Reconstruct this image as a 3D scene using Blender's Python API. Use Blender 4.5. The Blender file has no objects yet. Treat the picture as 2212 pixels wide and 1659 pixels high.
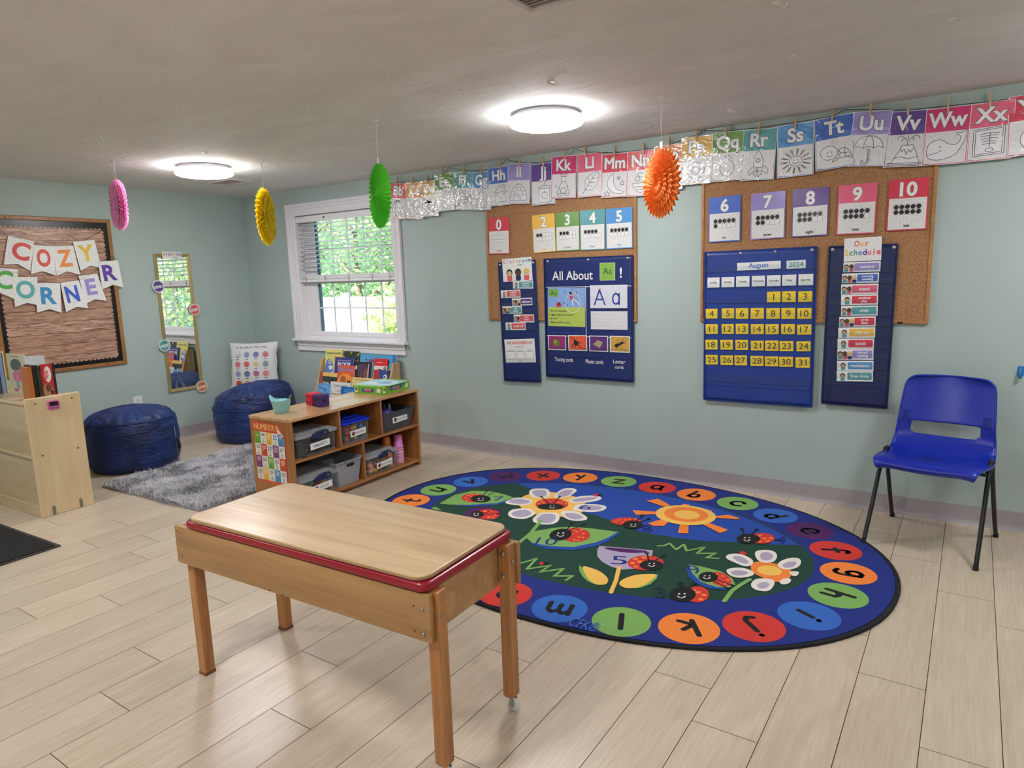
"""A preschool room: alphabet rug, sensory table, cubby shelf, pocket charts and alphabet line."""
ALPHA = {'Bb': [-3.958,2.033,0.183,0.282,-0.119],'Cc': [-3.775,2.021,0.173,0.286,-0.083],'Dd': [-3.62,2.024,0.179,0.275,-0.037],'Ee': [-3.458,2.056,0.192,0.279,0.011],'Ff': [-3.282,2.051,0.177,0.278,-0.073],'Gg': [-3.107,2.035,0.192,0.277,-0.06],'Hh': [-2.944,2.052,0.192,0.275,-0.001],'Ii': [-2.769,2.055,0.195,0.28,-0.07],'Jj': [-2.566,2.032,0.197,0.283,0.003],'Kk': [-2.396,2.061,0.209,0.281,-0.051],'Ll': [-2.197,2.055,0.184,0.283,-0.003],'Mm': [-2.013,2.033,0.188,0.278,-0.038],'Nn': [-1.832,2.027,0.176,0.282,-0.033],'Oo': [-1.644,2.042,0.182,0.275,0.002],'Pp': [-1.465,2.066,0.195,0.283,-0.022],'Qq': [-1.274,2.066,0.178,0.282,-0.015],'Rr': [-1.094,2.055,0.193,0.286,-0.051],'Ss': [-0.891,2.055,0.196,0.288,0.016],'Tt': [-0.689,2.071,0.198,0.277,0.065],'Uu': [-0.516,2.067,0.174,0.281,-0.087],'Vv': [-0.344,2.044,0.185,0.28,-0.062],'Ww': [-0.167,2.035,0.194,0.278,-0.031],'Xx': [0.017,2.033,0.173,0.276,-0.001],'Yy': [0.178,2.044,0.168,0.282,0.038]}
PINS = {'Bb': [-3.945,2.216,-3.95,2.155],'Cc': [-3.773,2.204,-3.777,2.144],'Dd': [-3.62,2.205,-3.625,2.14],'Ee': [-3.464,2.247,-3.469,2.173],'Ff': [-3.256,2.239,-3.26,2.167],'Gg': [-3.096,2.221,-3.099,2.15],'Hh': [-2.924,2.244,-2.927,2.172],'Ii': [-2.754,2.245,-2.757,2.164],'Jj': [-2.555,2.221,-2.557,2.147],'Kk': [-2.381,2.244,-2.383,2.174],'Ll': [-2.225,2.243,-2.226,2.179],'Mm': [-2.008,2.22,-2.009,2.149],'Nn': [-1.807,2.212,-1.807,2.134],'Oo': [-1.635,2.224,-1.635,2.156],'Pp': [-1.458,2.252,-1.465,2.181],'Qq': [-1.279,2.252,-1.285,2.18],'Rr': [-1.088,2.239,-1.094,2.166],'Ss': [-0.891,2.236,-0.895,2.165],'Tt': [-0.7,2.254,-0.704,2.185],'Uu': [-0.516,2.254,-0.519,2.181],'Vv': [-0.342,2.234,-0.343,2.161],'Ww': [-0.166,2.215,-0.167,2.146],'Xx': [0.007,2.216,0.007,2.146]}
STRING = [[-4.029,2.18],[-3.953,2.18],[-3.78,2.167],[-3.627,2.168],[-3.559,2.172],[-3.447,2.203],[-3.409,2.246],[-3.266,2.199],[-3.102,2.179],[-2.93,2.188],[-2.875,2.242],[-2.762,2.201],[-2.559,2.176],[-2.385,2.189],[-2.303,2.245],[-2.228,2.208],[-2.011,2.177],[-1.809,2.17],[-1.637,2.178],[-1.499,2.212],[-1.459,2.213],[-1.422,2.251],[-1.28,2.213],[-1.089,2.206],[-0.891,2.206],[-0.699,2.211],[-0.648,2.255],[-0.515,2.216],[-0.339,2.187],[-0.164,2.181],[0.01,2.173],[0.139,2.174],[0.254,2.17]]
NUM = {'0': [-2.968,1.698,0.188,0.268,-0.021],'2': [-2.575,1.693,0.187,0.266,0.026],'3': [-2.382,1.694,0.189,0.265,0.002],'4': [-2.187,1.693,0.19,0.269,-0.005],'5': [-1.988,1.691,0.192,0.265,0.005],'6': [-1.288,1.702,0.194,0.27,0.008],'7': [-1.035,1.704,0.194,0.267,0.008],'8': [-0.803,1.705,0.193,0.267,0.007],'9': [-0.564,1.705,0.191,0.268,-0.009],'10': [-0.321,1.709,0.186,0.265,-0.005]}
CH = {'jobs': [-2.806,1.056,0.327,0.895,0.023],'aa': [-2.235,1.085,0.689,0.85,-0.002],'cal': [-1.079,1.044,0.647,0.93,0.006],'sch': [-0.528,1.057,0.337,0.9,-0.008]}
JOBS = [['Classroom',-2.81,1.445,0.26,0.168,0.033],["teacher's\nassistant",-2.763,1.334,0.178,0.058,-0.013],['weather\nmonitor',-2.876,1.267,0.176,0.058,0.024],['caboose',-2.775,1.208,0.179,0.055,0.035],['line\nleader',-2.867,1.147,0.177,0.056,0.018],['door\nholder',-2.763,1.085,0.18,0.059,0.014],['week off',-2.84,1.026,0.18,0.058,0.023],['WE HAVE BEEN AT',-2.807,0.841,0.271,0.178,0.051]]
AA = {'letter': [-2.075,1.409,0.115,0.118,-0.009],'poem': [-2.401,1.168,0.301,0.274,-0.014],'trace': [-2.069,1.24,0.28,0.158,0.002],'write': [-2.067,1.078,0.278,0.126,0.003],'apple': [-2.483,0.912,0.151,0.108,0.008],'alligator': [-2.314,0.915,0.151,0.111,0.016],'afghan': [-2.148,0.915,0.146,0.111,0.003],'ant': [-1.987,0.916,0.149,0.113,0.001]}
DAYS = [[-1.348,1.321,0.076,0.062,0.007],[-1.259,1.322,0.078,0.062,0.008],[-1.169,1.324,0.08,0.063,0.009],[-1.077,1.325,0.077,0.062,0.011],[-0.989,1.325,0.078,0.064,0.012],[-0.902,1.326,0.078,0.063,0.013],[-0.811,1.327,0.08,0.064,0.014]]
CAL = {1: [-0.986,1.229,0.077,0.063,0.019],2: [-0.901,1.23,0.077,0.063,0.02],3: [-0.811,1.23,0.076,0.061,0.022],4: [-1.357,1.128,0.074,0.061,0.02],5: [-1.255,1.13,0.076,0.062,0.021],6: [-1.169,1.13,0.076,0.065,0.023],7: [-1.079,1.131,0.078,0.064,0.024],8: [-0.987,1.131,0.077,0.063,0.026],9: [-0.901,1.132,0.078,0.064,0.027],10: [-0.812,1.132,0.077,0.062,0.028],11: [-1.355,1.032,0.077,0.061,0.026],12: [-1.255,1.034,0.075,0.061,0.028],13: [-1.167,1.036,0.077,0.063,0.029],14: [-1.076,1.036,0.076,0.061,0.031],15: [-0.99,1.037,0.076,0.061,0.032],16: [-0.9,1.039,0.077,0.06,0.033],17: [-0.81,1.038,0.078,0.06,0.035],18: [-1.355,0.933,0.077,0.062,0.032],19: [-1.26,0.935,0.077,0.061,0.034],20: [-1.167,0.937,0.076,0.062,0.036],21: [-1.074,0.936,0.076,0.059,0.037],22: [-0.989,0.938,0.078,0.061,0.039],23: [-0.905,0.938,0.078,0.06,0.04],24: [-0.81,0.94,0.078,0.059,0.042],25: [-1.352,0.837,0.077,0.061,0.039],26: [-1.257,0.838,0.079,0.06,0.04],27: [-1.171,0.841,0.076,0.061,0.042],28: [-1.073,0.842,0.077,0.061,0.044],29: [-0.988,0.843,0.078,0.06,0.045],30: [-0.904,0.844,0.078,0.06,0.047],31: [-0.812,0.844,0.079,0.061,0.048]}
MONTH = [-1.078,1.415,0.253,0.046,0.022]
YEAR = [-0.867,1.416,0.105,0.047,0.022]
SCH = [['Our Schedule',-0.524,1.486,0.185,0.127,0.014],['centers',-0.524,1.391,0.184,0.055,0.001],['morning\nmeeting',-0.529,1.33,0.184,0.054,0.005],['snack',-0.53,1.269,0.186,0.056,0.01],['outdoor\nplay',-0.528,1.21,0.185,0.058,0.014],['craft',-0.526,1.149,0.184,0.056,0.018],['circle\ntime',-0.533,1.088,0.184,0.057,0.023],['tidy up',-0.534,1.026,0.187,0.059,0.027],['lunch',-0.536,0.964,0.185,0.057,0.032],['shared\nreading',-0.535,0.903,0.184,0.061,0.037],['meditation',-0.533,0.838,0.186,0.057,0.041],['free time',-0.533,0.778,0.186,0.059,0.045]]
COZY = [['C',[[2.214,1.822],[2.381,1.78],[2.328,1.556],[2.249,1.61],[2.157,1.606]]],['O',[[2.373,1.755],[2.506,1.748],[2.502,1.516],[2.412,1.554],[2.329,1.533]]],['Z',[[2.506,1.748],[2.656,1.755],[2.68,1.522],[2.585,1.55],[2.506,1.516]]],['Y',[[2.656,1.785],[2.823,1.802],[2.85,1.574],[2.765,1.593],[2.686,1.553]]]]
CORNER = [['C',[[2.061,1.588],[2.246,1.569],[2.196,1.346],[2.101,1.403],[2.048,1.395]]],['O',[[2.193,1.514],[2.367,1.509],[2.34,1.294],[2.271,1.315],[2.189,1.288]]],['R',[[2.347,1.465],[2.521,1.459],[2.502,1.224],[2.419,1.259],[2.331,1.235]]],['N',[[2.523,1.46],[2.659,1.477],[2.705,1.247],[2.619,1.265],[2.535,1.227]]],['E',[[2.664,1.513],[2.81,1.527],[2.855,1.301],[2.766,1.318],[2.69,1.283]]],['R',[[2.829,1.625],[2.988,1.637],[3.005,1.408],[2.923,1.431],[2.831,1.397]]]]
CSTR1 = [[2.143,1.873],[2.166,1.864],[2.214,1.822],[2.379,1.765],[2.506,1.748],[2.656,1.755],[2.756,1.801],[2.89,1.879]]
CSTR2 = [[2.061,1.588],[2.243,1.542],[2.287,1.51],[2.364,1.481],[2.521,1.459],[2.659,1.477],[2.751,1.523],[2.833,1.574],[2.865,1.629],[2.95,1.669],[2.988,1.637]]
STICK = [['KIND',3.315,1.405],['HONEST',3.635,1.18],['UNIQUE',3.311,0.876],['LOVED',3.629,0.449]]
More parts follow.
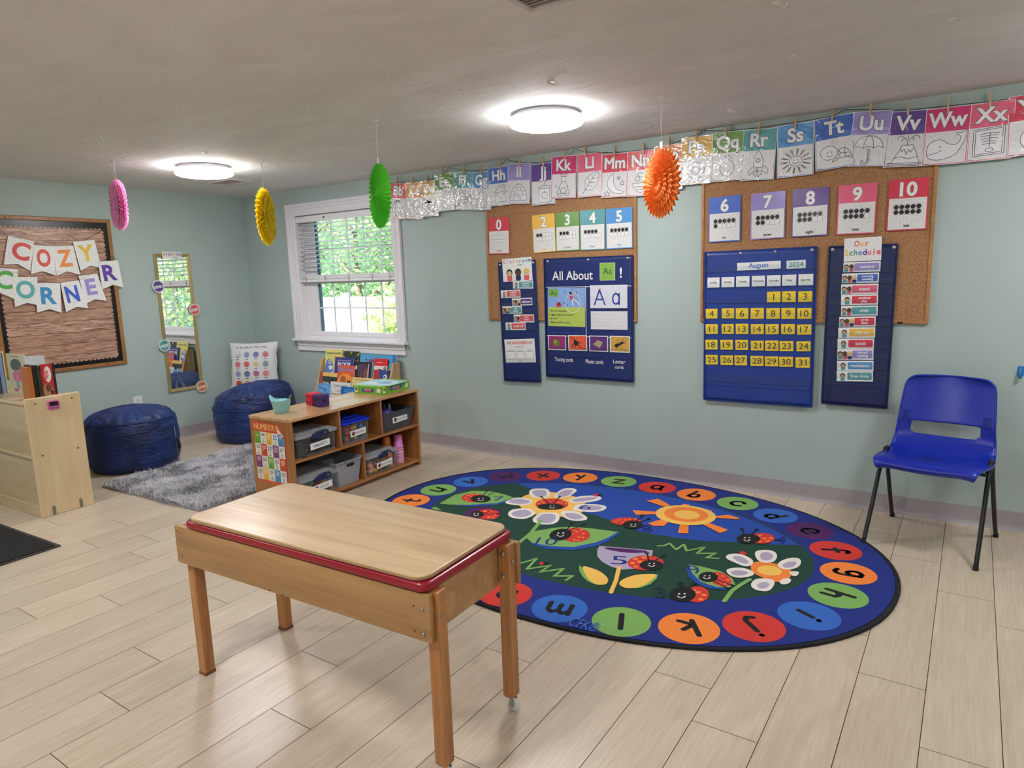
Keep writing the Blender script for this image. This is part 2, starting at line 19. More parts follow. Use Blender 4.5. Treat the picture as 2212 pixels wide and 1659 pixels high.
RUG = {'LET': {'t': [-1.256,-0.14],'u': [-1.242,0.112],'v': [-1.159,0.357],'w': [-1.013,0.574],'x': [-0.791,0.713],'y': [-0.541,0.793],'z': [-0.272,0.837],'a': [0.002,0.836],'b': [0.268,0.817],'c': [0.535,0.776],'d': [0.777,0.67],'e': [0.986,0.523],'f': [1.144,0.317],'g': [1.235,0.073],'h': [1.23,-0.181],'i': [1.16,-0.425],'j': [0.994,-0.621],'k': [0.782,-0.764],'l': [0.532,-0.852],'m': [0.262,-0.883],'n': [-0.01,-0.89]},'SKY': [[-0.839,0.452],[-0.695,0.417],[-0.432,0.27],[-0.231,0.192],[-0.123,0.19],[-0.008,0.155],[0.192,0.08],[0.27,0.076],[0.456,0.099],[0.546,0.117],[0.694,0.184],[0.823,0.229],[0.943,0.283]],'S': [['e','gold',[-0.436,0.231],[0.206,0.063],[0.109,-0.195]],['p','cream',1,[-0.681,0.352],[-0.702,0.407],[-0.683,0.439],[-0.618,0.474],[-0.574,0.438],[-0.538,0.386],[-0.507,0.326],[-0.598,0.269],[-0.644,0.307]],['p','lav',1,[-0.672,0.371],[-0.668,0.414],[-0.61,0.446],[-0.572,0.396],[-0.541,0.335],[-0.571,0.298],[-0.616,0.316]],['p','cream',1,[-0.498,0.365],[-0.523,0.459],[-0.523,0.533],[-0.478,0.562],[-0.445,0.553],[-0.42,0.529],[-0.413,0.454],[-0.408,0.38],[-0.474,0.344],[-0.497,0.352]],['p','lav',1,[-0.483,0.367],[-0.506,0.446],[-0.498,0.506],[-0.463,0.528],[-0.44,0.511],[-0.425,0.433],[-0.432,0.381]],['p','cream',1,[-0.391,0.348],[-0.365,0.424],[-0.318,0.477],[-0.263,0.5],[-0.225,0.486],[-0.21,0.46],[-0.217,0.41],[-0.268,0.342],[-0.329,0.302]],['p','lav',1,[-0.366,0.348],[-0.344,0.401],[-0.302,0.447],[-0.259,0.475],[-0.242,0.463],[-0.251,0.418],[-0.288,0.364],[-0.337,0.324]],['p','cream',1,[-0.276,0.21],[-0.297,0.267],[-0.291,0.303],[-0.243,0.336],[-0.171,0.362],[-0.129,0.353],[-0.109,0.326],[-0.108,0.277],[-0.135,0.232],[-0.177,0.209],[-0.242,0.197],[-0.274,0.198]],['p','lav',1,[-0.26,0.231],[-0.272,0.269],[-0.233,0.316],[-0.171,0.337],[-0.136,0.324],[-0.132,0.283],[-0.162,0.245],[-0.217,0.23]],['p','cream',1,[-0.322,0.135],[-0.293,0.175],[-0.246,0.189],[-0.171,0.158],[-0.127,0.118],[-0.124,0.085],[-0.154,0.051],[-0.205,0.04],[-0.261,0.067],[-0.294,0.102]],['p','lav',1,[-0.288,0.123],[-0.256,0.147],[-0.219,0.155],[-0.179,0.136],[-0.15,0.111],[-0.16,0.077],[-0.2,0.06],[-0.248,0.08]],['p','cream',1,[-0.414,0.072],[-0.33,0.118],[-0.275,0.053],[-0.249,-0.013],[-0.258,-0.068],[-0.307,-0.096],[-0.36,-0.092],[-0.395,-0.06],[-0.411,-0.01],[-0.413,0.042]],['p','lav',1,[-0.382,-0.029],[-0.394,0.046],[-0.374,0.07],[-0.326,0.084],[-0.29,0.033],[-0.273,-0.021],[-0.286,-0.062],[-0.326,-0.078],[-0.369,-0.057]],['p','cream',1,[-0.578,-0.045],[-0.599,0.023],[-0.563,0.071],[-0.505,0.099],[-0.423,0.04],[-0.433,-0.065],[-0.469,-0.085],[-0.533,-0.087]],['p','lav',1,[-0.56,-0.035],[-0.565,0.023],[-0.515,0.075],[-0.444,0.029],[-0.457,-0.052],[-0.514,-0.066]],['p','cream',1,[-0.718,0.128],[-0.714,0.206],[-0.661,0.248],[-0.56,0.227],[-0.546,0.136],[-0.625,0.1],[-0.684,0.097]],['p','lav',1,[-0.702,0.136],[-0.691,0.198],[-0.645,0.223],[-0.567,0.21],[-0.573,0.153],[-0.639,0.121]],['e','red',[-0.433,0.227],[0.089,0.049],[0.053,-0.09]],['e','orange',[-0.51,0.236],[0.009,0.005],[0.006,-0.01]],['e','orange',[-0.509,0.197],[0.009,0.005],[0.006,-0.01]],['e','orange',[-0.488,0.222],[0.009,0.005],[0.006,-0.01]],['e','orange',[-0.414,0.272],[0.008,0.005],[0.006,-0.01]],['e','orange',[-0.397,0.308],[0.009,0.005],[0.006,-0.011]],['e','orange',[-0.362,0.275],[0.009,0.005],[0.006,-0.01]],['e','orange',[-0.393,0.274],[0.007,0.004],[0.005,-0.008]],['e','black',[-0.416,0.183],[0.071,0.039],[0.029,-0.048]],['s','black',0.008,[-0.448,0.223],[-0.563,0.314]],['e','black',[-0.562,0.314],[0.009,0.005],[0.005,-0.01]],['s','black',0.008,[-0.428,0.235],[-0.46,0.37]],['e','black',[-0.46,0.37],[0.009,0.005],[0.006,-0.01]],['e','cream',[-0.426,0.201],[0.004,0.002],[0.005,-0.007]],['e','cream',[-0.409,0.21],[0.003,0.002],[0.004,-0.007]],['s','cream',0.0064,[-0.418,0.174],[-0.402,0.163],[-0.39,0.167],[-0.392,0.187]],['s','lime',0.022,[-0.344,-0.048],[-0.294,-0.233],[-0.275,-0.391],[-0.263,-0.463]],['t','navy','6',[-0.239,0.224],[-0.18,0.256],0.085],['p','blue',0,[-1.062,-0.098],[-0.858,-0.057],[-0.723,0.051],[-0.696,0.226],[-0.76,0.105],[-0.89,-0.016]],['p','lime',0,[-1.055,-0.101],[-1.075,0.076],[-1.025,0.198],[-0.901,0.251],[-0.78,0.236],[-0.701,0.214],[-0.741,0.078],[-0.876,-0.033],[-0.982,-0.086]],['e','red',[-0.931,0.089],[0.07,0.038],[0.053,-0.07]],['e','orange',[-0.978,0.063],[0.008,0.005],[0.007,-0.009]],['e','orange',[-0.987,0.111],[0.008,0.005],[0.007,-0.009]],['e','orange',[-0.952,0.103],[0.008,0.004],[0.007,-0.009]],['e','orange',[-0.94,0.032],[0.008,0.004],[0.007,-0.009]],['e','orange',[-0.954,0.155],[0.008,0.004],[0.007,-0.01]],['e','orange',[-0.982,0.135],[0.009,0.005],[0.008,-0.009]],['e','black',[-0.88,0.096],[0.057,0.03],[0.044,-0.058]],['s','black',0.008,[-0.91,0.165],[-0.935,0.252]],['e','black',[-0.935,0.252],[0.009,0.005],[0.008,-0.012]],['s','black',0.008,[-0.879,0.174],[-0.881,0.276]],['e','black',[-0.882,0.276],[0.01,0.005],[0.009,-0.012]],['e','cream',[-0.895,0.098],[0.005,0.002],[0.007,-0.009]],['e','cream',[-0.872,0.11],[0.004,0.002],[0.007,-0.009]],['s','cream',0.0064,[-0.885,0.072],[-0.865,0.063],[-0.85,0.069],[-0.852,0.088]],['t','navy','7',[-0.786,0.101],[-0.733,0.13],0.085],['p','lime',0,[-1.043,-0.193],[-1.038,-0.161],[-0.964,-0.187],[-0.996,-0.204]],['e','purple',[-0.71,-0.106],[0.096,0.053],[0.062,-0.085]],['e','red',[-0.674,-0.108],[0.061,0.034],[0.052,-0.072]],['e','orange',[-0.718,-0.077],[0.009,0.005],[0.008,-0.01]],['e','orange',[-0.687,-0.06],[0.008,0.005],[0.007,-0.01]],['e','orange',[-0.641,-0.147],[0.01,0.006],[0.008,-0.011]],['e','orange',[-0.625,-0.105],[0.007,0.004],[0.006,-0.008]],['e','orange',[-0.611,-0.142],[0.008,0.004],[0.006,-0.008]],['e','black',[-0.728,-0.14],[0.035,0.019],[0.033,-0.043]],['s','black',0.008,[-0.704,-0.108],[-0.686,-0.02]],['e','black',[-0.686,-0.019],[0.008,0.005],[0.007,-0.01]],['s','black',0.008,[-0.693,-0.121],[-0.625,-0.076]],['e','black',[-0.625,-0.075],[0.009,0.005],[0.007,-0.01]],['e','cream',[-0.751,-0.139],[0.004,0.002],[0.005,-0.007]],['e','cream',[-0.732,-0.128],[0.004,0.002],[0.005,-0.007]],['s','cream',0.0064,[-0.743,-0.159],[-0.727,-0.166],[-0.715,-0.161],[-0.716,-0.146]],['e','red',[-0.27,0.506],[0.017,0.009],[0.013,-0.026]],['e','black',[-0.255,0.514],[0.009,0.005],[0.009,-0.019]],['s','black',0.005,[-0.255,0.514],[-0.254,0.558]],['s','black',0.005,[-0.255,0.514],[-0.241,0.533]],['s','black',0.005,[-0.255,0.514],[-0.226,0.503]],['e','red',[-0.035,-0.539],[0.013,0.008],[0.009,-0.015]],['e','black',[-0.024,-0.533],[0.007,0.004],[0.006,-0.011]],['s','black',0.005,[-0.024,-0.533],[-0.021,-0.505]],['s','black',0.005,[-0.024,-0.533],[-0.012,-0.52]],['s','black',0.005,[-0.024,-0.533],[-0.002,-0.536]],['e','red',[0.939,-0.161],[0.021,0.012],[0.006,-0.028]],['e','black',[0.957,-0.15],[0.012,0.007],[0.005,-0.02]],['s','black',0.005,[0.958,-0.151],[0.972,-0.1]],['s','black',0.005,[0.958,-0.151],[0.978,-0.128]],['s','black',0.005,[0.958,-0.151],[0.986,-0.16]],['e','red',[0.762,0.05],[0.019,0.01],[0.008,-0.026]],['e','black',[0.744,0.04],[0.011,0.006],[0.006,-0.018]],['s','black',0.005,[0.745,0.04],[0.714,0.063]],['s','black',0.005,[0.745,0.04],[0.722,0.037]],['s','black',0.005,[0.745,0.04],[0.73,0.008]],['p','blue',0,[-0.235,-0.35],[-0.163,-0.372],[-0.092,-0.372],[0.019,-0.324],[0.099,-0.22],[0.124,-0.12],[0.127,0.003],[0.108,0.012],[0.061,-0.146],[-0.016,-0.262],[-0.122,-0.322]],['p','lime',0,[-0.28,-0.302],[-0.291,-0.202],[-0.216,-0.101],[-0.154,-0.052],[-0.042,-0.013],[0.113,0.011],[0.101,-0.087],[0.076,-0.174],[0.0,-0.291],[-0.112,-0.338],[-0.214,-0.347]],['e','red',[-0.069,-0.139],[0.069,0.038],[0.049,-0.09]],['e','orange',[-0.089,-0.194],[0.008,0.004],[0.005,-0.009]],['e','orange',[-0.091,-0.139],[0.008,0.004],[0.005,-0.008]],['e','orange',[-0.085,-0.097],[0.008,0.005],[0.005,-0.009]],['e','orange',[-0.075,-0.061],[0.008,0.005],[0.005,-0.009]],['e','orange',[-0.04,-0.1],[0.008,0.004],[0.005,-0.009]],['e','orange',[-0.038,-0.156],[0.007,0.004],[0.004,-0.009]],['e','orange',[-0.04,-0.204],[0.007,0.004],[0.005,-0.008]],['e','orange',[-0.015,-0.152],[0.007,0.005],[0.005,-0.009]],['e','orange',[-0.021,-0.202],[0.006,0.003],[0.004,-0.007]],['e','orange',[-0.109,-0.08],[0.007,0.004],[0.004,-0.007]],['e','red',[-0.097,-0.142],[0.004,0.001],[0.003,-0.004]],['e','black',[-0.14,-0.174],[0.042,0.049],[0.045,-0.07]],['s','black',0.008,[-0.145,-0.095],[-0.171,0.006]],['e','black',[-0.171,0.006],[0.009,0.005],[0.006,-0.011]],['s','black',0.008,[-0.126,-0.096],[-0.1,0.026]],['e','black',[-0.1,0.026],[0.01,0.005],[0.005,-0.011]],['e','cream',[-0.161,-0.163],[0.004,0.003],[0.005,-0.009]],['e','cream',[-0.138,-0.149],[0.004,0.003],[0.005,-0.009]],['s','cream',0.0064,[-0.154,-0.189],[-0.136,-0.2],[-0.122,-0.194],[-0.121,-0.173]],['t','navy','10',[-0.195,-0.349],[-0.091,-0.315],0.09],['s','lime',0.014,[-0.131,-0.602],[-0.087,-0.505],[-0.064,-0.632],[0.014,-0.539],[0.009,-0.628],[0.086,-0.539],[0.089,-0.632],[0.163,-0.586],[0.157,-0.642]],['s','lime',0.014,[0.371,-0.064],[0.398,-0.045],[0.408,-0.001],[0.467,-0.063],[0.478,0.02],[0.518,-0.052],[0.579,0.039],[0.572,-0.058],[0.651,-0.009],[0.629,-0.083],[0.681,-0.064]],['p','lav',0,[0.112,-0.21],[0.371,-0.128],[0.401,-0.226],[0.406,-0.296],[0.379,-0.372],[0.336,-0.411],[0.274,-0.408],[0.209,-0.378],[0.16,-0.331],[0.125,-0.263]],['p','purple',1,[0.135,-0.22],[0.173,-0.199],[0.354,-0.143],[0.349,-0.171],[0.306,-0.207],[0.243,-0.227],[0.177,-0.235]],['t','navy','5',[0.258,-0.381],[0.329,-0.351],0.1],['s','gold',0.02,[0.308,-0.393],[0.356,-0.529],[0.388,-0.649]],['p','lime',0,[0.131,-0.467],[0.164,-0.525],[0.204,-0.57],[0.244,-0.599],[0.283,-0.613],[0.313,-0.61],[0.298,-0.581],[0.196,-0.507]],['p','gold',1,[0.141,-0.464],[0.199,-0.466],[0.257,-0.482],[0.308,-0.52],[0.33,-0.553],[0.335,-0.591],[0.306,-0.611],[0.269,-0.602],[0.22,-0.561]],['p','lime',0,[0.496,-0.373],[0.509,-0.422],[0.506,-0.488],[0.483,-0.541],[0.459,-0.561],[0.439,-0.499],[0.472,-0.406]],['p','gold',1,[0.377,-0.545],[0.377,-0.499],[0.406,-0.434],[0.449,-0.398],[0.496,-0.373],[0.497,-0.438],[0.488,-0.507],[0.461,-0.558],[0.425,-0.579],[0.393,-0.567]],['e','red',[0.397,-0.284],[0.075,0.044],[0.034,-0.079]],['e','orange',[0.337,-0.268],[0.012,0.007],[0.006,-0.014]],['e','orange',[0.344,-0.321],[0.01,0.006],[0.005,-0.012]],['e','orange',[0.368,-0.287],[0.012,0.007],[0.006,-0.013]],['e','orange',[0.368,-0.234],[0.012,0.007],[0.006,-0.013]],['e','orange',[0.375,-0.349],[0.01,0.006],[0.005,-0.009]],['e','orange',[0.375,-0.214],[0.007,0.004],[0.003,-0.007]],['e','black',[0.432,-0.296],[0.049,0.028],[0.023,-0.054]],['s','black',0.008,[0.4,-0.253],[0.358,-0.177]],['e','black',[0.357,-0.176],[0.012,0.006],[0.005,-0.011]],['s','black',0.008,[0.427,-0.23],[0.442,-0.162]],['e','black',[0.442,-0.162],[0.011,0.007],[0.005,-0.011]],['e','cream',[0.417,-0.283],[0.004,0.002],[0.003,-0.006]],['e','cream',[0.435,-0.272],[0.004,0.002],[0.003,-0.007]],['s','cream',0.0064,[0.419,-0.304],[0.431,-0.311],[0.443,-0.306],[0.445,-0.29]],['e','red',[0.718,-0.475],[0.043,0.025],[0.025,-0.073]],['e','orange',[0.714,-0.457],[0.011,0.007],[0.004,-0.011]],['e','orange',[0.745,-0.468],[0.01,0.005],[0.004,-0.01]],['e','orange',[0.746,-0.514],[0.01,0.006],[0.004,-0.01]],['e','orange',[0.694,-0.447],[0.008,0.005],[0.003,-0.008]],['e','black',[0.663,-0.507],[0.049,0.029],[0.024,-0.066]],['s','black',0.008,[0.641,-0.464],[0.618,-0.414]],['e','black',[0.618,-0.414],[0.012,0.007],[0.004,-0.011]],['s','black',0.008,[0.66,-0.46],[0.674,-0.39]],['e','black',[0.675,-0.39],[0.012,0.007],[0.004,-0.011]],['e','cream',[0.649,-0.512],[0.004,0.003],[0.003,-0.007]],['e','cream',[0.669,-0.5],[0.004,0.002],[0.002,-0.007]],['s','cream',0.0064,[0.651,-0.535],[0.664,-0.544],[0.676,-0.539],[0.679,-0.521]],['t','navy2','3',[0.571,-0.596],[0.617,-0.572],0.1],['p','blue',0,[0.579,-0.198],[0.589,-0.255],[0.626,-0.33],[0.682,-0.377],[0.742,-0.398],[0.819,-0.37],[0.763,-0.356],[0.692,-0.338],[0.623,-0.268]],['p','lime',0,[0.583,-0.201],[0.651,-0.195],[0.739,-0.202],[0.799,-0.245],[0.833,-0.304],[0.817,-0.344],[0.767,-0.369],[0.692,-0.353],[0.625,-0.283]],['e','red',[0.758,-0.283],[0.054,-0.015],[0.011,-0.068]],['e','orange',[0.727,-0.24],[0.007,0.005],[0.003,-0.008]],['e','orange',[0.758,-0.246],[0.007,0.004],[0.003,-0.008]],['e','orange',[0.79,-0.273],[0.007,0.004],[0.003,-0.008]],['e','orange',[0.774,-0.335],[0.007,0.004],[0.002,-0.008]],['e','orange',[0.792,-0.318],[0.007,0.004],[0.003,-0.008]],['e','orange',[0.734,-0.355],[0.006,0.004],[0.002,-0.007]],['e','black',[0.704,-0.287],[0.038,0.022],[0.017,-0.052]],['s','black',0.008,[0.742,-0.297],[0.82,-0.317]],['e','black',[0.821,-0.317],[0.008,0.005],[0.003,-0.01]],['s','black',0.008,[0.742,-0.321],[0.815,-0.355]],['e','black',[0.815,-0.356],[0.008,0.006],[0.003,-0.01]],['e','cream',[0.688,-0.283],[0.003,0.002],[0.002,-0.006]],['e','cream',[0.705,-0.274],[0.003,0.002],[0.002,-0.007]],['s','cream',0.0064,[0.688,-0.304],[0.699,-0.312],[0.71,-0.307],[0.713,-0.291]],['t','navy','9',[0.635,-0.293],[0.671,-0.257],0.09],['p','orange',1,[0.837,-0.013],[0.904,0.009],[0.987,0.006],[1.022,-0.054],[1.022,-0.132],[0.991,-0.194],[0.919,-0.176],[0.865,-0.145],[0.836,-0.08]],['e','gold',[0.925,-0.082],[0.052,0.014],[0.011,-0.055]],['p','cream',1,[0.702,-0.02],[0.716,0.02],[0.759,0.045],[0.833,0.002],[0.842,-0.068],[0.818,-0.099],[0.762,-0.073],[0.719,-0.054]],['p','lav',1,[0.727,-0.006],[0.767,0.017],[0.816,-0.025],[0.82,-0.064],[0.77,-0.059]],['p','cream',1,[0.809,0.095],[0.829,0.138],[0.879,0.163],[0.917,0.12],[0.925,0.021],[0.879,-0.014],[0.844,0.008]],['p','lav',1,[0.837,0.084],[0.856,0.131],[0.898,0.11],[0.907,0.045],[0.868,0.006]],['p','cream',1,[0.937,-0.006],[0.949,0.069],[0.985,0.124],[1.022,0.124],[1.037,0.043],[1.015,-0.018],[0.974,-0.042]],['p','lav',1,[0.957,0.006],[0.979,0.069],[1.015,0.081],[1.014,0.014],[0.981,-0.022]],['p','cream',1,[0.75,-0.187],[0.763,-0.142],[0.814,-0.109],[0.867,-0.128],[0.878,-0.169],[0.845,-0.219],[0.798,-0.239]],['p','lav',1,[0.772,-0.191],[0.795,-0.148],[0.853,-0.144],[0.842,-0.189],[0.804,-0.219]],['p','cream',1,[0.885,-0.241],[0.9,-0.187],[0.967,-0.163],[0.98,-0.216],[0.977,-0.297],[0.932,-0.316],[0.896,-0.294]],['p','lav',1,[0.911,-0.256],[0.933,-0.206],[0.965,-0.224],[0.956,-0.28],[0.926,-0.291]],['p','cream',1,[0.999,-0.052],[1.044,-0.022],[1.048,-0.071],[1.031,-0.096]],['p','cream',1,[0.988,-0.181],[0.999,-0.13],[1.03,-0.119],[1.035,-0.169],[1.01,-0.205]],['s','lime',0.02,[0.873,-0.218],[0.853,-0.29],[0.836,-0.371],[0.836,-0.482]],['p','orange',0,[0.047,0.553],[0.094,0.623],[0.198,0.551],[0.191,0.5]],['p','orange',0,[0.258,0.603],[0.299,0.611],[0.305,0.574],[0.265,0.564]],['p','orange',0,[0.402,0.548],[0.402,0.581],[0.449,0.573],[0.446,0.549]],['p','orange',0,[0.47,0.475],[0.55,0.552],[0.618,0.525],[0.62,0.505],[0.493,0.466]],['p','orange',0,[0.46,0.344],[0.496,0.374],[0.615,0.322],[0.591,0.256]],['p','orange',0,[0.36,0.288],[0.398,0.313],[0.448,0.171],[0.396,0.151]],['p','orange',0,[0.241,0.294],[0.292,0.323],[0.295,0.211],[0.244,0.183],[0.204,0.205]],['p','orange',0,[0.041,0.36],[0.194,0.41],[0.208,0.378],[0.09,0.297]],['e','gold',[0.337,0.433],[0.162,0.05],[0.052,-0.154]],['e','orange',[0.337,0.443],[0.119,0.036],[0.039,-0.117]],['e','gold',[0.343,0.438],[0.068,0.021],[0.023,-0.07]],['e','red',[0.083,0.175],[0.075,0.042],[0.025,-0.055]],['e','orange',[0.044,0.174],[0.008,0.004],[0.003,-0.008]],['e','orange',[0.072,0.191],[0.008,0.005],[0.004,-0.009]],['e','orange',[0.089,0.216],[0.008,0.005],[0.004,-0.009]],['e','orange',[0.034,0.148],[0.007,0.004],[0.003,-0.007]],['e','orange',[0.075,0.154],[0.008,0.005],[0.004,-0.008]],['e','orange',[0.115,0.231],[0.007,0.004],[0.003,-0.007]],['e','black',[0.139,0.145],[0.048,0.027],[0.026,-0.058]],['s','black',0.008,[0.138,0.201],[0.127,0.302]],['e','black',[0.127,0.302],[0.01,0.006],[0.006,-0.013]],['s','black',0.008,[0.156,0.199],[0.18,0.275]],['e','black',[0.18,0.276],[0.009,0.006],[0.005,-0.012]],['e','cream',[0.13,0.147],[0.004,0.002],[0.004,-0.007]],['e','cream',[0.148,0.158],[0.004,0.002],[0.003,-0.008]],['s','cream',0.0064,[0.133,0.126],[0.146,0.118],[0.157,0.122],[0.159,0.139]],['t','navy','8',[0.229,0.076],[0.275,0.102],0.1],['e','red',[0.797,0.29],[0.058,0.033],[0.018,-0.073]],['e','orange',[0.78,0.32],[0.01,0.006],[0.003,-0.013]],['e','orange',[0.809,0.295],[0.01,0.006],[0.003,-0.013]],['e','orange',[0.832,0.269],[0.01,0.006],[0.003,-0.012]],['e','orange',[0.837,0.317],[0.01,0.005],[0.003,-0.011]],['e','orange',[0.803,0.242],[0.009,0.006],[0.003,-0.01]],['e','black',[0.739,0.251],[0.052,0.03],[0.018,-0.066]],['s','black',0.008,[0.706,0.298],[0.674,0.371]],['e','black',[0.674,0.371],[0.01,0.006],[0.004,-0.013]],['s','black',0.008,[0.736,0.322],[0.743,0.399]],['e','black',[0.743,0.399],[0.01,0.006],[0.003,-0.013]],['e','cream',[0.721,0.256],[0.004,0.002],[0.002,-0.008]],['e','cream',[0.74,0.267],[0.004,0.002],[0.002,-0.008]],['s','cream',0.0064,[0.723,0.228],[0.735,0.216],[0.746,0.221],[0.749,0.241]],['t','navy','4',[0.867,0.269],[0.916,0.277],0.1],['t','mblue','CFK®',[0.361,-0.993],[0.481,-0.984],0.07]]}
# ---- tunables
FLOOR_A = (188,170,146); FLOOR_B = (210,194,171)
CEIL_A = (217,214,210); CEIL_B = (229,227,224)
WALLC = (172,188,183)
FUR_A = (170,168,172); FUR_B = (214,212,216)
SKY_S = .35; SUN_S = 9.0; LAMP_S = 24.0; EXPO = 1.22
PF1 = (-5.49, 2.665, .335, .485); PF2 = (-5.44, 3.755, .36, .51)
PIL = (-5.80, 4.04, .60)
import bpy, math, random
from mathutils import Vector, Matrix, noise
rnd = random.Random(11)
SC = bpy.context.scene
COL = SC.collection
YW, XL, ZC = 4.265, -6.07, 2.2445     # window wall, left wall, ceiling
PI = math.pi

# ---------------------------------------------------------------- colours
def lin(c):
    r = []
    for v in c[:3]:
        v = v / 255.0
        r.append(v / 12.92 if v <= .04045 else ((v + .055) / 1.055) ** 2.4)
    return (r[0], r[1], r[2], 1.0)
P = dict(white=(236,236,234), cream=(232,230,222), black=(22,22,24), navy=(24,36,92), red=(205,52,42), orange=(240,135,50),
         gold=(238,190,80), lav=(178,170,192), lime=(132,178,92), purple=(84,30,100), blue=(44,98,190), mblue=(52,92,190),
         navy2=(22,48,70), grey=(120,122,126), skin=(214,160,122), brown=(92,56,36), teal=(86,160,164), pink=(228,96,128),
         coral=(226,92,98), hot=(206,40,108), crimson=(214,54,78), royal=(64,106,196), sky=(80,150,210), lilac=(152,140,204),
         violet=(92,58,142), green=(104,156,70), yellow=(246,212,62), ink=(40,44,52), tan=(214,190,150))

# ---------------------------------------------------------------- materials
def newmat(name):
    m = bpy.data.materials.new(name); m.use_nodes = True
    nt = m.node_tree; b = nt.nodes['Principled BSDF']
    return m, nt, b
def nd(nt, t, **kw):
    n = nt.nodes.new(t)
    for k, v in kw.items():
        if k in n.inputs: n.inputs[k].default_value = v
        else: setattr(n, k, v)
    return n
def coords(nt, scale=(1,1,1), rot=(0,0,0)):
    tc = nd(nt, 'ShaderNodeTexCoord'); mp = nd(nt, 'ShaderNodeMapping')
    mp.inputs['Scale'].default_value = scale; mp.inputs['Rotation'].default_value = rot
    nt.links.new(tc.outputs['Object'], mp.inputs['Vector']); return mp
def mixcol(nt, fac, a, b, blend='MIX'):
    m = nd(nt, 'ShaderNodeMix', data_type='RGBA', blend_type=blend)
    for s, v in ((0, fac), (6, a), (7, b)):
        if hasattr(v, 'links'): nt.links.new(v, m.inputs[s])
        else: m.inputs[s].default_value = v
    return m.outputs[2]
def addbump(nt, b, h, strength=.2, dist=.002, sock='Normal'):
    bp = nd(nt, 'ShaderNodeBump', Strength=strength, Distance=dist)
    nt.links.new(h, bp.inputs['Height']); nt.links.new(bp.outputs[0], b.inputs[sock]); return bp
_mc = {}
def plain(name, c, rough=.5, var=.06, nscale=30, bump=0, bd=.001, metal=0, coat=0, sheen=0, spec=.5, bscale=None, trans=0):
    if name in _mc: return _mc[name]
    m, nt, b = newmat(name)
    mp = coords(nt); nz = nd(nt, 'ShaderNodeTexNoise', Scale=nscale, Detail=4.0)
    nt.links.new(mp.outputs[0], nz.inputs['Vector'])
    l = lin(c); d = tuple(v * (1 - 2 * var) for v in l[:3]) + (1,); u = tuple(min(1, v * (1 + 2 * var)) for v in l[:3]) + (1,)
    nt.links.new(mixcol(nt, nz.outputs[0], d, u), b.inputs['Base Color'])
    b.inputs['Roughness'].default_value = rough; b.inputs['Metallic'].default_value = metal
    b.inputs['Coat Weight'].default_value = coat; b.inputs['Coat Roughness'].default_value = .1
    b.inputs['Sheen Weight'].default_value = sheen; b.inputs['Specular IOR Level'].default_value = spec
    b.inputs['Transmission Weight'].default_value = trans
    if bump:
        n2 = nd(nt, 'ShaderNodeTexNoise', Scale=bscale or nscale, Detail=5.0); nt.links.new(mp.outputs[0], n2.inputs['Vector'])
        addbump(nt, b, n2.outputs[0], bump, bd)
    _mc[name] = m; return m
def woodmat(name, c1, c2, axis=0, rough=.4, coat=0, fine=26, ply=0):
    if name in _mc: return _mc[name]
    m, nt, b = newmat(name)
    sc = [fine, fine, fine]; sc[axis] = fine * .07
    mp = coords(nt, tuple(sc)); n1 = nd(nt, 'ShaderNodeTexNoise', Scale=1.0, Detail=6.0, Roughness=.65, Distortion=.6)
    nt.links.new(mp.outputs[0], n1.inputs['Vector'])
    sc2 = [3.2]*3; sc2[axis] = .8
    mp2 = coords(nt, tuple(sc2)); n2 = nd(nt, 'ShaderNodeTexNoise', Scale=1.0, Detail=3.0)
    nt.links.new(mp2.outputs[0], n2.inputs['Vector'])
    r = nd(nt, 'ShaderNodeMapRange'); r.inputs[1].default_value = .32; r.inputs[2].default_value = .68
    nt.links.new(n1.outputs[0], r.inputs[0])
    c = mixcol(nt, r.outputs[0], lin(c2), lin(c1))
    r2 = nd(nt, 'ShaderNodeMapRange'); r2.inputs[1].default_value = .3; r2.inputs[2].default_value = .7; r2.inputs[3].default_value = .82; r2.inputs[4].default_value = 1.1
    nt.links.new(n2.outputs[0], r2.inputs[0])
    mul = nd(nt, 'ShaderNodeVectorMath', operation='SCALE'); nt.links.new(c, mul.inputs[0]); nt.links.new(r2.outputs[0], mul.inputs['Scale'])
    nt.links.new(mul.outputs[0], b.inputs['Base Color'])
    b.inputs['Roughness'].default_value = rough; b.inputs['Coat Weight'].default_value = coat; b.inputs['Coat Roughness'].default_value = .25
    addbump(nt, b, n1.outputs[0], .12, .001)
    _mc[name] = m; return m
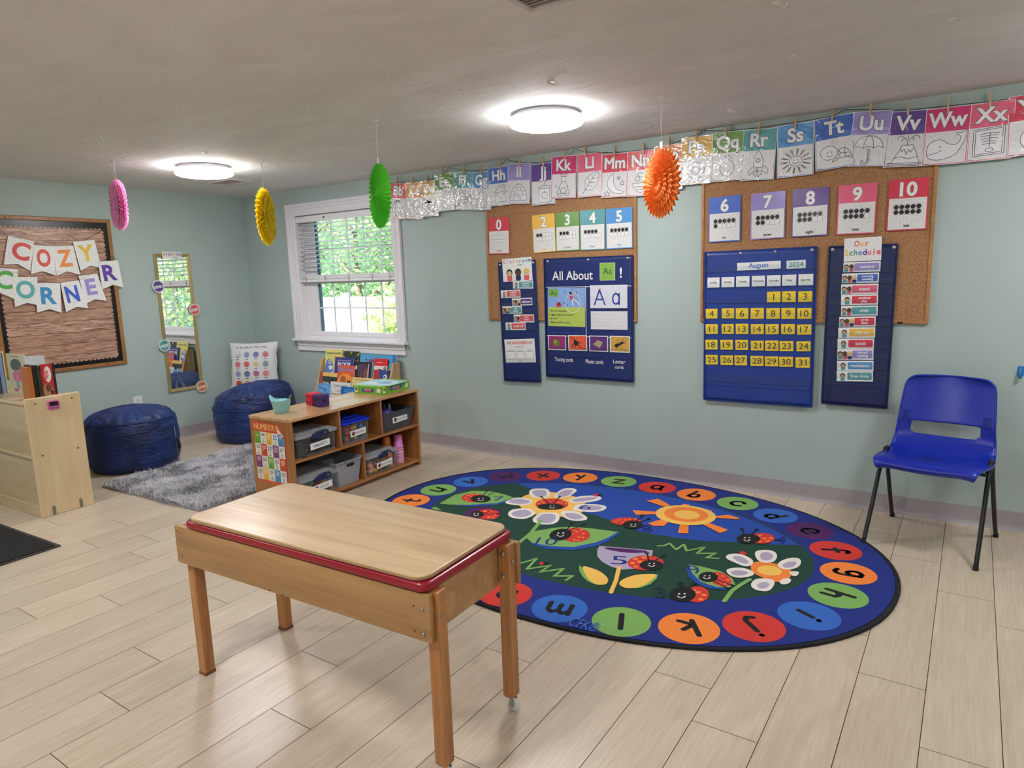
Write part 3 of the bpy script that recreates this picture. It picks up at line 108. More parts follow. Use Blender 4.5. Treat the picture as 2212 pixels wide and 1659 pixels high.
def artmat(name, rough=.55, coat=0, crough=.1, bump=0, bscale=12, bd=.002, fine=0, fs=900, var=.05):
    """Colours come from the shapes themselves (attribute Col)."""
    if name in _mc: return _mc[name]
    m, nt, b = newmat(name)
    at = nd(nt, 'ShaderNodeAttribute', attribute_name='Col')
    mp = coords(nt); nz = nd(nt, 'ShaderNodeTexNoise', Scale=fs if fine else 60, Detail=2.0); nt.links.new(mp.outputs[0], nz.inputs['Vector'])
    r = nd(nt, 'ShaderNodeMapRange'); r.inputs[1].default_value = .25; r.inputs[2].default_value = .75; r.inputs[3].default_value = 1 - var*(4 if fine else 1); r.inputs[4].default_value = 1 + var*(4 if fine else 1)
    nt.links.new(nz.outputs[0], r.inputs[0])
    mul = nd(nt, 'ShaderNodeVectorMath', operation='SCALE'); nt.links.new(at.outputs['Color'], mul.inputs[0]); nt.links.new(r.outputs[0], mul.inputs['Scale'])
    nt.links.new(mul.outputs[0], b.inputs['Base Color'])
    b.inputs['Roughness'].default_value = rough
    if coat:
        b.inputs['Coat Weight'].default_value = coat; b.inputs['Coat Roughness'].default_value = crough
    if bump:
        n2 = nd(nt, 'ShaderNodeTexNoise', Scale=bscale, Detail=3.0); nt.links.new(mp.outputs[0], n2.inputs['Vector'])
        addbump(nt, b, n2.outputs[0], bump, bd, 'Coat Normal' if coat else 'Normal')
        if coat: addbump(nt, b, n2.outputs[0], bump*.4, bd, 'Normal')
    if fine: addbump(nt, b, nz.outputs[0], .6, .002)
    _mc[name] = m; return m
def clearmat(name, tint=(225,232,240), alpha=.2, rough=.12, bump=0):
    if name in _mc: return _mc[name]
    m, nt, b = newmat(name)
    out = nt.nodes['Material Output']
    tr = nd(nt, 'ShaderNodeBsdfTransparent'); tr.inputs[0].default_value = lin((250,252,252))
    mx = nd(nt, 'ShaderNodeMixShader'); lw = nd(nt, 'ShaderNodeLayerWeight', Blend=.5); fr = nd(nt, 'ShaderNodeMath', operation='POWER'); fr.inputs[1].default_value = 4.0; nt.links.new(lw.outputs['Facing'], fr.inputs[0])
    ad = nd(nt, 'ShaderNodeMath', operation='ADD', use_clamp=True); ad.inputs[1].default_value = alpha
    nt.links.new(fr.outputs[0], ad.inputs[0]); nt.links.new(ad.outputs[0], mx.inputs[0])
    nt.links.new(tr.outputs[0], mx.inputs[1]); nt.links.new(b.outputs[0], mx.inputs[2]); nt.links.new(mx.outputs[0], out.inputs[0])
    b.inputs['Base Color'].default_value = lin(tint); b.inputs['Roughness'].default_value = rough
    mp = coords(nt); nz = nd(nt, 'ShaderNodeTexNoise', Scale=14.0, Detail=2.0); nt.links.new(mp.outputs[0], nz.inputs['Vector'])
    if bump: addbump(nt, b, nz.outputs[0], bump, .004)
    _mc[name] = m; return m
def emit(name, c, s):
    m, nt, b = newmat(name)
    b.inputs['Base Color'].default_value = lin(c); b.inputs['Emission Color'].default_value = lin(c); b.inputs['Emission Strength'].default_value = s
    return m

M_PAPER = artmat('matte_paper', .6)
M_LAM = artmat('laminated_card', .5, 1, .08, 1.0, 14, .014)
M_LAM2 = artmat('laminated_card_flat', .5, .35, .16, .3, 10, .002)
M_SATIN = artmat('satin_print', .4, .4, .2)
M_NAVY = artmat('nylon_chart_cloth', .5, .35, .3, .5, 9, .006)
M_RUG = artmat('rug_pile', .95, fine=1, fs=420, var=.06)
M_CLEAR = clearmat('clear_vinyl_pocket', (200,210,230), .015, .12, .5)
M_BIN = clearmat('clear_bin_plastic', (190,198,206), .06, .12, .3)
M_LID = clearmat('frosted_lid_plastic', (205,208,212), .34, .2, .1)
M_GLASS = clearmat('window_glass', (235,240,245), .02, .02)
M_PINE = woodmat('clothespin_wood', (214,184,142), (186,150,106), 2, .6)
M_CHROME = plain('steel', (170,172,176), .25, .04, 40, metal=1)
M_WTRIM = plain('white_trim_paint', (230,228,230), .4, .02, 12, .1, .001)
M_DARK = plain('black_plastic', (20,20,22), .4, .1, 40)

# ---------------------------------------------------------------- mesh helpers
def link(o, parent=None):
    COL.objects.link(o)
    if parent is not None: o.parent = parent
    return o
def tag(o, label=None, cat=None, group=None, kind=None):
    if label: o['label'] = label
    if cat: o['category'] = cat
    if group: o['group'] = group
    if kind: o['kind'] = kind
    return o
def thing(name, label, cat, loc=(0,0,0), rot=(0,0,0), group=None, mw=None):
    o = bpy.data.objects.new(name, None); o.empty_display_size = .05; link(o)
    if mw is not None: o.matrix_world = mw
    else: o.location = loc; o.rotation_euler = rot
    return tag(o, label, cat, group)
class MB:
    def __init__(s): s.v = []; s.f = []; s.sm = []
    def add(s, vs, fs, M=None, sm=False):
        k = len(s.v)
        s.v += [tuple(M @ Vector(p)) if M else tuple(p) for p in vs]
        s.f += [tuple(i + k for i in f) for f in fs]; s.sm += [sm] * len(fs); return s
    def box(s, a, b, M=None):
        x0,y0,z0 = a; x1,y1,z1 = b
        return s.add([(x0,y0,z0),(x1,y0,z0),(x1,y1,z0),(x0,y1,z0),(x0,y0,z1),(x1,y0,z1),(x1,y1,z1),(x0,y1,z1)],
              [(0,3,2,1),(4,5,6,7),(0,1,5,4),(1,2,6,5),(2,3,7,6),(3,0,4,7)], M)
    def tube(s, pts, r, n=8, closed=False, caps=True):
        pts = [Vector(p) for p in pts]; N = len(pts); rs = r if isinstance(r, (list, tuple)) else [r]*N
        vs = []; prev = None
        for i, p in enumerate(pts):
            if closed: d = pts[(i+1) % N] - pts[i-1]
            else: d = pts[min(i+1, N-1)] - pts[max(i-1, 0)]
            d.normalize()
            up = prev if prev is not None else (Vector((0,0,1)) if abs(d.z) < .9 else Vector((1,0,0)))
            a = (up - d * up.dot(d)).normalized(); prev = a; b = d.cross(a)
            vs += [p + (a*math.cos(t) + b*math.sin(t)) * rs[i] for t in [2*PI*j/n for j in range(n)]]
        fs = []
        for i in range(N if closed else N-1):
            for j in range(n):
                i2 = (i+1) % N; fs.append((i*n+j, i*n+(j+1) % n, i2*n+(j+1) % n, i2*n+j))
        s.add(vs, fs, sm=True)
        if caps and not closed:
            k = len(s.v) - len(vs); s.f += [tuple(k+j for j in reversed(range(n))), tuple(k+(N-1)*n+j for j in range(n))]; s.sm += [False, False]
        return s
    def lathe(s, prof, n=32, M=None, sm=True, f=None):
        vs = []
        for k, (r, z) in enumerate(prof):
            for j in range(n):
                t = 2*PI*j/n; p = Vector((r*math.cos(t), r*math.sin(t), z))
                vs.append(f(p, t, k) if f else p)
        fs = []
        for i in range(len(prof)-1):
            for j in range(n): fs.append((i*n+j, i*n+(j+1) % n, (i+1)*n+(j+1) % n, (i+1)*n+j))
        fs.append(tuple(reversed(range(n)))); fs.append(tuple((len(prof)-1)*n + j for j in range(n)))
        return s.add(vs, fs, M, sm)
    def prism(s, pts, z0, z1, M=None):
        n = len(pts)
        return s.add([(x,y,z0) for x,y in pts] + [(x,y,z1) for x,y in pts],
              [tuple(reversed(range(n))), tuple(range(n, 2*n))] + [(i, (i+1) % n, n+(i+1) % n, n+i) for i in range(n)], M)
    def mesh(s, name):
        me = bpy.data.meshes.new(name); me.from_pydata(s.v, [], s.f)
        me.polygons.foreach_set('use_smooth', s.sm); me.update(); return me
    def build(s, name, mat, parent=None, bevel=0, loc=None, rot=None, seg=2, sub=0):
        o = bpy.data.objects.new(name, s.mesh(name)); o.data.materials.append(mat); link(o, parent)
        if loc: o.location = loc
        if rot: o.rotation_euler = rot
        if bevel:
            m = o.modifiers.new('bevel', 'BEVEL'); m.width = bevel; m.segments = seg; m.limit_method = 'ANGLE'
        if sub:
            m = o.modifiers.new('sub', 'SUBSURF'); m.levels = m.render_levels = sub
        return o
def rrect(x0, y0, x1, y1, r, n=5):
    pts = []
    for cx, cy, a in ((x1-r,y0+r,-90),(x1-r,y1-r,0),(x0+r,y1-r,90),(x0+r,y0+r,180)):
        for k in range(n+1):
            t = math.radians(a + 90*k/n); pts.append((cx+r*math.cos(t), cy+r*math.sin(t)))
    return pts
def smooth_closed(pts, it=2):
    for _ in range(it):
        q = []
        for i in range(len(pts)):
            a = pts[i]; b = pts[(i+1) % len(pts)]
            q += [(a[0]*.75+b[0]*.25, a[1]*.75+b[1]*.25), (a[0]*.25+b[0]*.75, a[1]*.25+b[1]*.75)]
        pts = q
    return pts
def curve_pts(pts, n=5, closed=False):
    """Catmull-Rom through the points."""
    N = len(pts); out = []
    for i in range(N if closed else N-1):
        if closed: p0,p1,p2,p3 = pts[i-1],pts[i],pts[(i+1) % N],pts[(i+2) % N]
        else: p0,p1,p2,p3 = pts[max(i-1,0)],pts[i],pts[i+1],pts[min(i+2,N-1)]
        for k in range(n):
            t = k/n; out.append(tuple(.5*((2*b)+(-a+c)*t+(2*a-5*b+4*c-d)*t*t+(-a+3*b-3*c+d)*t**3) for a,b,c,d in zip(p0,p1,p2,p3)))
    if not closed: out.append(tuple(pts[-1]))
    return out
_tx = {}
def text_geo(s, bold=0.0):
    k = (s, bold)
    if k in _tx: return _tx[k]
    if bold > 0 and any(ch in 'Meg49' for ch in s):      # these glyphs break when their outline is offset: thicken by shifted copies
        v0, f0 = text_geo(s, 0.0); vs, fs = [], []
        for q in range(9):
            dx, dy = (0, 0) if q == 8 else (bold*math.cos(q*PI/4), bold*math.sin(q*PI/4))
            n = len(vs); vs += [(x+dx, y+dy, q*1.5e-6) for x, y, z in v0]; fs += [tuple(i+n for i in f) for f in f0]
        _tx[k] = (vs, fs); return _tx[k]
    cu = bpy.data.curves.new('t', 'FONT'); cu.body = s; cu.size = 1; cu.resolution_u = 5; cu.offset = bold; cu.fill_mode = 'FRONT'
    o = bpy.data.objects.new('t', cu); COL.objects.link(o)
    dg = bpy.context.evaluated_depsgraph_get(); me = o.evaluated_get(dg).to_mesh()
    vs = [(v.co.x, v.co.y, 0.0) for v in me.vertices]; fs = [tuple(p.vertices) for p in me.polygons]
    o.evaluated_get(dg).to_mesh_clear(); bpy.data.objects.remove(o); bpy.data.curves.remove(cu)
    _tx[k] = (vs, fs); return _tx[k]
def clip_poly(pts, x0, y0, x1, y1):
    for ax, lim, sg in ((0,x0,1),(0,x1,-1),(1,y0,1),(1,y1,-1)):
        out = []
        for i in range(len(pts)):
            a = pts[i-1]; b = pts[i]; ia = (a[ax]-lim)*sg >= 0; ib = (b[ax]-lim)*sg >= 0
            if ia != ib:
                t = (lim-a[ax])/(b[ax]-a[ax]); out.append((a[0]+(b[0]-a[0])*t, a[1]+(b[1]-a[1])*t))
            if ib: out.append(b)
        pts = out
        if not pts: return []
    return pts
class Art:
    """A thin sheet (x right, y up, z out of it) carrying printed shapes as faces, each with its own colour."""
    def __init__(s, step=.00006): s.v = []; s.f = []; s.c = []; s.z = 0; s.step = step; s.clip = None
    def poly(s, pts, col, lift=True):
        if s.clip: pts = clip_poly(list(pts), *s.clip)
        if len(pts) < 3: return s
        if lift: s.z += s.step
        ar = sum(pts[i-1][0]*pts[i][1]-pts[i][0]*pts[i-1][1] for i in range(len(pts)))
        if ar < 0: pts = list(reversed(pts))
        k = len(s.v); s.v += [(x,y,s.z) for x,y in pts]; s.f.append(tuple(range(k, k+len(pts)))); s.c.append(P[col] if isinstance(col, str) else col); return s
    def slab(s, pts, col, t, edge=None):
        """the sheet itself, t thick, its front face at z=0"""
        n = len(pts); ar = sum(pts[i-1][0]*pts[i][1]-pts[i][0]*pts[i-1][1] for i in range(n))
        if ar < 0: pts = list(reversed(pts))
        k = len(s.v); col = P[col] if isinstance(col, str) else col; edge = (P[edge] if isinstance(edge, str) else edge) or col
        s.v += [(x,y,-t) for x,y in pts] + [(x,y,0) for x,y in pts]
        s.f += [tuple(k+i for i in reversed(range(n))), tuple(k+n+i for i in range(n))] + [(k+i, k+(i+1) % n, k+n+(i+1) % n, k+n+i) for i in range(n)]
        s.c += [col, col] + [edge]*n; return s
    def rect(s, x0, y0, x1, y1, col, r=0): return s.poly(rrect(x0,y0,x1,y1,r) if r else [(x0,y0),(x1,y0),(x1,y1),(x0,y1)], col)
    def ell(s, cx, cy, rx, ry, col, rot=0, n=20, lift=True):
        c, d = math.cos(rot), math.sin(rot)
        return s.poly([(cx+rx*math.cos(t)*c-ry*math.sin(t)*d, cy+rx*math.cos(t)*d+ry*math.sin(t)*c) for t in [2*PI*i/n for i in range(n)]], col, lift)
    def line(s, pts, w, col, closed=False, cap=True):
        s.z += s.step; N = len(pts)
        for i in range(N if closed else N-1):
            a = pts[i]; b = pts[(i+1) % N]; dx, dy = b[0]-a[0], b[1]-a[1]; L = math.hypot(dx, dy)
            if L < 1e-9: continue
            nx, ny = -dy/L*w/2, dx/L*w/2
            s.poly([(a[0]+nx,a[1]+ny),(b[0]+nx,b[1]+ny),(b[0]-nx,b[1]-ny),(a[0]-nx,a[1]-ny)], col, False)
        s.z += s.step * .3
        if cap:
            for p in pts: s.ell(p[0], p[1], w/2, w/2, col, n=8, lift=False)
        return s
    def ring(s, cx, cy, rx, ry, w, col, n=24, rot=0):
        c, d = math.cos(rot), math.sin(rot)
        return s.line([(cx+rx*math.cos(t)*c-ry*math.sin(t)*d, cy+rx*math.cos(t)*d+ry*math.sin(t)*c) for t in [2*PI*i/n for i in range(n)]], w, col, True, False)
    def text(s, t, x, y, h, col, align='C', bold=0.0, maxw=None, rot=0.0, fit=None, stretch=1.0):
        vs, fs = text_geo(t, bold)
        if not vs: return s
        x0 = min(v[0] for v in vs); x1 = max(v[0] for v in vs); k = h / .7
        kx = k * stretch
        if fit: kx = fit / (x1-x0)
        elif maxw and (x1-x0)*kx > maxw: kx = maxw/(x1-x0)
        off = {'C': (x0+x1)/2, 'L': x0, 'R': x1}[align]; s.z += s.step; b = len(s.v); c, d = math.cos(rot), math.sin(rot)
        for vx, vy, vz in vs:
            px, py = (vx-off)*kx, vy*k; s.v.append((x+px*c-py*d, y+px*d+py*c, s.z+vz))
        s.f += [tuple(i+b for i in f) for f in fs]; s.c += [P[col] if isinstance(col, str) else col] * len(fs); return s
    def rtext(s, t, x, y, h, cols, w, bold=.02):
        """letters in alternating colours over a total width w, centred at x"""
        n = len(t); st = w/n
        for i, ch in enumerate(t):
            if ch != ' ': s.text(ch, x-w/2+st*(i+.5), y, h, cols[i % len(cols)], bold=min(bold,.022), maxw=st*.96)
        return s
    def build(s, name, mat, parent=None, mw=None, warp=None):
        me = bpy.data.meshes.new(name); v = [warp(p) for p in s.v] if warp else s.v
        me.from_pydata(v, [], s.f)
        a = me.color_attributes.new('Col', 'FLOAT_COLOR', 'CORNER'); buf = []
        for f, c in zip(me.polygons, s.c): buf += list(lin(c)) * len(f.vertices)
        a.data.foreach_set('color', buf); me.update()
        o = bpy.data.objects.new(name, me); me.materials.append(mat); link(o, parent)
        if mw is not None: o.matrix_world = mw
        return o
def WB(x, z, off=0.0, rot=0.0, tilt=0.0):
    """frame on the window wall: x right, y up, z into the room"""
    R = Matrix(((1,0,0,0),(0,0,-1,0),(0,1,0,0),(0,0,0,1)))
    return Matrix.Translation((x, YW-off, z)) @ R @ Matrix.Rotation(rot, 4, 'Z') @ Matrix.Rotation(tilt, 4, 'X')
def WL(y, z, off=0.0, rot=0.0):
    R = Matrix(((0,0,1,0),(1,0,0,0),(0,1,0,0),(0,0,0,1)))
    return Matrix.Translation((XL+off, y, z)) @ R @ Matrix.Rotation(rot, 4, 'Z')
def rectpts(w, h): return [(-w/2,-h/2),(w/2,-h/2),(w/2,h/2),(-w/2,h/2)]
def confetti(a, x0, y0, x1, y1, n, cols=('grey','teal','coral','lilac'), L=.0035, seed=1, jit=True):
    r = random.Random(seed); a.z += a.step
    nx = max(1, int(math.sqrt(n*(x1-x0)/(y1-y0)))); ny = max(1, n//nx)
    for i in range(nx):
        for j in range(ny):
            x = x0+(i+.5+r.uniform(-.35,.35))*(x1-x0)/nx; y = y0+(j+.5+r.uniform(-.35,.35))*(y1-y0)/ny; t = r.uniform(0,PI)
            dx, dy = math.cos(t)*L/2, math.sin(t)*L/2; w = L*.16
            a.poly([(x-dx-dy*.3,y-dy+dx*.3),(x+dx-dy*.3,y+dy+dx*.3),(x+dx+dy*.3,y+dy-dx*.3),(x-dx+dy*.3,y-dy-dx*.3)], r.choice(cols), False)
def kid(a, x, y, s, hair='black', skin='skin', shirt='teal'):
    a.rect(x-s*.42, y-s*1.0, x+s*.42, y-s*.25, shirt, s*.2)
    a.ell(x, y+s*.12, s*.5, s*.5, hair); a.ell(x, y, s*.38, s*.36, skin)
    a.ell(x-s*.14, y+s*.02, s*.05, s*.06, 'black', n=6); a.ell(x+s*.14, y+s*.02, s*.05, s*.06, 'black', n=6)
# ================================================================= ROOM SHELL
XR, YF = 3.0, -2.6
def struct(o): o['kind'] = 'structure'; return o
# floor: every plank is its own island over a dark underlay
def floor():
    m, nt, b = newmat('floor_planks')
    geo = nd(nt, 'ShaderNodeNewGeometry'); tc = nd(nt, 'ShaderNodeTexCoord')
    off = nd(nt, 'ShaderNodeMath', operation='MULTIPLY'); off.inputs[1].default_value = 37.0
    nt.links.new(geo.outputs['Random Per Island'], off.inputs[0])
    cx = nd(nt, 'ShaderNodeCombineXYZ'); nt.links.new(off.outputs[0], cx.inputs[0]); nt.links.new(off.outputs[0], cx.inputs[2])
    add = nd(nt, 'ShaderNodeVectorMath', operation='ADD'); nt.links.new(tc.outputs['Object'], add.inputs[0]); nt.links.new(cx.outputs[0], add.inputs[1])
    def nz(sx, sy, det, dist, rough=.6):
        mp = nd(nt, 'ShaderNodeMapping'); mp.inputs['Scale'].default_value = (sx, sy, 1); nt.links.new(add.outputs[0], mp.inputs[0])
        n = nd(nt, 'ShaderNodeTexNoise', Scale=1.0, Detail=det, Roughness=rough, Distortion=dist); nt.links.new(mp.outputs[0], n.inputs['Vector']); return n
    big = nz(5.5, .9, 2, 1.2); fine = nz(110, 5.5, 5, .3, .65)
    wv = nd(nt, 'ShaderNodeMath', operation='MULTIPLY'); wv.inputs[1].default_value = 34.0; nt.links.new(big.outputs[0], wv.inputs[0])
    sn = nd(nt, 'ShaderNodeMath', operation='SINE'); nt.links.new(wv.outputs[0], sn.inputs[0])
    r = nd(nt, 'ShaderNodeMapRange'); r.inputs[1].default_value = -1; r.inputs[2].default_value = 1; r.inputs[3].default_value = .42; r.inputs[4].default_value = .58; nt.links.new(sn.outputs[0], r.inputs[0])
    a1 = nd(nt, 'ShaderNodeMath', operation='MULTIPLY_ADD'); a1.inputs[1].default_value = .75; nt.links.new(fine.outputs[0], a1.inputs[0])
    hr = nd(nt, 'ShaderNodeMath', operation='MULTIPLY'); hr.inputs[1].default_value = .45; nt.links.new(r.outputs[0], hr.inputs[0]); nt.links.new(hr.outputs[0], a1.inputs[2])
    a2 = nd(nt, 'ShaderNodeMath', operation='MULTIPLY_ADD'); a2.inputs[1].default_value = .35; nt.links.new(big.outputs[0], a2.inputs[0]); nt.links.new(a1.outputs[0], a2.inputs[2])
    rr = nd(nt, 'ShaderNodeMapRange'); rr.inputs[1].default_value = .58; rr.inputs[2].default_value = .94; nt.links.new(a2.outputs[0], rr.inputs[0])
    col = mixcol(nt, rr.outputs[0], lin(FLOOR_A), lin(FLOOR_B))
    pv = nd(nt, 'ShaderNodeMapRange'); pv.inputs[3].default_value = .93; pv.inputs[4].default_value = 1.06; nt.links.new(geo.outputs['Random Per Island'], pv.inputs[0])
    mul = nd(nt, 'ShaderNodeVectorMath', operation='SCALE'); nt.links.new(col, mul.inputs[0]); nt.links.new(pv.outputs[0], mul.inputs['Scale'])
    nt.links.new(mul.outputs[0], b.inputs['Base Color']); b.inputs['Roughness'].default_value = .31; b.inputs['Specular IOR Level'].default_value = .5
    addbump(nt, b, fine.outputs[0], .12, .0008)
    dark = plain('floor_seam', (52,40,30), .9)
    v = []; f = []; mi = []
    def q(x0,x1,y0,y1,z,k):
        n = len(v); v.extend([(x0,y0,z),(x1,y0,z),(x1,y1,z),(x0,y1,z)]); f.append((n,n+1,n+2,n+3)); mi.append(k)
    q(XL-.1, XR+.1, YF-.1, YW+.1, -.0012, 1)
    # joint position of each plank row (row k starts at x = .153 + .2023 k), length 1.155 m
    J = {-1:2.142,-2:2.462,-3:2.74,0:3.076,-4:1.913,-5:2.104,-8:1.920,-7:1.389,-10:1.243,-9:2.168,-11:1.534,-12:.741,-13:.982,-14:1.203,-15:1.618,-17:1.357,-18:1.10,-20:1.864,-21:1.642}
    r = random.Random(5); W = .2023; L = 1.155; g = .0012
    for k in range(-31, 15):
        x0 = .153+W*k; x1 = x0+W
        if x0 > XR or x1 < XL-.1: continue
        j = J.get(k, r.uniform(0, L)); y = j - L*math.ceil((j-YF)/L)
        while y < YW:
            a = max(y, YF-.05); c = min(y+L, YW+.05)
            if c > a+.01: q(max(x0,XL-.05)+g, min(x1,XR+.05)-g, a+g, c-g, 0, 0)
            y += L
    me = bpy.data.meshes.new('floor'); me.from_pydata(v, [], f); me.materials.append(m); me.materials.append(dark)
    me.polygons.foreach_set('material_index', mi); me.update()
    struct(link(bpy.data.objects.new('floor', me)))
floor()
# ceiling: skim-coated plaster with trowel marks
def ceilmat():
    m, nt, b = newmat('ceiling_plaster')
    mp = coords(nt, (1.1, 2.4, 1), (0,0,.5)); n = nd(nt, 'ShaderNodeTexNoise', Scale=1.5, Detail=8.0, Roughness=.6, Distortion=1.1); nt.links.new(mp.outputs[0], n.inputs[0])
    mp2 = coords(nt, (5, 14, 1), (0,0,.35)); n2 = nd(nt, 'ShaderNodeTexNoise', Scale=1.0, Detail=5.0, Roughness=.65, Distortion=1.6); nt.links.new(mp2.outputs[0], n2.inputs[0])
    r = nd(nt, 'ShaderNodeMapRange'); r.inputs[1].default_value = .3; r.inputs[2].default_value = .7; nt.links.new(n.outputs[0], r.inputs[0])
    nt.links.new(mixcol(nt, r.outputs[0], lin(CEIL_A), lin(CEIL_B)), b.inputs['Base Color']); b.inputs['Roughness'].default_value = .8
    r2 = nd(nt, 'ShaderNodeMapRange'); r2.inputs[1].default_value = .52; r2.inputs[2].default_value = .72; nt.links.new(n2.outputs[0], r2.inputs[0])
    bp = addbump(nt, b, r2.outputs[0], .25, .006)
    bp2 = nd(nt, 'ShaderNodeBump', Strength=.35, Distance=.02); nt.links.new(n.outputs[0], bp2.inputs['Height']); nt.links.new(bp2.outputs[0], bp.inputs['Normal'])
    return m
struct(MB().box((XL-.1,YF-.1,ZC), (XR+.1,YW+.1,ZC+.1)).build('ceiling', ceilmat()))
M_WALL = plain('sage_wall_paint', WALLC, .62, .012, 3, .25, .0012, bscale=260)
WX0, WX1, WZ0, WZ1 = -5.31, -4.05, .865, 2.03      # rough opening of the window
wb = MB()
T_ = .14
wb.box((XL-.1,YW,0),(WX0,YW+T_,ZC)).box((WX1,YW,0),(XR,YW+T_,ZC)).box((WX0,YW,0),(WX1,YW+T_,WZ0)).box((WX0,YW,WZ1),(WX1,YW+T_,ZC))
struct(wb.build('wall_back', M_WALL))
struct(MB().box((XL-.1,YF,0),(XL,YW,ZC)).build('wall_left', M_WALL))
struct(MB().box((XR,YF,0),(XR+.1,YW,ZC)).build('wall_right', M_WALL))
struct(MB().box((XL-.1,YF-.1,0),(XR+.1,YF,ZC)).build('wall_front', M_WALL))
M_BASE = plain('grey_vinyl_base', (164,156,158), .5, .05, 5, .2, .001, bscale=9)
# vinyl cove base: flat strip with a curved toe
prof = [(0,.102),(.003,.102),(.0035,.03),(.005,.018),(.009,.008),(.018,.003),(.020,0),(0,0)]
def cove(name, p0, p1, nrm):
    v = []; n = len(prof)
    for p in (p0, p1):
        for d, z in prof: v.append((p[0]+nrm[0]*d, p[1]+nrm[1]*d, z))
    f = [(i, (i+1) % n, n+(i+1) % n, n+i) for i in range(n)] + [tuple(range(n)), tuple(reversed(range(n, 2*n)))]
    return struct(MB().add(v, f).build(name, M_BASE))
cove('baseboard_back', (XL,YW), (-2.925,YW), (0,-1)); cove('baseboard_back', (-2.920,YW), (XR,YW), (0,-1)); cove('baseboard_left', (XL,YF), (XL,YW), (1,0))

# ================================================================= WINDOW
win = struct(bpy.data.objects.new('window_1', None)); link(win); win.location = (-4.68, YW, .86)
def W(mb, name, mat, **k):
    o = mb.build(name, mat, win, **k); o.matrix_parent_inverse = Matrix.Translation(win.location).inverted(); return o
YG = YW + .085
casing = MB()
def cas(x0,x1,z0,z1,vert):
    # stepped colonial profile: flat board, raised outer bead, inner lip
    casing.box((x0,YW-.017,z0),(x1,YW+.004,z1))
for (x0,x1,z0,z1) in ((-5.405,-5.30,.872,2.02),(-4.06,-3.965,.872,2.02),(-5.405,-3.965,2.02,2.115)): casing.box((x0,YW-.016,z0),(x1,YW,z1))
for (x0,x1,z0,z1) in ((-5.405,-5.378,.872,2.088),(-3.992,-3.965,.872,2.088),(-5.405,-3.965,2.088,2.115)): casing.box((x0,YW-.026,z0),(x1,YW-.012,z1))
for (x0,x1,z0,z1) in ((-5.352,-5.342,.872,2.06),(-4.028,-4.018,.872,2.06),(-5.352,-4.018,2.06,2.07)): casing.box((x0,YW-.021,z0),(x1,YW-.012,z1))
W(casing, 'casing', M_WTRIM, bevel=.004)
jamb = MB(); jamb.box((WX0,YW-.01,WZ0),(WX0+.022,YW+T_,WZ1)).box((WX1-.022,YW-.01,WZ0),(WX1,YW+T_,WZ1)).box((WX0+.022,YW-.01,WZ1-.022),(WX1-.022,YW+T_,WZ1)).box((WX0+.022,YW+.03,WZ0),(WX1-.022,YW+T_,WZ0+.03))
W(jamb, 'jamb', M_WTRIM, bevel=.002)
W(MB().box((-5.42,YW-.055,.848),(-3.955,YW+.06,.872)), 'sill', M_WTRIM, bevel=.006)
ap = MB().box((-5.375,YW-.018,.755),(-3.985,YW,.85)).box((-5.375,YW-.030,.822),(-3.985,YW,.849)).box((-5.375,YW-.024,.800),(-3.985,YW,.824))
W(ap, 'apron', M_WTRIM, bevel=.004)
gx0, gx1 = -5.135, -4.10
sash = MB()
zs, zm, zt = .905, 1.405, 1.985
for x0,x1,z0,z1,y in ((WX0+.022,gx0,.935,1.38,0),(gx1,WX1-.022,.935,1.38,0),(WX0+.022,WX1-.022,.8955,.935,0),(WX0+.022,WX1-.022,1.38,1.43,0),
                      (WX0+.022,gx0,1.43,1.965,.025),(gx1,WX1-.022,1.43,1.965,.025),(WX0+.022,WX1-.022,1.965,2.008,.025)):
    sash.box((x0,YG-.03+y,z0),(x1,YG+.005+y,z1))
W(sash, 'sash', M_WTRIM, bevel=.003)
mt = MB()
n = 4
for k in range(1, 5):
    x = gx0 + (gx1-gx0)*k/5
    mt.box((x-.006,YG-.012,.92),(x+.006,YG-.002,1.385)); mt.box((x-.006,YG+.014,1.43),(x+.006,YG+.022,1.97))
mt.box((gx0,YG-.011,1.148),(gx1,YG-.003,1.162)); mt.box((gx0,YG+.015,1.69),(gx1,YG+.021,1.704))
W(mt, 'muntins', M_WTRIM)
W(MB().box((gx0-.01,YG-.008,.915),(gx1+.01,YG-.005,1.39)), 'glass_pane', M_GLASS)
W(MB().box((gx0-.01,YG+.017,1.42),(gx1+.01,YG+.020,1.975)), 'glass_pane', M_GLASS)
W(MB().box((gx0-.012,YG-.002,.92),(gx0+.02,YG+.02,1.97)), 'side_track', plain('blue_grey_track', (70,98,120), .4))
# venetian blind, lowered to half height
bl = thing('venetian_blind', 'white slatted blind lowered over the upper half of the window', 'blind', (-4.685, YW+.025, 1.41))
def Bc(mb, name, mat, **k):
    o = mb.build(name, mat, bl, **k); o.matrix_parent_inverse = Matrix.Translation(bl.location).inverted(); return o
bx0, bx1, by = -5.285, -4.078, YW+.022
Bc(MB().box((bx0,by-.028,1.945),(bx1,by+.028,1.998)), 'headrail', M_WTRIM, bevel=.003)
sl = MB(); z = 1.925; k = 0
while z > 1.50:
    M = Matrix.Translation(((bx0+bx1)/2, by, z)) @ Matrix.Rotation(math.radians(-8), 4, 'X')
    hw = (bx1-bx0)/2-.004
    sl.add([(-hw,-.025,-.002),(0-hw,0,.002),(-hw,.025,-.002),(hw,-.025,-.002),(hw,0,.002),(hw,.025,-.002)], [(0,1,4,3),(1,2,5,4)], M)
    z -= .040; k += 1
so = Bc(sl, 'slats', M_WTRIM)
sm = so.modifiers.new('s', 'SOLIDIFY'); sm.thickness = .0025
st = MB()
for k in range(9): st.box((bx0+.004,by-.026,1.425+k*.0042),(bx1-.004,by+.026,1.4287+k*.0042))
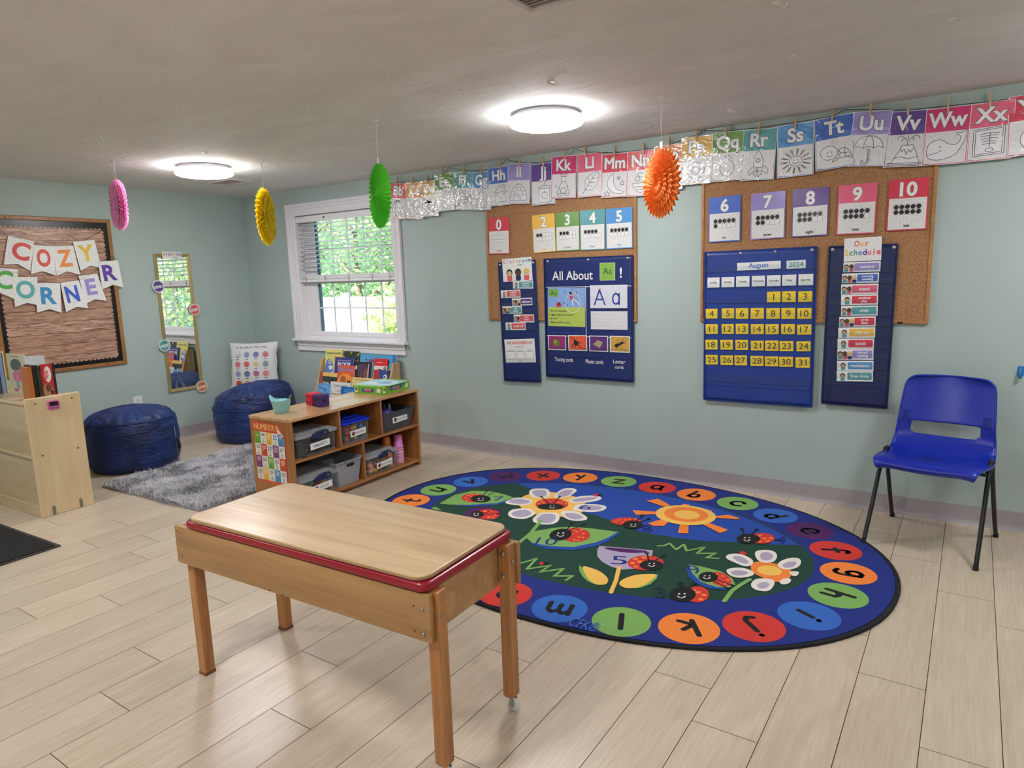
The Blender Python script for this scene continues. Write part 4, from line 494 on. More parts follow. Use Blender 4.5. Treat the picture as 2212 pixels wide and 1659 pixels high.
Bc(st, 'slat_stack', M_WTRIM)
Bc(MB().box((bx0+.002,by-.027,1.398),(bx1-.002,by+.027,1.422)), 'bottom_rail', M_WTRIM, bevel=.004)
cd = MB()
for x in (-5.20,-4.93,-4.62,-4.33,-4.12):
    for dy in (-.027,.027): cd.tube([(x,by+dy,1.41),(x,by+dy,1.95)], .0012, 5)
cd.tube([(-5.235,by-.034,1.95),(-5.235,by-.034,1.62),(-5.232,by-.036,1.30)], .0016, 6).lathe([(.002,0),(.006,.004),(.005,.03),(.002,.034)], 10, Matrix.Translation((-5.232,by-.036,1.27)))
Bc(cd, 'cord', plain('white_cord', (228,226,222), .7))
cl = MB()
for x in (-5.20,-4.93,-4.62,-4.33,-4.12): cl.box((x-.008,by-.031,1.405),(x+.008,by-.027,1.45)); cl.tube([(x-.02,by-.032,1.43),(x+.012,by-.033,1.415),(x+.018,by-.032,1.44),(x-.01,by-.033,1.455)], .0012, 5)
Bc(cl, 'ladder_clips', plain('clip_grey', (190,184,186), .5))
Bc(MB().box((-4.90,by-.031,1.965),(-4.885,by-.027,1.982)), 'rail_clip', plain('rail_clip_grey', (70,66,70), .5))

# ================================================================= OUTSIDE
def leafmat(name, c1, c2):
    m, nt, b = newmat(name); geo = nd(nt, 'ShaderNodeNewGeometry')
    nt.links.new(mixcol(nt, geo.outputs['Random Per Island'], lin(c1), lin(c2)), b.inputs['Base Color'])
    b.inputs['Roughness'].default_value = .55
    tr = nd(nt, 'ShaderNodeBsdfTranslucent'); tr.inputs[0].default_value = lin(c2); mx = nd(nt, 'ShaderNodeMixShader'); mx.inputs[0].default_value = .4
    nt.links.new(b.outputs[0], mx.inputs[1]); nt.links.new(tr.outputs[0], mx.inputs[2]); nt.links.new(mx.outputs[0], nt.nodes['Material Output'].inputs[0]); return m
LM = [leafmat('leaves_deep', (84,124,92), (150,182,124)), leafmat('leaves_pale', (130,160,110), (204,220,150)), leafmat('leaves_blue', (96,136,124), (156,190,172))]
M_BARK = plain('bark', (120,104,88), .9, .2, 8, .6, .01)
def tree(name, label, x, y, h, w, mat, n=2600, seed=1, base=.4):
    n = int(n*2)
    r = random.Random(seed); t = thing(name, label, 'tree', (x, y, -.3), group='trees behind the house')
    mb = MB(); blobs = [(r.uniform(-w*.5,w*.5), r.uniform(-w*.4,w*.4), r.uniform(base, h), r.uniform(.35,.7)*w*.6) for _ in range(12)]
    for i in range(n):
        bx, by_, bz, br = r.choice(blobs); u = Vector((r.gauss(0,1), r.gauss(0,1), r.gauss(0,.8))).normalized() * br * r.uniform(.55,1.05)
        c = Vector((bx,by_,bz)) + u
        if c.z < .1: c.z = abs(c.z)+.1
        a = Vector((r.gauss(0,1), r.gauss(0,1), r.gauss(0,.5))).normalized(); b = a.cross(Vector((r.gauss(0,1),r.gauss(0,1),r.gauss(0,1)))).normalized()
        s = r.uniform(.03,.07)
        mb.add([c-a*s, c+b*s*.5, c+a*s, c-b*s*.5], [(0,1,2,3)])
    mb.build('foliage', mat, t)
    tk = MB().tube(curve_pts([(0,0,0),(.05,0,h*.3),(-.08,.05,h*.6),(.1,0,h*.9)], 4), [.09*(1-.75*k/12) for k in range(13)], 8)
    for q in range(5):
        z0 = h*(.25+.12*q); dx = r.uniform(-1,1)*w*.5
        tk.tube(curve_pts([(0,0,z0),(dx*.5,r.uniform(-.3,.2),z0+h*.12),(dx,r.uniform(-.4,.3),z0+h*.2)], 3), [.04,.036,.03,.026,.02,.014,.01], 6)
    tk.build('trunk', M_BARK, t)
tree('garden_tree', 'leafy green tree filling the left of the window view', -8.9, 8.4, 3.4, 3.2, LM[0], 4200, 2)
tree('garden_tree', 'tall bushy tree behind the middle of the window', -6.6, 8.9, 3.6, 3.0, LM[1], 4200, 3)
tree('garden_shrub', 'yellow-green shrub low at the right of the window view', -5.35, 6.5, 1.35, 1.5, LM[1], 3000, 4, .2)
tree('garden_tree', 'blue-green tree at the right edge of the window view', -4.6, 8.6, 3.4, 2.6, LM[2], 4200, 5)
tree('garden_tree', 'green tree seen in the upper half of the wall mirror', -2.2, 7.8, 3.2, 2.8, LM[0], 3400, 6)
tree('garden_tree', 'pale tree seen in the lower half of the wall mirror', .4, 7.6, 3.0, 2.8, LM[1], 3400, 7)
tree('garden_tree', 'far green tree beyond the left end of the garden fence', -11.6, 9.6, 3.8, 3.6, LM[0], 3600, 8)
tree('garden_tree', 'green tree reflected at the right of the wall mirror', 2.6, 8.4, 3.4, 3.0, LM[2], 3000, 9)
# the big dim mass of the wood behind: one low hill of hedge
hm = MB()
for i in range(46):
    x = -17+i*.55; hgt = 3.2+.9*math.sin(i*1.7)+rnd.uniform(-.3,.3)
    hm.lathe([(.05,0),(.9,.3),(1.0,hgt*.5),(.7,hgt*.85),(.05,hgt)], 10, Matrix.Translation((x, 12.4+.5*math.sin(i*2.3), -.4)))
tag(hm.build('woodland', plain('woodland_green', (70,112,76), .9, .3, 3, .9, .1)), 'dark green woodland behind the garden trees outside', 'woodland', kind='stuff')
struct(MB().box((-20,YW+.2,-.45),(8,16,-.3)).build('ground_outside', plain('lawn', (96,128,70), .9, .2, 6)))
fn = thing('garden_fence', 'pale vinyl fence low in the window view', 'fence', (-8.0, 6.9, -.3))
fb = MB(); fp = MB()
for i in range(36): fb.box((-3.2+i*.152,0,.05),(-3.2+i*.152+.146,.02,1.42))
for i in range(4): fp.box((-3.25+i*1.8,-.04,0),(-3.14+i*1.8,.06,1.52))
M_VIN = plain('vinyl_fence', (214,222,228), .4)
fb.build('panel', M_VIN, fn); fp.build('post', M_VIN, fn); MB().box((-3.2,-.02,1.40),(2.3,.04,1.46)).build('top_rail', M_VIN, fn)

# ================================================================= LIGHT
w = bpy.data.worlds.new('sky'); SC.world = w; w.use_nodes = True
nt = w.node_tree; bg = nt.nodes['Background']; sk = nd(nt, 'ShaderNodeTexSky', sky_type='NISHITA', sun_disc=False, sun_elevation=math.radians(48), sun_rotation=math.radians(200), dust_density=2.0)
nt.links.new(sk.outputs[0], bg.inputs[0]); bg.inputs[1].default_value = SKY_S
su = bpy.data.lights.new('sun', 'SUN'); su.energy = SUN_S; su.angle = math.radians(2); su.color = (1,.96,.88)
so_ = link(bpy.data.objects.new('sun', su)); so_.rotation_euler = (math.radians(42), 0, math.radians(-14))
M_LED = emit('led_diffuser', (248,248,252), LAMP_S)
def lamp(x, y, label):
    t = thing('ceiling_light', label, 'ceiling light', (x, y, ZC), group='round ceiling lights' )
    MB().lathe([(.165,0),(.170,-.004),(.170,-.022),(.16,-.026)], 48).build('base_ring', M_WTRIM, t)
    MB().lathe([(.186,-.026),(.195,-.034),(.196,-.050),(.19,-.060),(.17,-.068),(.12,-.073),(.05,-.075),(.01,-.0755)], 56).build('diffuser', M_LED, t)
    MB().lathe([(.15,-.018),(.192,-.022),(.193,-.030),(.15,-.031)], 48).build('trim_ring', plain('light_trim', (196,196,214), .4), t)
lamp(-1.93, 3.235, 'round white LED ceiling light hanging nearest the alphabet cards')
lamp(-4.62, 2.96, 'round white LED ceiling light near the far corner by the yellow fan')
for x, y, l in ((.72,3.2,'round ceiling light above the blue chair, beyond the right edge'),(-4.35,.45,'round ceiling light beyond the left edge of the view'),
             (-1.8,.25,'round ceiling light above the wooden table, out of view'),(.8,.3,'round ceiling light behind the camera on the right'),(-1.8,-1.9,'round ceiling light far behind the camera')):
    lamp(x, y, l)
def vent(x, y, w_, d_, rz, label):
    t = thing('ceiling_vent', label, 'vent', (x,y,ZC), (0,0,rz)); m = plain('vent_enamel', (196,188,182), .45)
    fr = MB(); s = .022
    for a, b in (((-w_/2,-d_/2),(w_/2,-d_/2+s)),((-w_/2,d_/2-s),(w_/2,d_/2)),((-w_/2,-d_/2+s),(-w_/2+s,d_/2-s)),((w_/2-s,-d_/2+s),(w_/2,d_/2-s))): fr.box((a[0],a[1],-.010),(b[0],b[1],0))
    fr.build('frame', m, t, bevel=.003)
    MB().box((-w_/2+s,-d_/2+s,-.002),(w_/2-s,d_/2-s,-.0005)).build('backing', plain('vent_dark', (150,142,134), .8), t)
    lv = MB(); n = int((d_-2*s)/.018)
    for i in range(n): lv.box((-w_/2+s,0,-.001),(w_/2-s,.013,.001), Matrix.Translation((0,-d_/2+s+.004+i*.018,-.006)) @ Matrix.Rotation(.6,4,'X'))
    lv.build('louvres', m, t)
vent(-1.081, 1.878, .30, .20, 0, 'white louvred ceiling vent at the top edge above the room')
vent(-5.17, 3.53, .32, .20, math.radians(2), 'white ceiling vent behind the far ceiling light')
# leftover string and tape tabs on the ceiling
def tab(x, y, label):
    a = MB(); r = random.Random(int(x*77)); a.box((x-.014,y-.012,ZC-.003),(x+.014,y+.012,ZC))
    a.tube([(x+r.uniform(-.02,.02),y,ZC-.003),(x+.02,y+.012,ZC-.014),(x+.03,y-.004,ZC-.008)], .003, 6)
    tag(a.build('tape_tab', plain('white_tape', (236,232,226), .5)), label, 'tape')
for x,y,l in ((-1.602,2.732,'white tape tab left on the ceiling in front of the nearer ceiling light'),(-4.12,2.653,'white tape tab on the ceiling just in front of the far ceiling light'),
              (-4.10,2.006,'white tape tab on the ceiling above the wood-paper bulletin board'),(-1.04,2.887,'white tape tab on the ceiling above the letters Pp'),(-.666,3.061,'white tape tab on the ceiling above the letters Ss'),
              (-.581,2.433,'white tape tab at the top edge, right of centre'),(-.123,2.988,'white tape tab on the ceiling near the upper right corner'),(-1.142,3.827,'white tape tab on the ceiling between the orange fan and letters Tt')): tab(x, y, l)
# ================================================================= SENSORY TABLE
M_PLY = woodmat('birch_ply', (192,148,96), (160,116,70), 0, .38, .25, 20)  # base colour lowered: the front apron's shade is mixed into the wood tone
M_LIDW = woodmat('birch_lid', (226,196,154), (192,154,110), 0, .3, .35, 16)
M_LEG = woodmat('maple_leg', (200,140,82), (158,100,52), 2, .42, .2, 30)
M_REDP = plain('red_tub_plastic', (150,22,40), .28, .05, 20, .1, .001)
t = thing('sensory_table', 'low wooden sensory table with a red tub and a plywood lid', 'table', (-1.7155,1.459,0), (0,0,math.radians(2.4)))
L2, D2, S = .549, .180, .020
for sx in (-1,1):
    for sy in (-1,1):
        zb = 0 if sx < 0 else .055
        lg = MB().box((sx*L2-S,sy*D2-S,zb),(sx*L2+S,sy*D2+S,.578)).build('leg', M_LEG, t, bevel=.003)
        if sx < 0: MB().box((sx*L2-S-.0006,sy*D2-S-.0006,0),(sx*L2+S+.0006,sy*D2+S+.0006,.012)).build('dark_foot', plain('dark_foot_wood', (128,86,52), .7, .3, 60), lg)  # thin band of darker wood colour around the bottom of the leg
        else:
            c = MB(); x, y = sx*L2, sy*D2
            c.box((x-.014,y-.016,.050),(x+.014,y+.016,.056)).tube([(x,y,.055),(x,y,.040)], .006, 8).box((x+.000,y-.012,.018),(x+.014,y-.010,.046)).box((x+.000,y+.010,.018),(x+.014,y+.012,.046))
            co = c.build('caster', M_CHROME, t)
            MB().lathe([(.003,-.008),(.019,-.008),(.0215,-.005),(.0215,.005),(.019,.008),(.003,.008)], 24, Matrix.Translation((x+.008,y,.0215)) @ Matrix.Rotation(PI/2,4,'X')).build('wheel', plain('white_caster_rubber', (222,220,216), .4), co)
for sy in (-1,1):
    y0 = sy*(D2+S); y1 = y0+sy*.018; x0, x1 = (-.592,.556) if sy < 0 else (-.575,.578)
    zt0 = .576
    mb = MB().box((x0,min(y0,y1),.437),(x1,max(y0,y1),zt0)); ao = mb.build('apron', M_PLY, t, bevel=.003)
    bh = MB()
    for x, z in ((-.575,.555),(-.575,.47),(-.560,.553),(-.560,.468),(.50,.535),(.50,.462),(-.10,.443),(-.04,.441)): bh.lathe([(.0001,0),(.0026,0),(.0026,.0006),(.0001,.0006)], 8, Matrix.Translation((x,y1,z)) @ Matrix.Rotation(-sy*PI/2,4,'X'))
    bh.build('screw_hole', M_DARK, ao)
    bo = MB()
    for x, z in ((.530,.530),(.530,.459)): bo.lathe([(.006,0),(.0055,.002),(.003,.0035),(.0005,.004)], 14, Matrix.Translation((x,y1,z)) @ Matrix.Rotation(-sy*PI/2,4,'X'))
    bo.build('bolt', M_CHROME, ao)
for sx in (-1,1):
    x = sx*(L2-S-.009)
    MB().box((x-.008,-D2+S-.001,.437),(x+.008,D2-S+.001,.570)).build('end_panel', M_PLY, t, bevel=.002)
bo = MB()
for y, z in ((-.18,.505),(.182,.520)): bo.lathe([(.006,0),(.0055,.002),(.003,.0035),(.0005,.004)], 14, Matrix.Translation((L2+S,y,z)) @ Matrix.Rotation(PI/2,4,'Y'))
for z in (.548,.475): bo.lathe([(.0085,0),(.008,.003),(.004,.005),(.0005,.0055)], 14, Matrix.Translation((L2-.003,D2-S,z)) @ Matrix.Rotation(PI/2,4,'X'))
bo.build('corner_bolt', M_CHROME, t)
tub = MB()
tub.prism(rrect(-.527,-.224,.551,.226,.03,6), .579, .6065)
tub.prism(rrect(-.515,-.155,.515,.155,.05,6), .445, .58)
tub.build('tub', M_REDP, t, bevel=.009, seg=3)
lid = MB().prism(rrect(-.508,-.2225,.537,.2225,.045,8), .6075, .6215, Matrix.Rotation(math.radians(.35),4,'Z')).build('lid', M_LIDW, t, bevel=.004)
e = MB()
for z in (.6105,.6135,.6165): e.prism(rrect(-.5084,-.2229,.5374,.2229,.045,8), z, z+.0009, Matrix.Rotation(math.radians(.35),4,'Z'))
e.build('ply_edge', woodmat('dark_ply_layers', (150,108,70), (120,80,48), 0, .6), lid)

# ================================================================= CUBBY SHELF
M_CUB = woodmat('cubby_wood', (186,128,74), (146,92,46), 1, .34, .35, 22)
M_CUBT = woodmat('cubby_top_wood', (222,180,130), (190,138,86), 1, .26, .5, 18)
M_CUBZ = woodmat('cubby_end_wood', (190,130,76), (152,96,50), 2, .36, .3, 22)
cub = thing('cubby_shelf', 'low wooden five-compartment cubby shelf between the fluffy rug and the oval rug', 'shelf', (-3.385,2.565,0), (0,0,math.radians(1.6)))
def CP(mb, name, m, bev=.0025): return mb.build(name, m, cub, bevel=bev)
LY, DX, TH = 1.192, .385, .019
CP(MB().box((-DX,-.004,TH+.547),(.004,LY+.004,.585)), 'top', M_CUBT)
CP(MB().box((-DX,0,0),(0,TH,.566)), 'end_panel', M_CUBZ); CP(MB().box((-DX,LY-TH,0),(0,LY,.566)), 'end_panel', M_CUBZ)
CP(MB().box((-DX,TH,.030),(0,LY-TH,.047)), 'bottom_shelf', M_CUB); CP(MB().box((-.06,TH,0),(-.045,LY-TH,.030)), 'plinth', M_CUB)
CP(MB().box((-DX+.006,TH,.304),(0,LY-TH,.320)), 'middle_shelf', M_CUB)
CP(MB().box((-DX+.006,.394,.32),(-.002,.410,.566)), 'divider', M_CUBZ); CP(MB().box((-DX+.006,.785,.32),(-.002,.801,.566)), 'divider', M_CUBZ)
CP(MB().box((-DX+.006,.594,.047),(-.002,.610,.304)), 'divider', M_CUBZ)
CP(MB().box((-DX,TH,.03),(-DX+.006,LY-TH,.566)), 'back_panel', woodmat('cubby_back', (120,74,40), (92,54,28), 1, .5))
def inC(x, y, z=0, rz=0): return cub.matrix_world @ Matrix.Translation((x,y,z)) @ Matrix.Rotation(rz,4,'Z')
cub.matrix_world = Matrix.Translation((-3.385,2.565,0)) @ Matrix.Rotation(math.radians(1.6),4,'Z')
FRONT = Matrix(((0,0,1,0),(1,0,0,0),(0,1,0,0),(0,0,0,1)))   # sheet facing +x
def label_art(parent, y, z, w, h, word, icon=True, x=.001, rot=0, hand=False):
    a = Art(); a.slab(rectpts(w,h), 'white', .0006)
    if icon: a.ell(-w/2+h*.62, 0, h*.34, h*.34, 'brown'); a.ell(-w/2+h*.55, h*.1, h*.14, h*.14, 'crimson')
    a.text(word, h*.38 if icon else 0, -h*.2, h*.42, 'ink', maxw=w*.68 if icon else w*.9, bold=.01 if hand else 0)
    o = a.build('label', M_LAM2, parent); o.matrix_local = Matrix.Translation((x,y,z)) @ FRONT @ Matrix.Rotation(rot,4,'Z'); return o
def lidbin(name, label, lx, ly, w, d, h, word, lidcol=None, handle=True, lz=None, blue=False):
    t = thing(name, label, 'storage bin', mw=inC(lx, ly, lz))
    # local: front face at x=0, extends to -d; width along y
    b = MB(); n = 1
    o0 = rrect(-d+.012,.012,-.012,w-.012,.02,4); o1 = rrect(-d+.004,.004,-.004,w-.004,.022,4); k = len(o0)
    v = [(x,y,.002) for x,y in o0] + [(x,y,h) for x,y in o1] + [(x,y,h) for x,y in rrect(-d+.007,.007,-.007,w-.007,.02,4)] + [(x,y,.005) for x,y in rrect(-d+.015,.015,-.015,w-.015,.018,4)]
    f = [(i,(i+1)%k,k+(i+1)%k,k+i) for i in range(k)] + [(k+i,k+(i+1)%k,2*k+(i+1)%k,2*k+i) for i in range(k)] + [(2*k+i,2*k+(i+1)%k,3*k+(i+1)%k,3*k+i) for i in range(k)] + [tuple(reversed(range(k))), tuple(range(3*k,4*k))]
    b.add(v, f); b.build('body', M_BIN, t)
    lm = plain('blue_lid_plastic', (16,48,190), .25, .04, 30) if blue else M_LID
    l = MB(); l.prism(rrect(-d-.004,-.004,.006,w+.004,.025,5), h-.012, h+.006); l.prism(rrect(-d+.02,.02,-.02,w-.02,.02,5), h+.006, h+.016)
    l.build('lid', lm, t, bevel=.004)
    if handle and not blue:
        hb = MB(); hb.add([(x,y,z) for x in (.004,.014) for y,z in ((w*.36,h-.028),(w*.36,h+.004),(w*.64,h-.028),(w*.64,h+.004))], [(0,1,3,2),(4,6,7,5),(0,4,5,1),(2,3,7,6),(1,5,7,3),(0,2,6,4)])
        hb.tube(curve_pts([(.012,w*.40,h-.006),(.016,w*.44,h+.008),(.018,w*.55,h+.014),(.016,w*.68,h+.010),(.012,w*.74,h-.006)],4), .008, 8)
        hb.build('latch', plain('navy_latch', (30,44,92), .35), t, bevel=.003)
    if blue:
        hb = MB(); hb.tube([(-.06,w*.2,h+.014),(-.06,w*.24,h+.026),(-.06,w*.76,h+.026),(-.06,w*.8,h+.014)], .006, 8); hb.build('latch', lm, t)
    label_art(t, w*.55, h*.45, min(w*.55,.16), .042, word, x=.0035 if not blue else -.003, rot=.04, icon=word != 'MAGNETS', hand=word == 'MAGNETS')
    return t
magn = lidbin('storage_bin', 'clear lidded bin labelled MAGNETS in the top left cubby compartment', -.012, .040, .345, .33, .135, 'MAGNETS', lz=.3205)
bris = lidbin('storage_bin', 'clear bin with bright blue lid in the top middle cubby compartment', -.012, .428, .262, .28, .145, 'Bristle Blocks', lz=.3205, blue=True)
dups = lidbin('storage_bin', 'clear lidded bin in the bottom left cubby compartment', -.012, .035, .345, .33, .128, 'Duplos', lz=.0475)
pota = lidbin('storage_bin', 'clear lidded bin in the bottom right cubby compartment beside the cups', -.012, .622, .325, .28, .135, 'Potato Heads', lz=.0475)
def tubbin(label, lx, ly, lz, w, d, h, mat, slot=False, word=None):
    t = thing('open_bin', label, 'storage bin', mw=inC(lx, ly, lz)); fl = .020
    def loop(e, z): return [(x,y,z) for x,y in rrect(-d+fl-e,fl-e,-fl+e,w-fl+e,.02,4)]
    k = len(loop(0,0)); v = loop(0,0)+loop(fl,h)+loop(fl+.006,h+.001)+loop(fl+.006,h-.008)+loop(fl-.002,h-.002)+loop(-.003,.005)
    f = []
    for a, b in ((0,1),(1,2),(1,4),(4,5)):
        f += [(a*k+i,a*k+(i+1)%k,b*k+(i+1)%k,b*k+i) for i in range(k)]
    f += [(2*k+i,2*k+(i+1)%k,3*k+(i+1)%k,3*k+i) for i in range(k)] + [tuple(reversed(range(k))), tuple(range(5*k,6*k))]
    MB().add(v, f).build('body', mat, t)
    if slot:
        a = Art(); a.poly(rrect(-.036,-.011,.036,.011,.0108,6), 'black'); o = a.build('handle_slot', M_DARK, t)
        o.matrix_local = Matrix.Translation((-.002+.0005,w*.52,h*.80)) @ Matrix.Rotation(math.radians(7),4,'Y') @ FRONT
    if word: label_art(t, w*.53, h*.55, .158, .045, word, x=-.0065, rot=.03)
    return t
tubbin('dark grey open bin labelled Counting Bears in the top right cubby compartment', -.008, .812, .3205, .345, .30, .140, plain('charcoal_bin', (70,72,78), .45), word='Counting Bears')
tubbin('light grey open bin with a handle slot in the bottom left cubby compartment', -.008, .352, .0475, .236, .30, .170, plain('light_grey_bin', (150,152,160), .45), slot=True)
# toys inside the bins, one object each
TOYC = [(206,60,48),(238,190,50),(60,110,190),(96,160,80),(230,130,60),(120,190,190)]
def toy(base, name, label, cat, group, w, d, h, n, kind):
    protos = []
    for c in range(len(TOYC)):
        mb = MB(); s = .019
        if kind == 'block':
            mb.box((-s,-s*.7,-.008),(s,s*.7,.008))
            for i in (-1,0,1):
                for j in (-.5,.5): mb.box((i*.011-.003,j*.014-.003,.008),(i*.011+.003,j*.014+.003,.014))
        elif kind == 'tile': mb.prism(rrect(-.03,-.03,.03,.03,.006,2), -.0035, .0035)
        else: mb.lathe([(.004,-.022),(.018,-.018),(.026,-.004),(.024,.008),(.014,.020),(.003,.023)], 14)
        col = TOYC[c] if kind != 'tile' else [(52,44,48),(60,40,44),(44,48,60),(70,50,52),(40,40,44),(84,60,56)][c]
        if kind == 'round': col = [(214,150,96),(230,180,70),(210,70,60),(90,140,90),(226,140,120),(120,80,50)][c]
        protos.append((mb.mesh(name), plain('toy_%s_%d' % (kind, c), col, .35)))
    for me, m in protos: me.materials.append(m)
    for i in range(n):
        o = bpy.data.objects.new(name, protos[i % len(protos)][0]); link(o)
        cols = max(1, int((w-.07)/.05)); lay = i // (cols*2); ci = i % cols; ri = (i//cols) % 2
        x = -.032 - ri*.055 - rnd.uniform(0,.006); y = .04 + (ci+.5)*(w-.08)/cols; z = .029 + lay*.034
        o.matrix_world = base.matrix_world @ Matrix.Translation((x,y,z)) @ Matrix.Rotation(rnd.uniform(0,6),4,'Z') @ Matrix.Rotation(rnd.uniform(-.9,.9),4,'X')
        tag(o, label, cat, group)
toy(bris, 'bristle_block', 'colourful plastic bristle block piled in the blue-lidded clear bin', 'toy block', 'bristle blocks in the blue-lidded bin', .262, .28, .145, 20, 'block')
toy(magn, 'magnet_tile', 'dark magnet toy piece inside the clear bin labelled MAGNETS', 'magnet toy', 'magnet toys in the bin', .345, .33, .135, 24, 'tile')
toy(dups, 'toy_brick', 'toy brick inside the clear bin in the bottom left compartment', 'toy block', 'toy bricks in the bottom left bin', .345, .33, .128, 20, 'block')
toy(pota, 'potato_toy_piece', 'rounded toy piece inside the clear bin in the bottom right compartment', 'toy', 'toy pieces in the bottom right bin', .325, .28, .135, 20, 'round')
bear = MB().lathe([(.01,0),(.05,.01),(.055,.03),(.03,.05),(.004,.055)], 16).build('purple_cup', plain('purple_toy', (84,60,140), .4)); bear.matrix_world = inC(-.09,.93,.42)
bear.name = 'toy_scoop'; tag(bear, 'purple toy scoop sticking up from the dark grey bin', 'toy')
tg = MB().tube(curve_pts([(0,0,0),(.005,.006,.05),(0,.016,.065),(-.004,.024,.05),(0,.03,0)],5), .003, 8).build('tongs', plain('clear_tongs', (190,196,206), .2)); tg.matrix_world = inC(-.075,.94,.445)
tag(tg, 'clear plastic tongs handle rising out of the dark grey bin', 'tongs')
# stacked cups
def cup(mat, label, group, x, y, z, n, up=True, dz=.016):
    proto = None
    for i in range(n):
        if proto is None:
            prof = [(.026,0),(.0265,.002),(.0365,.088),(.039,.090),(.039,.094),(.0355,.093),(.025,.004),(.003,.003)]
            me = MB().lathe(prof, 24).mesh('paper_cup'); me.materials.append(mat); proto = me
        o = bpy.data.objects.new('stacking_cup', proto); link(o)
        M = inC(x, y, z + i*dz)
        if not up: M = M @ Matrix.Translation((0,0,.094)) @ Matrix.Rotation(PI,4,'X')
        o.matrix_world = M; tag(o, label, 'cup', group)
CPK = plain('pink_cup', (222,130,196), .35); COR = plain('orange_cup', (240,140,40), .35); CPL = plain('pale_pink_cup', (226,170,206), .4)
cup(CPL, 'pale pink cup in the stack inside the right end of the cubby', 'pale pink stacked cups', -.085, 1.035, .0475, 8, False, .011)
cup(CPK, 'deeper pink upside-down cup on top of the pink cup stack', 'deeper pink cups on top', -.085, 1.035, .146, 2, False, .018)
cup(COR, 'orange upside-down cup in the stack behind the bottom right clear bin', 'orange stacked cups', -.155, .985, .0475, 7, False, .018)
# ---- on top of the cubby
bk = thing('small_bucket', 'small pale turquoise plastic bucket on the left end of the cubby top', 'bucket', mw=inC(-.255,.150,.585,math.radians(28)))
M_TQ = plain('turquoise_plastic', (150,214,216), .35, .04, 60, spec=.5)
def blob(t, k, z, r): return r
v = []; n = 32; rings = [(.0,.042,.0),(.0,.045,.003),(.09,.066,.078),(.09,.068,.080),(.09,.0665,.079),(.0,.043,.006)]
for i, (dz, r, z) in enumerate(rings):
    for j in range(n):
        a = 2*PI*j/n; hh = .034*abs(math.cos(a))**6 if z > .05 else 0
        v.append((r*math.cos(a)*1.05, r*math.sin(a)*.8, z+hh))
f = [(i*n+j,i*n+(j+1)%n,(i+1)*n+(j+1)%n,(i+1)*n+j) for i in range(len(rings)-1) for j in range(n)] + [tuple(reversed(range(n))), tuple(5*n+j for j in range(n))]
mb = MB(); mb.add(v, f, sm=True); mb.build('body', M_TQ, bk)
hb = MB(); hb.prism(rrect(-.020,-.0055,.020,.0055,.0054,5), 0, .0012); o = hb.build('handle_hole', M_DARK, bk)
o.matrix_local = Matrix.Translation((.0700,0,.094)) @ Matrix.Rotation(.2,4,'Y') @ FRONT
def die(label, x, y, z, rz, col, faces):
    t = thing('foam_die', label, 'die', mw=inC(x,y,z,rz)); s = .040
    MB().box((-s,-s,0),(s,s,2*s)).build('cube', plain('foam_'+label.split()[0], col, .75, .08, 90, .3, .001), t, bevel=.007, seg=3)
    pip = MB(); g = .021
    D = {1:[(0,0)],2:[(-g,-g),(g,g)],3:[(-g,-g),(0,0),(g,g)],4:[(-g,-g),(-g,g),(g,-g),(g,g)],5:[(-g,-g),(-g,g),(g,-g),(g,g),(0,0)],6:[(-g,-g),(-g,0),(-g,g),(g,-g),(g,0),(g,g)]}
    for Mx, k in zip((Matrix.Translation((s,0,s)) @ FRONT, Matrix.Translation((0,-s,s)) @ Matrix.Rotation(PI/2,4,'X'), Matrix.Translation((0,0,2*s)), Matrix.Translation((-s,0,s)) @ Matrix.Rotation(-PI/2,4,'Y'), Matrix.Translation((0,s,s)) @ Matrix.Rotation(-PI/2,4,'X')), faces):
        for u, w_ in D[k]: pip.lathe([(.0072 if k > 1 else .010,0),(.0065 if k > 1 else .0092,.0008),(.0005,.0008)], 14, Mx @ Matrix.Translation((u,w_,0)), sm=False)
    pip.build('pips', plain('die_pips', (26,18,30), .8), t)
die('red foam die standing left of the purple die on the cubby top', -.266, .428, .585, math.radians(-12), (214,40,62), (1,4,2,5,6))
die('purple foam die with large dark pips on the cubby top', -.168, .404, .585, math.radians(-11), (62,40,98), (1,3,5,2,4))
# green puzzle box
pb = thing('puzzle_box', 'green lidded jigsaw puzzle box lying on the right end of the cubby top', 'game box', mw=inC(-.21,1.035,.585,math.radians(5)))
BW, BD, BH = .130, .165, .060
MB().box((-BW,-BD,0),(BW,BD,BH)).build('box', plain('lime_box_card', (118,184,44), .35, .04, 20), pb, bevel=.0015)
def decal(parent, a, M, m=M_SATIN, name='print'): o = a.build(name, m, parent); o.matrix_local = M; return o
a = Art(); a.rect(-.122,-.157,.122,.157,(150,204,196),.004); a.poly(smooth_closed([(-.10,-.12),(.02,-.14),(.10,-.06),(.09,.08),(.0,.14),(-.09,.1)],2),(206,226,226)); a.poly(smooth_closed([(-.05,-.10),(.04,-.08),(.06,.02),(.0,.06),(-.05,.0)],2),(110,168,206)); a.ell(.05,.1,.03,.02,(150,196,90))
decal(pb, a, Matrix.Translation((0,0,BH+.0004)) @ Matrix.Rotation(PI/2,4,'Z'))
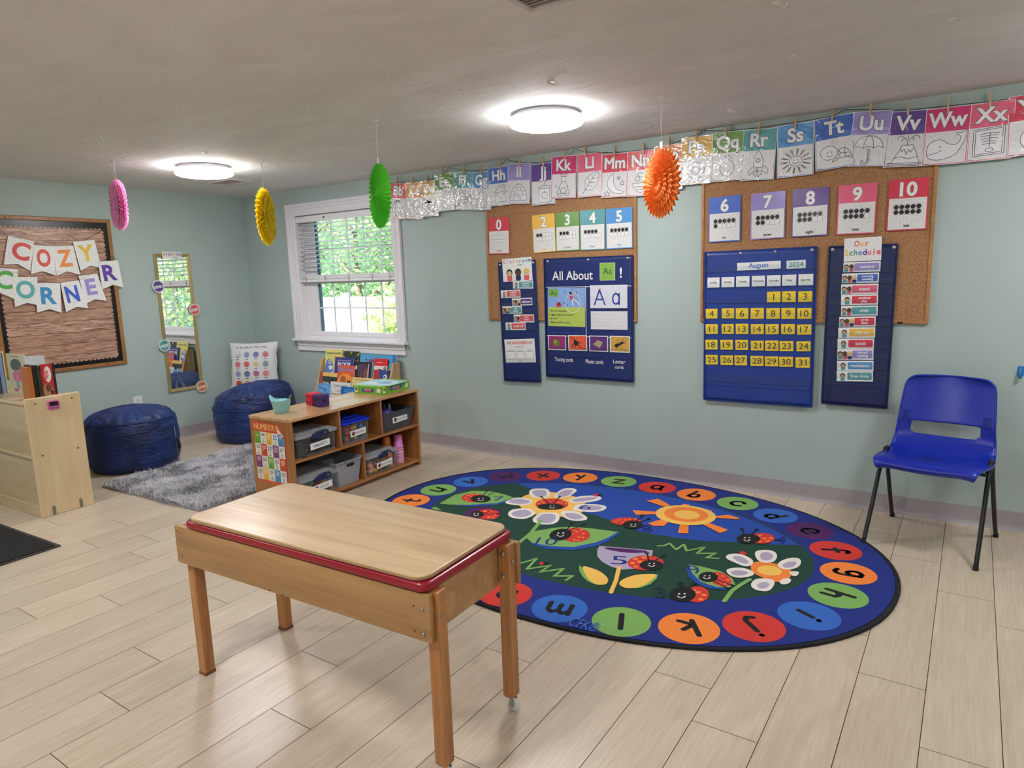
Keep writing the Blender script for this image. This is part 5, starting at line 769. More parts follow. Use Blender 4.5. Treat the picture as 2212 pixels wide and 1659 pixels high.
for M, w_ in ((Matrix.Translation((BW+.0003,0,BH/2)) @ FRONT, BD),(Matrix.Translation((0,-BD-.0003,BH/2)) @ Matrix.Rotation(PI/2,4,'X'), BW)):
    a = Art(); a.rect(-w_+.012,-.02,-w_+.034,.022,'white'); a.rect(-w_+.016,-.005,-w_+.030,.015,'ink')
    a.rect(-w_*.45,-.015,w_*.42,.013,(44,96,180),.012); a.rect(-w_*.25,.0,w_*.22,.008,'gold'); a.rect(-w_*.3,-.011,w_*.28,-.004,'crimson'); a.ell(w_*.75,.004,.018,.014,'cream'); a.ell(w_*.68,-.008,.010,.008,'cream'); a.ell(w_*.82,-.008,.010,.008,'cream')
    decal(pb, a, M)
# NUMBERS poster on the cubby end panel
a = Art(.00001); pw, ph = .300, .400
pts = [(-.145,-.185),(.0,-.200),(.142,-.185),(.148,.125),(.105,.190),(-.145,.200)]
a.slab(pts, (216,84,50), .0008); a.rtext('NUMBERS', -.02, .150, .036, [(240,190,110)], .235, .04)
a.poly([(.080,.180),(.140,.120),(.086,.128)], 'cream')
gc = [(108,176,52),'cream','gold','cream',(74,150,200),'cream',(214,76,44),'cream',(130,60,130),'cream',(130,60,130),'cream',(108,176,52),'cream',(214,76,44),'cream','gold','cream',(74,150,200),'cream']
r = random.Random(4)
for i in range(20):
    cx = -.112+(i % 5)*.056; cy = .096-(i//5)*.078; c = gc[i]
    if i == 4: a.poly([(cx-.027,cy-.037),(cx+.027,cy-.037),(cx+.027,cy+.01),(cx+.005,cy+.037),(cx-.027,cy+.037)], c)
    else: a.rect(cx-.028,cy-.039,cx+.028,cy+.039,c)
    k = i+1; dc = 'cream' if c != 'cream' else ['crimson','ink','orange','blue'][i % 4]; q = math.ceil(math.sqrt(k))
    for j in range(k): a.ell(cx-.018+.036*((j % q)+.5)/q, cy+.030-.036*((j//q)+.5)/q, min(.007,.014/q), min(.007,.014/q), dc if k < 6 else ('ink' if c == 'cream' else 'cream'), n=6)
    a.text(str(k), cx, cy-.022, .012, 'ink', bold=.02); 
    for j in range(3): a.rect(cx-.012+j*.008, cy-.032, cx-.006+j*.008, cy-.028, 'ink')
po = a.build('numbers_poster', M_LAM2); po.matrix_world = inC(-.205, -.002, .352) @ Matrix.Rotation(PI/2,4,'X')
tag(po, 'laminated NUMBERS poster with a grid of counting pictures on the cubby end', 'poster')
# ================================================================= BOOK DISPLAY RACK under the window
M_RACK = woodmat('rack_wood', (216,180,132), (190,148,100), 2, .42, .15, 22)
rack = thing('book_rack', 'pale wood tiered book display rack under the window', 'bookshelf', (-4.485, 3.98, 0))
SIDE = Matrix(((0,0,1,0),(1,0,0,0),(0,1,0,0),(0,0,0,1)))
for x in (-.480,.420):
    MB().prism([(-.05,0),(.26,0),(.26,.700),(.18,.700)], 0, .022, Matrix.Translation((x,0,0)) @ SIDE).build('side_panel', M_RACK, rack, bevel=.006)
MB().box((-.44,.248,.05),(.44,.256,.64)).build('back_panel', plain('rack_back_board', (126,104,80), .8), rack)
for z, y in ((.318,.083),(.40,.116),(.49,.155),(.52,.185)):
    MB().box((-.44,y-.014,z-.010),(.44,y+.022,z)).box((-.44,y-.018,z-.010),(.44,y-.014,z+.006)).build('ledge', M_RACK, rack, bevel=.002)
ROW = dict(c_wimb=2.9,c_jung=3.5,c_trex=3.1,c_bloop=2.2,c_witch=2.1,c_redb=2.35,c_dogc=1.35,c_amaz=1.5,c_dsafe=.9,c_how=.8,c_dlove=0,c_drag=.2,c_blue=-.5)
def book(label, cx, zt, w, h, y, fn, edge='white', tilt=-12, t=.012, roll=0, name='book'):
    """a closed picture book leaning back on the rack; cover art by fn(a, w, h)"""
    y0, row = y, ROW[fn.__name__]; yn = 4.07+.02*row+.22*(zt-h/2-.42); k = yn/y0; cx *= k; w *= k; h *= k; zt = 1.415-(1.415-zt)*k; y = yn-.11*h
    M = Matrix.Translation((cx, y, zt-h*.98)) @ Matrix.Rotation(math.radians(tilt),4,'X') @ Matrix.Rotation(roll,4,'Y')
    e = thing(name, label, 'book', mw=M, group='picture books on the display rack')
    MB().box((-w/2+.002,.0015,.002),(w/2-.003,t-.0015,h-.002)).build('pages', plain('book_pages', (226,220,206), .8, .06, 200), e)
    a = Art(); a.clip = (-w/2,0,w/2,h); fn(a, w, h); a.clip = None
    ed = P[edge] if isinstance(edge, str) else edge
    o = a.build('front_cover', M_SATIN, e); o.matrix_local = Matrix(((1,0,0,0),(0,0,-1,0),(0,1,0,0),(0,0,0,1)))
    MB().box((-w/2,t-.0015,0),(w/2,t,h)).box((-w/2,0,0),(-w/2+.0015,t,h)).box((-w/2,.0002,0),(w/2,.0015,h)).build('binding', plain('binding_%d_%d_%d' % tuple(ed), ed, .45), e)
    return e
def bg(a, w, h, c): a.rect(-w/2, 0, w/2, h, c)
def c_wimb(a,w,h):
    bg(a,w,h,(222,218,120)); a.text('WIMBLEDON SHARK',0,h*.86,.016,'navy',bold=.03,maxw=w*.88)
    for k,s in enumerate(('FRIEND','ON A','DO','FR')): a.text(s,w*.22,h*(.74-.1*k),.020,(226,160,50),bold=.03,maxw=w*.4)
    a.poly(smooth_closed([(-w*.5,0),(w*.05,0),(w*.02,h*.45),(-w*.1,h*.70),(-w*.34,h*.72),(-w*.48,h*.5)]),(96,130,206)); a.ell(-w*.2,h*.62,.02,.02,'cream'); a.ell(-w*.2,h*.62,.009,.01,'ink')
    a.poly(smooth_closed([(-w*.3,h*.5),(0,h*.5),(-w*.05,h*.38),(-w*.2,h*.36)]),'cream'); a.rect(-w*.24,0,w*.5,h*.26,(52,44,140)); a.rect(-w*.1,h*.12,w*.02,h*.3,'cream')
def c_jung(a,w,h):
    bg(a,w,h,(38,64,44)); r=random.Random(3)
    for i in range(34): a.ell(r.uniform(-w/2,w/2),r.uniform(0,h),.016,.008,r.choice([(60,140,90),(210,80,50),(36,90,160),(230,180,60),(150,60,120),'black']),r.uniform(0,3),8)
    a.text('7 ducks',0,h*.55,.045,(236,150,60),bold=.03,maxw=w*.8); a.text('7',-w*.32,h*.55,.055,'cream',bold=.03)
def c_trex(a,w,h):
    bg(a,w,h,(84,164,206)); a.rect(w*.40,0,w*.5,h,(44,120,190)); a.text('T. REX',-w*.22,h*.74,.026,'crimson',bold=.06); a.text('T. REX',-w*.215,h*.745,.026,(60,60,150),bold=.03); a.text('TIME MACHINE',-w*.2,h*.6,.022,(44,60,150),bold=.04,maxw=w*.4)
    a.ell(w*.33,h*.45,.028,.034,'tan'); a.ell(w*.3,h*.78,.012,.016,'navy'); a.ell(-w*.1,h*.2,.07,.04,(120,180,120))
def c_bloop(a,w,h):
    bg(a,w,h,(54,58,142)); a.text('BLOOP',0,h*.69,.036,'white',bold=.035,maxw=w*.86); a.rect(-w*.4,h*.88,w*.35,h*.905,'lav'); a.ell(0,h*.22,w*.36,h*.2,(40,52,44)); a.ell(-w*.2,h*.28,.03,.02,(150,150,70))
def c_witch(a,w,h):
    bg(a,w,h,(36,22,40)); a.rect(-w*.3,h*.5,w*.2,h*.92,(86,66,90)); a.poly([(-w*.45,0),(-w*.3,h*.35),(-w*.1,h*.55),(w*.1,h*.35),(w*.4,h*.5),(w*.5,0)],(176,20,34)); a.ell(w*.2,h*.6,.03,.05,(130,80,50)); a.rect(w*.28,h*.4,w*.36,h*.95,'lav'); a.text('tch &',0,h*.10,.032,'cream',bold=.03); a.ell(-w*.4,h*.8,.012,.018,'cream')
def c_redb(a,w,h):
    bg(a,w,h,(230,222,214)); a.rect(-w/2,h*.72,w/2,h,(216,40,44)); a.ell(-w*.05,h*.3,w*.42,h*.3,(140,50,40))
    for k in range(3): a.rect(-w*.3,h*(.52-.12*k),w*.1,h*(.55-.12*k),'cream')
    a.rect(-w*.3,h*.84,w*.1,h*.86,'cream'); a.ell(w*.32,h*.62,.018,.018,'grey')
def c_dogc(a,w,h):
    bg(a,w,h,(222,92,50)); a.poly(smooth_closed([(-w*.45,h*.1),(0,0),(w*.45,h*.1),(w*.45,h*.6),(0,h*.75),(-w*.45,h*.6)]),(242,150,60))
    a.text('DOG',-w*.27,h*.80,.030,(96,140,220),bold=.05); a.text('vs.',0,h*.82,.014,'gold',bold=.03); a.text('Cat',w*.27,h*.80,.030,(150,130,210),bold=.05)
    a.ell(-w*.12,h*.48,w*.17,h*.15,(176,96,50)); a.ell(-w*.05,h*.2,w*.2,h*.14,(120,60,36)); a.ell(w*.22,h*.36,w*.12,h*.1,'black'); a.poly([(w*.12,h*.42),(w*.15,h*.52),(w*.2,h*.44)],'black'); a.poly([(w*.24,h*.44),(w*.3,h*.52),(w*.32,h*.42)],'black'); a.ell(w*.2,h*.16,w*.09,h*.13,'black')
    a.ell(w*.19,h*.37,.006,.007,'gold',n=8); a.ell(w*.27,h*.37,.006,.007,'gold',n=8)
def c_amaz(a,w,h):
    bg(a,w,h,(44,76,140)); a.rect(-w/2,h*.55,-w*.2,h,(190,50,50)); a.text('AMAZING',0,h*.32,.026,(240,190,50),bold=.05,maxw=w*.86); a.text('ANIMALS',0,h*.08,.026,(240,190,50),bold=.05,maxw=w*.86); a.ell(w*.15,h*.75,.022,.02,'cream'); a.ell(w*.12,h*.74,.009,.01,'ink'); a.poly([(w*.3,h),(w*.5,h*.3),(w*.5,h)],(20,26,50))
def c_dsafe(a,w,h):
    bg(a,w,h,(190,76,50)); a.rect(-w*.38,0,w*.5,h*.86,(52,58,54)); a.rect(-w*.38,h*.86,w/2,h,(236,196,110)); a.text('The Book',-w*.1,h*.58,.020,'cream',bold=.03,maxw=w*.5); a.ell(w*.22,h*.45,w*.2,h*.34,(20,14,18)); a.ell(w*.18,h*.22,w*.1,h*.2,(196,110,90))
def c_how(a,w,h):
    bg(a,w,h,(232,204,142)); a.text('JANE YOLEN & MARK TEAGUE',0,h*.90,.008,'ink',maxw=w*.86,bold=.02); a.text('How Do',-w*.2,h*.62,.024,(110,60,30),bold=.03,maxw=w*.45); a.text('Dinosaurs',-w*.12,h*.40,.024,(110,60,30),bold=.03,maxw=w*.6); a.ell(w*.3,h*.6,.03,.032,(80,70,60)); a.ell(w*.25,h*.3,.05,.05,(150,100,60))
def c_dlove(a,w,h):
    bg(a,w,h,(112,172,226)); a.text('JANE YOLEN & MARK TEAGUE',0,h*.93,.007,'navy',maxw=w*.86)
    for k,(s,x,y,rr) in enumerate((('How Do Dinosaurs',-w*.08,h*.76,-.15),('Say I Love',w*.22,h*.6,-.5),('You?',w*.26,h*.46,-.5))): a.text(s,x,y,.014,'navy',bold=.03,maxw=w*.6,rot=rr)
    a.ell(-w*.1,h*.42,.02,.034,(140,110,90)); a.ell(-w*.05,h*.22,.05,.05,(40,60,90))
def c_drag(a,w,h):
    bg(a,w,h,(226,222,214))
    for k,(s,x) in enumerate((('DRAGONS',0),('LOVE',-w*.05),('TACOS',w*.0))): a.text(s,x,h*(.80-.19*k),.021,['ink',(120,90,110),(150,140,130)][k],maxw=w*.75,stretch=1.2)
    for q in ((-.4,.6),(-.42,.36),(.4,.5),(.36,.3),(-.3,.2)): a.ell(w*q[0],h*q[1],.006,.006,'coral',n=8)
def c_blue(a,w,h):
    bg(a,w,h,(20,104,184)); a.text('My First Little Book',0,h*.72,.013,(120,190,230),maxw=w*.8,bold=.02); a.rect(-w*.3,h*.84,w*.3,h*.86,(120,190,230)); a.rect(-w*.3,h*.55,w*.1,h*.60,(120,190,230)); a.ell(w*.1,h*.3,.04,.03,(240,190,60))
book('yellow-green picture book with a grinning blue shark, back left of the rack', -4.742,.792,.222,.285,4.115,c_wimb,(222,218,120),roll=-.03)
book('dark multicoloured picture book with leafy cover behind the one titled BLOOP', -4.54,.785,.205,.26,4.125,c_jung,(38,64,44))
book('wide sky-blue picture book at the back right of the rack', -4.205,.770,.43,.28,4.12,c_trex,(84,164,206),t=.016)
book('dark blue picture book titled BLOOP in white letters', -4.548,.737,.235,.25,4.055,c_bloop,(54,58,142),roll=-.01)
book('dark picture book with red robes on the cover, centre of the rack', -4.308,.710,.205,.25,4.045,c_witch,(36,22,40),t=.02)
book('cream paperback with a red band standing before the sky-blue book', -4.102,.745,.156,.215,4.058,c_redb,(216,40,44),t=.006)
book('orange picture book with a dog and a black cat, centre of the rack', -4.462,.680,.208,.245,3.99,c_dogc,(222,92,50))
book('blue paperback titled AMAZING ANIMALS at the right of the rack', -4.018,.662,.205,.215,3.985,c_amaz,(44,76,140),t=.006)
book('dark picture book with a black-haired figure at the left of the rack', -4.635,.614,.212,.24,3.945,c_dsafe,(190,76,50))
book('tan picture book with a brown title, behind the green puzzle box', -4.205,.597,.238,.24,3.925,c_how,(232,204,142))
book('light blue picture book in the front left corner of the rack', -4.615,.532,.178,.20,3.865,c_dlove,(112,172,226))
book('white picture book titled DRAGONS LOVE TACOS on the front row of the rack', -4.408,.555,.255,.22,3.870,c_drag,(226,222,214))
book('bright blue paperback lying low at the front of the rack', -4.262,.528,.215,.17,3.842,c_blue,(20,104,184),t=.006)
# ================================================================= LEFT LOW CABINET
M_CAB = woodmat('cabinet_maple', (236,214,172), (218,192,146), 2, .35, .3, 10)
M_CABX = woodmat('cabinet_maple_long', (228,206,164), (208,182,138), 0, .35, .3, 10)
cab = thing('low_cabinet', 'pale maple low cabinet with a rounded end panel at the left edge', 'cabinet', (-4.735,1.69,0), (0,0,math.radians(1.5)))
def CB(mb, name, m, bev=.003): return mb.build(name, m, cab, bevel=bev)
CB(MB().prism([(0,0),(.315,0),(.315,.757),(.0,.757)], -.019, 0, Matrix(((0,0,1,0),(1,0,0,0),(0,1,0,0),(0,0,0,1)))), 'end_panel', M_CAB, .006)
CB(MB().box((-1.25,.008,.712),(-.019,.307,.731)), 'top', M_CABX); CB(MB().box((-1.25,.018,.03),(-.019,.024,.712)), 'back_panel', M_CABX)
CB(MB().box((-1.25,.005,.0),(-.019,.018,.07)), 'bottom_rail', M_CABX, .005); CB(MB().box((-1.25,.006,.372),(-.019,.02,.392)), 'middle_rail', M_CABX, .005)
CB(MB().box((-1.25,.024,.06),(-.019,.300,.078)), 'bottom_shelf', M_CABX); CB(MB().box((-1.25,.024,.370),(-.019,.300,.386)), 'middle_shelf', M_CABX)
CB(MB().box((-1.27,0,0),(-1.25,.315,.757)), 'far_end_panel', M_CAB)
bo = MB()
for y, z in ((.055,.722),(.265,.722),(.055,.395),(.262,.395)): bo.lathe([(.006,0),(.0055,.0015),(.0005,.002)], 14, Matrix.Translation((0,y,z)) @ Matrix.Rotation(PI/2,4,'Y'))
CB(bo, 'bolt', plain('antique_bolt', (110,92,70), .35, metal=.6), 0)
br = MB()
for y in (.075,.235): br.prism(rrect(y-.010,.003,y+.010,.062,.009,4), 0, .003, FRONT)
b_ = CB(br, 'foot_bracket', plain('zinc_bracket', (150,146,140), .35, metal=.7), 0)
h_ = MB()
for y in (.075,.235):
    for z in (.015,.03,.045): h_.lathe([(.0028,0),(.0001,.0004)], 8, Matrix.Translation((.0031,y,z)) @ Matrix.Rotation(PI/2,4,'Y'))
h_.build('bracket_hole', M_DARK, b_)
tm = thing('kitchen_timer', 'small pink digital timer stuck on the cabinet end panel', 'timer', mw=cab.matrix_world.copy())
tm.location = (-4.7345,1.69,0); tm.rotation_euler = (0,0,math.radians(1.5)); tm.location = (-4.7345-.16*math.sin(math.radians(1.5))*0-.004, 1.69+.152, .700)
MB().prism(rrect(-.035,-.030,.035,.030,.014,5), .001, .014, FRONT).build('case', plain('timer_pink', (214,110,160), .35), tm, bevel=.004, seg=3)
MB().prism(rrect(-.025,-.006,.025,.020,.003,3), .0142, .0152, FRONT).build('screen', plain('timer_screen', (34,32,34), .15), tm)
for k in (-1,0,1): MB().lathe([(.0055,.0),(.005,.003),(.0005,.0034)], 14, Matrix.Translation((.0142,k*.016,-.017)) @ Matrix.Rotation(PI/2,4,'Y')).build('button', plain('timer_button', (120,70,150), .4), tm)
# books standing on the cabinet: (label, x, y, angle, depth, height, thickness, cover colour, art)
def sbook(label, x, y, rz, w, h, t, col, fn=None, lean=0, name='book', board=False):
    z = .731
    M = Matrix.Translation((x,y,z)) @ Matrix.Rotation(rz,4,'Z') @ Matrix.Rotation(lean,4,'Y')
    e = thing(name, label, 'book', mw=M, group='books standing on the low cabinet')
    # local: thickness along x, width along y (spine at y=0), cover art faces +x
    MB().box((.0018,.002,.003),(t-.0018,w-.003,h-.003)).build('pages', plain('book_pages', (226,220,206), .8, .06, 200), e)
    MB().box((0,0,0),(.0018,w,h)).box((t-.0018,0,0),(t,w,h)).box((0,0,0),(t,.002,h)).build('cover', plain('cover_%d_%d_%d' % tuple(col), col, .4), e)
    if fn:
        a = Art(); a.clip = (0,0,w,h); fn(a,w,h); o = a.build('cover_print', M_SATIN, e); o.matrix_local = Matrix.Translation((t+.0002,0,0)) @ FRONT
def a_mon(a,w,h):
    bg2 = a.rect(0,0,w,h,(214,210,170)); a.poly(smooth_closed([(w*.2,h*.62),(w*.5,h*.58),(w*.85,h*.66),(w*.8,h*.84),(w*.5,h*.9),(w*.2,h*.82)]),(96,110,108)); a.poly(smooth_closed([(w*.3,h*.3),(w*.75,h*.34),(w*.85,h*.55),(w*.5,h*.6),(w*.25,h*.54)]),(214,110,150)); a.rect(w*.35,h*.3,w*.6,h*.55,(220,140,170),.01); a.rect(w*.4,h*.14,w*.6,h*.32,(150,170,176)); a.ell(w*.35,h*.1,w*.12,h*.04,(200,80,130)); a.line([(w*.3,h*.94),(w*.75,h*.94)],.004,'brown')
def a_pale(a,w,h):
    a.rect(0,0,w,h,(214,218,216)); a.poly(smooth_closed([(w*.3,h*.5),(w*.6,h*.45),(w*.8,h*.65),(w*.55,h*.8),(w*.35,h*.7)]),(60,66,76)); a.ell(w*.6,h*.35,w*.1,h*.04,'coral')
def a_red(a,w,h):
    a.rect(0,0,w,h,(196,30,38)); a.rect(w*.82,0,w,h,'black'); a.ell(w*.45,h*.70,w*.24,h*.24,'cream'); a.text('FEED',w*.45,h*.74,.015,'crimson',bold=.05,maxw=w*.36,rot=1.3); a.text('ME',w*.45,h*.62,.015,'crimson',bold=.05,rot=1.3)
    a.ell(w*.35,h*.22,w*.34,h*.22,(176,130,96)); a.ell(w*.4,h*.3,w*.2,h*.12,(110,60,40)); a.ell(w*.6,h*.16,w*.1,h*.06,'black')
for x, y, rz, w_, h_, t_, c, fn, l in (
    (-5.36,1.755,90,.19,.255,.020,(36,60,52),None,'dark green book at the left edge of the low cabinet top'),
    (-5.36,1.778,91,.19,.262,.017,(96,78,66),None,'brown-spined book between the dark green and light blue books'),
    (-5.36,1.798,92,.19,.272,.024,(128,156,204),None,'light blue book standing on the cabinet near the left edge'),
    (-5.36,1.826,93,.19,.285,.008,(222,200,140),None,'thin straw-coloured book next to the light blue one'),
    (-5.335,1.850,-88,.245,.268,.012,(218,214,182),a_mon,'cream picture book with pink and grey creature drawing on the cabinet'),
    (-5.085,1.855,-46,.115,.258,.010,(214,216,212),a_pale,'pale open book with a dark animal, behind the cream picture book'),
    (-4.845,1.772,88,.13,.205,.022,(190,110,50),None,'orange-brown board book with rounded top corners'),
    (-4.842,1.796,88,.13,.215,.018,(28,26,24),None,'black board book between the orange-brown and olive ones'),
    (-4.842,1.816,90,.13,.210,.020,(54,50,36),None,'dark olive board book touching the red one'),
    (-4.855,1.842,-4,.078,.215,.012,(30,22,24),a_red,'red board book with an oval cream title, nearest the cabinet end panel')):
    sbook(l, x, y, math.radians(rz), w_, h_, t_, c, fn)
# ================================================================= POUFS
def velvet():
    m, nt, b = newmat('navy_velour'); mp = coords(nt, (1,1,1)); n1 = nd(nt, 'ShaderNodeTexNoise', Scale=5.0, Detail=7.0, Roughness=.68, Distortion=1.2); nt.links.new(mp.outputs[0], n1.inputs[0])
    r = nd(nt, 'ShaderNodeMapRange'); r.inputs[1].default_value = .38; r.inputs[2].default_value = .66; nt.links.new(n1.outputs[0], r.inputs[0])
    nt.links.new(mixcol(nt, r.outputs[0], lin((10,24,66)), lin((26,56,124))), b.inputs['Base Color']); b.inputs['Roughness'].default_value = .5
    b.inputs['Sheen Weight'].default_value = .5; b.inputs['Sheen Roughness'].default_value = .35; b.inputs['Sheen Tint'].default_value = lin((90,130,220))
    mp2 = coords(nt, (2.2,2.2,9)); n2 = nd(nt, 'ShaderNodeTexNoise', Scale=3.0, Detail=5.0, Distortion=1.5); nt.links.new(mp2.outputs[0], n2.inputs[0]); addbump(nt, b, n2.outputs[0], .7, .02); return m
M_VEL = velvet()
def pouf(label, x, y, r, h, seed, slump=0, zipd=None):
    t = thing('beanbag_pouf', label, 'beanbag', (x,y,0))
    prof = [(.05,0),(.72,.0),(.88,.02),(.955,.08),(.985,.20),(1.0,.36),(1.0,.52),(.985,.66),(.95,.77),(.915,.815),(.88,.845),(.80,.885),(.68,.925),(.52,.96),(.34,.985),(.15,1.0),(.02,1.0)]
    prof = curve_pts(prof, 3)
    def f(p, a, k):
        R, z = prof[k]
        n = noise.noise(Vector((math.cos(a)*2.2, math.sin(a)*2.2, z*7+seed*3)))*.030 + noise.noise(Vector((math.cos(a)*5, math.sin(a)*5, z*22+seed)))*.020
        wr = 0
        if z > .7: wr = .012*math.sin(a*23+seed+3*noise.noise(Vector((math.cos(a)*2,math.sin(a)*2,seed))))*max(0,1-abs(z-.86)/.16)*min(1,R*1.6)
        rr = R*r*(1+n) ; zz = z*h*(1 + (slump*.10*math.cos(a-.6)*R if z > .5 else 0)) + (wr + n*.8*h*.5 if z > .3 else 0)
        return Vector((rr*math.cos(a), rr*math.sin(a), max(zz, 0 if z < .02 else .002)))
    b = MB().lathe(prof, 96, f=f); b.build('body', M_VEL, t, sub=1)
    sp = MB(); zc = h*(.80 if slump == 0 else .60)
    pts = [(r*1.0*(1+noise.noise(Vector((math.cos(a)*2.2, math.sin(a)*2.2, zc/h*7+seed*3)))*.022)*math.cos(a)*(.938 if slump == 0 else 1.0), r*(.938 if slump == 0 else 1.0)*math.sin(a)*(1+noise.noise(Vector((math.cos(a)*2.2, math.sin(a)*2.2, zc/h*7+seed*3)))*.022), zc) for a in [2*PI*i/72 for i in range(72)]]
    sp.tube(pts, .0035, 6, closed=True); sp.build('seam', M_VEL, t)
    if zipd is not None:
        a = zipd; px, py = (r*1.005)*math.cos(a), (r*1.005)*math.sin(a)
        z = MB().tube([(px,py,h*.62),(px,py,h*.02)], .0025, 6); z.build('zip', plain('zip_grey', (120,126,140), .4), t)
        z = MB().tube([(px+.006*math.cos(a),py+.006*math.sin(a),h*.46),(px+.016*math.cos(a),py+.016*math.sin(a),h*.40),(px+.02*math.cos(a),py+.02*math.sin(a),h*.26)], [.003,.009,.011], 8); z.build('zip_pull', M_DARK, t)
pouf('round navy velour floor pouf beside the pale low cabinet', PF1[0], PF1[1], PF1[2], PF1[3], 1, 0, math.radians(-5+40))
pouf('slumped navy velour beanbag in the corner below the pillow', PF2[0], PF2[1], PF2[2], PF2[3], 5, 1)
# ---- pillow with faces
pl = thing('throw_pillow', 'white square pillow printed with feeling faces, propped behind the corner beanbag', 'pillow', mw=Matrix.Translation(PIL) @ Matrix.Rotation(math.radians(34),4,'Z') @ Matrix.Rotation(math.radians(-8),4,'X'))
def pw_(u, v, side): # u,v in -1..1
    s = .235; e = max(0,(1-u*u))*max(0,(1-v*v)); pinch = 1-.055*(1-abs(u)**2)*(abs(v)**6) ; pin2 = 1-.055*(1-abs(v)**2)*(abs(u)**6)
    return (u*s*pin2 + .004*math.sin(v*9), side*(.075*e**.42 + .003*noise.noise(Vector((u*3,v*3,side)))), v*s*pinch*1.02)
N = 18; v = []; f = []
for side in (-1,1):
    k = len(v)
    for i in range(N+1):
        for j in range(N+1): v.append(pw_(-1+2*i/N, -1+2*j/N, side))
    for i in range(N):
        for j in range(N):
            q = (k+i*(N+1)+j, k+(i+1)*(N+1)+j, k+(i+1)*(N+1)+j+1, k+i*(N+1)+j+1); f.append(q if side < 0 else tuple(reversed(q)))
MB().add(v, f, sm=True).build('cushion', plain('white_pillow_cloth', (226,226,224), .85, .03, 20, .3, .004, bscale=16), pl)
a = Art(); a.text('IT IS OKAY TO FEEL', 0, .178, .017, 'ink', bold=.02, fit=.30)
fc = [(150,160,160),(150,160,206),(130,130,190),(214,130,150),(222,130,130),(224,110,90),(232,206,150),(150,160,170),(150,170,200),(120,120,180),(206,120,150),(226,150,140),(214,90,70),(236,190,110),(120,150,160),(130,180,214)]
for i in range(16):
    x = -.135+(i % 4)*.09; y = .115-(i//4)*.092; a.ell(x, y, .029, .029, fc[i]); a.ell(x-.01,y+.006,.003,.004,'ink',n=6); a.ell(x+.01,y+.006,.003,.004,'ink',n=6)
    a.line([(x-.012,y-.010),(x-.004,y-.010-.004*(1 if i % 2 else -1)),(x+.004,y-.010-.004*(1 if i % 2 else -1)),(x+.012,y-.010)],.0025,'ink',cap=False); a.rect(x-.014,y-.046,x+.014,y-.041,'ink')
def wp(p):
    u, v_ = p[0]/.235, p[1]/.235; q = pw_(max(-1,min(1,u)), max(-1,min(1,v_)), -1); return (p[0], q[1]-.0006-p[2], p[1])
a.build('face_print', M_PAPER, pl, warp=wp)
# ================================================================= RUGS AND MAT
cold = plain('mat_carpet', (20,20,22), .95, .3, 400, .5, .001); mat = thing('floor_mat', 'black rubber-edged floor mat at the left edge below the cabinet', 'mat', (-4.12,1.545,0), (0,0,math.radians(2.6)))
MB().prism(rrect(-1.5,-.9,0,0,.01,3), 0, .006).build('rubber_edge', plain('mat_rubber', (58,50,42), .7), mat); MB().prism(rrect(-1.48,-.88,-.022,-.022,.01,3), .006, .010).build('carpet', cold, mat)
fr = thing('fur_rug', 'fluffy grey faux-fur rug between the beanbags and the cubby shelf', 'rug', (0,0,0))
FC = [(-5.09,2.215),(-3.955,2.265),(-3.885,3.70),(-5.14,3.66)]
MB().prism(FC, 0, .012).build('backing', plain('fur_backing', (150,150,156), .9), fr)
def fur():
    r = random.Random(9); v = []; f = []; 
    for i in range(36000):
        u, w_ = r.random(), r.random(); a_, b_, c_, d_ = FC
        x = (a_[0]*(1-u)+b_[0]*u)*(1-w_)+(d_[0]*(1-u)+c_[0]*u)*w_; y = (a_[1]*(1-u)+b_[1]*u)*(1-w_)+(d_[1]*(1-u)+c_[1]*u)*w_
        n = noise.noise_vector(Vector((x*4.2,y*4.2,0))); m = noise.noise_vector(Vector((x*13,y*13,3)))
        dx, dy = n.x*1.0+m.x*.9+r.gauss(0,.35)-.25, n.y*1.0+m.y*.9+r.gauss(0,.35)-.15; L = r.uniform(.032,.055); wd = r.uniform(.0018,.0032)
        q = math.hypot(dx,dy)+1e-6; px, py = -dy/q*wd, dx/q*wd; z1 = .024+.012*r.random(); z2 = .028+.022*r.random()
        x1, y1 = x+dx*L*.3, y+dy*L*.3; x2, y2 = x+dx*L*.8, y+dy*L*.8; k = len(v)
        v += [(x-px,y-py,.010),(x+px,y+py,.010),(x1-px,y1-py,z1),(x1+px,y1+py,z1),(x2,y2,z2)]; f += [(k,k+1,k+3,k+2),(k+2,k+3,k+4)]
    me = bpy.data.meshes.new('fur_pile'); me.from_pydata(v, [], f); me.update()
    m, nt, b = newmat('grey_fur'); geo = nd(nt, 'ShaderNodeNewGeometry'); nt.links.new(mixcol(nt, geo.outputs['Random Per Island'], lin(FUR_A), lin(FUR_B)), b.inputs['Base Color']); b.inputs['Roughness'].default_value = .7; me.materials.append(m)
    o = bpy.data.objects.new('fur_pile', me); o['kind'] = 'stuff'; link(o, fr)
fur()
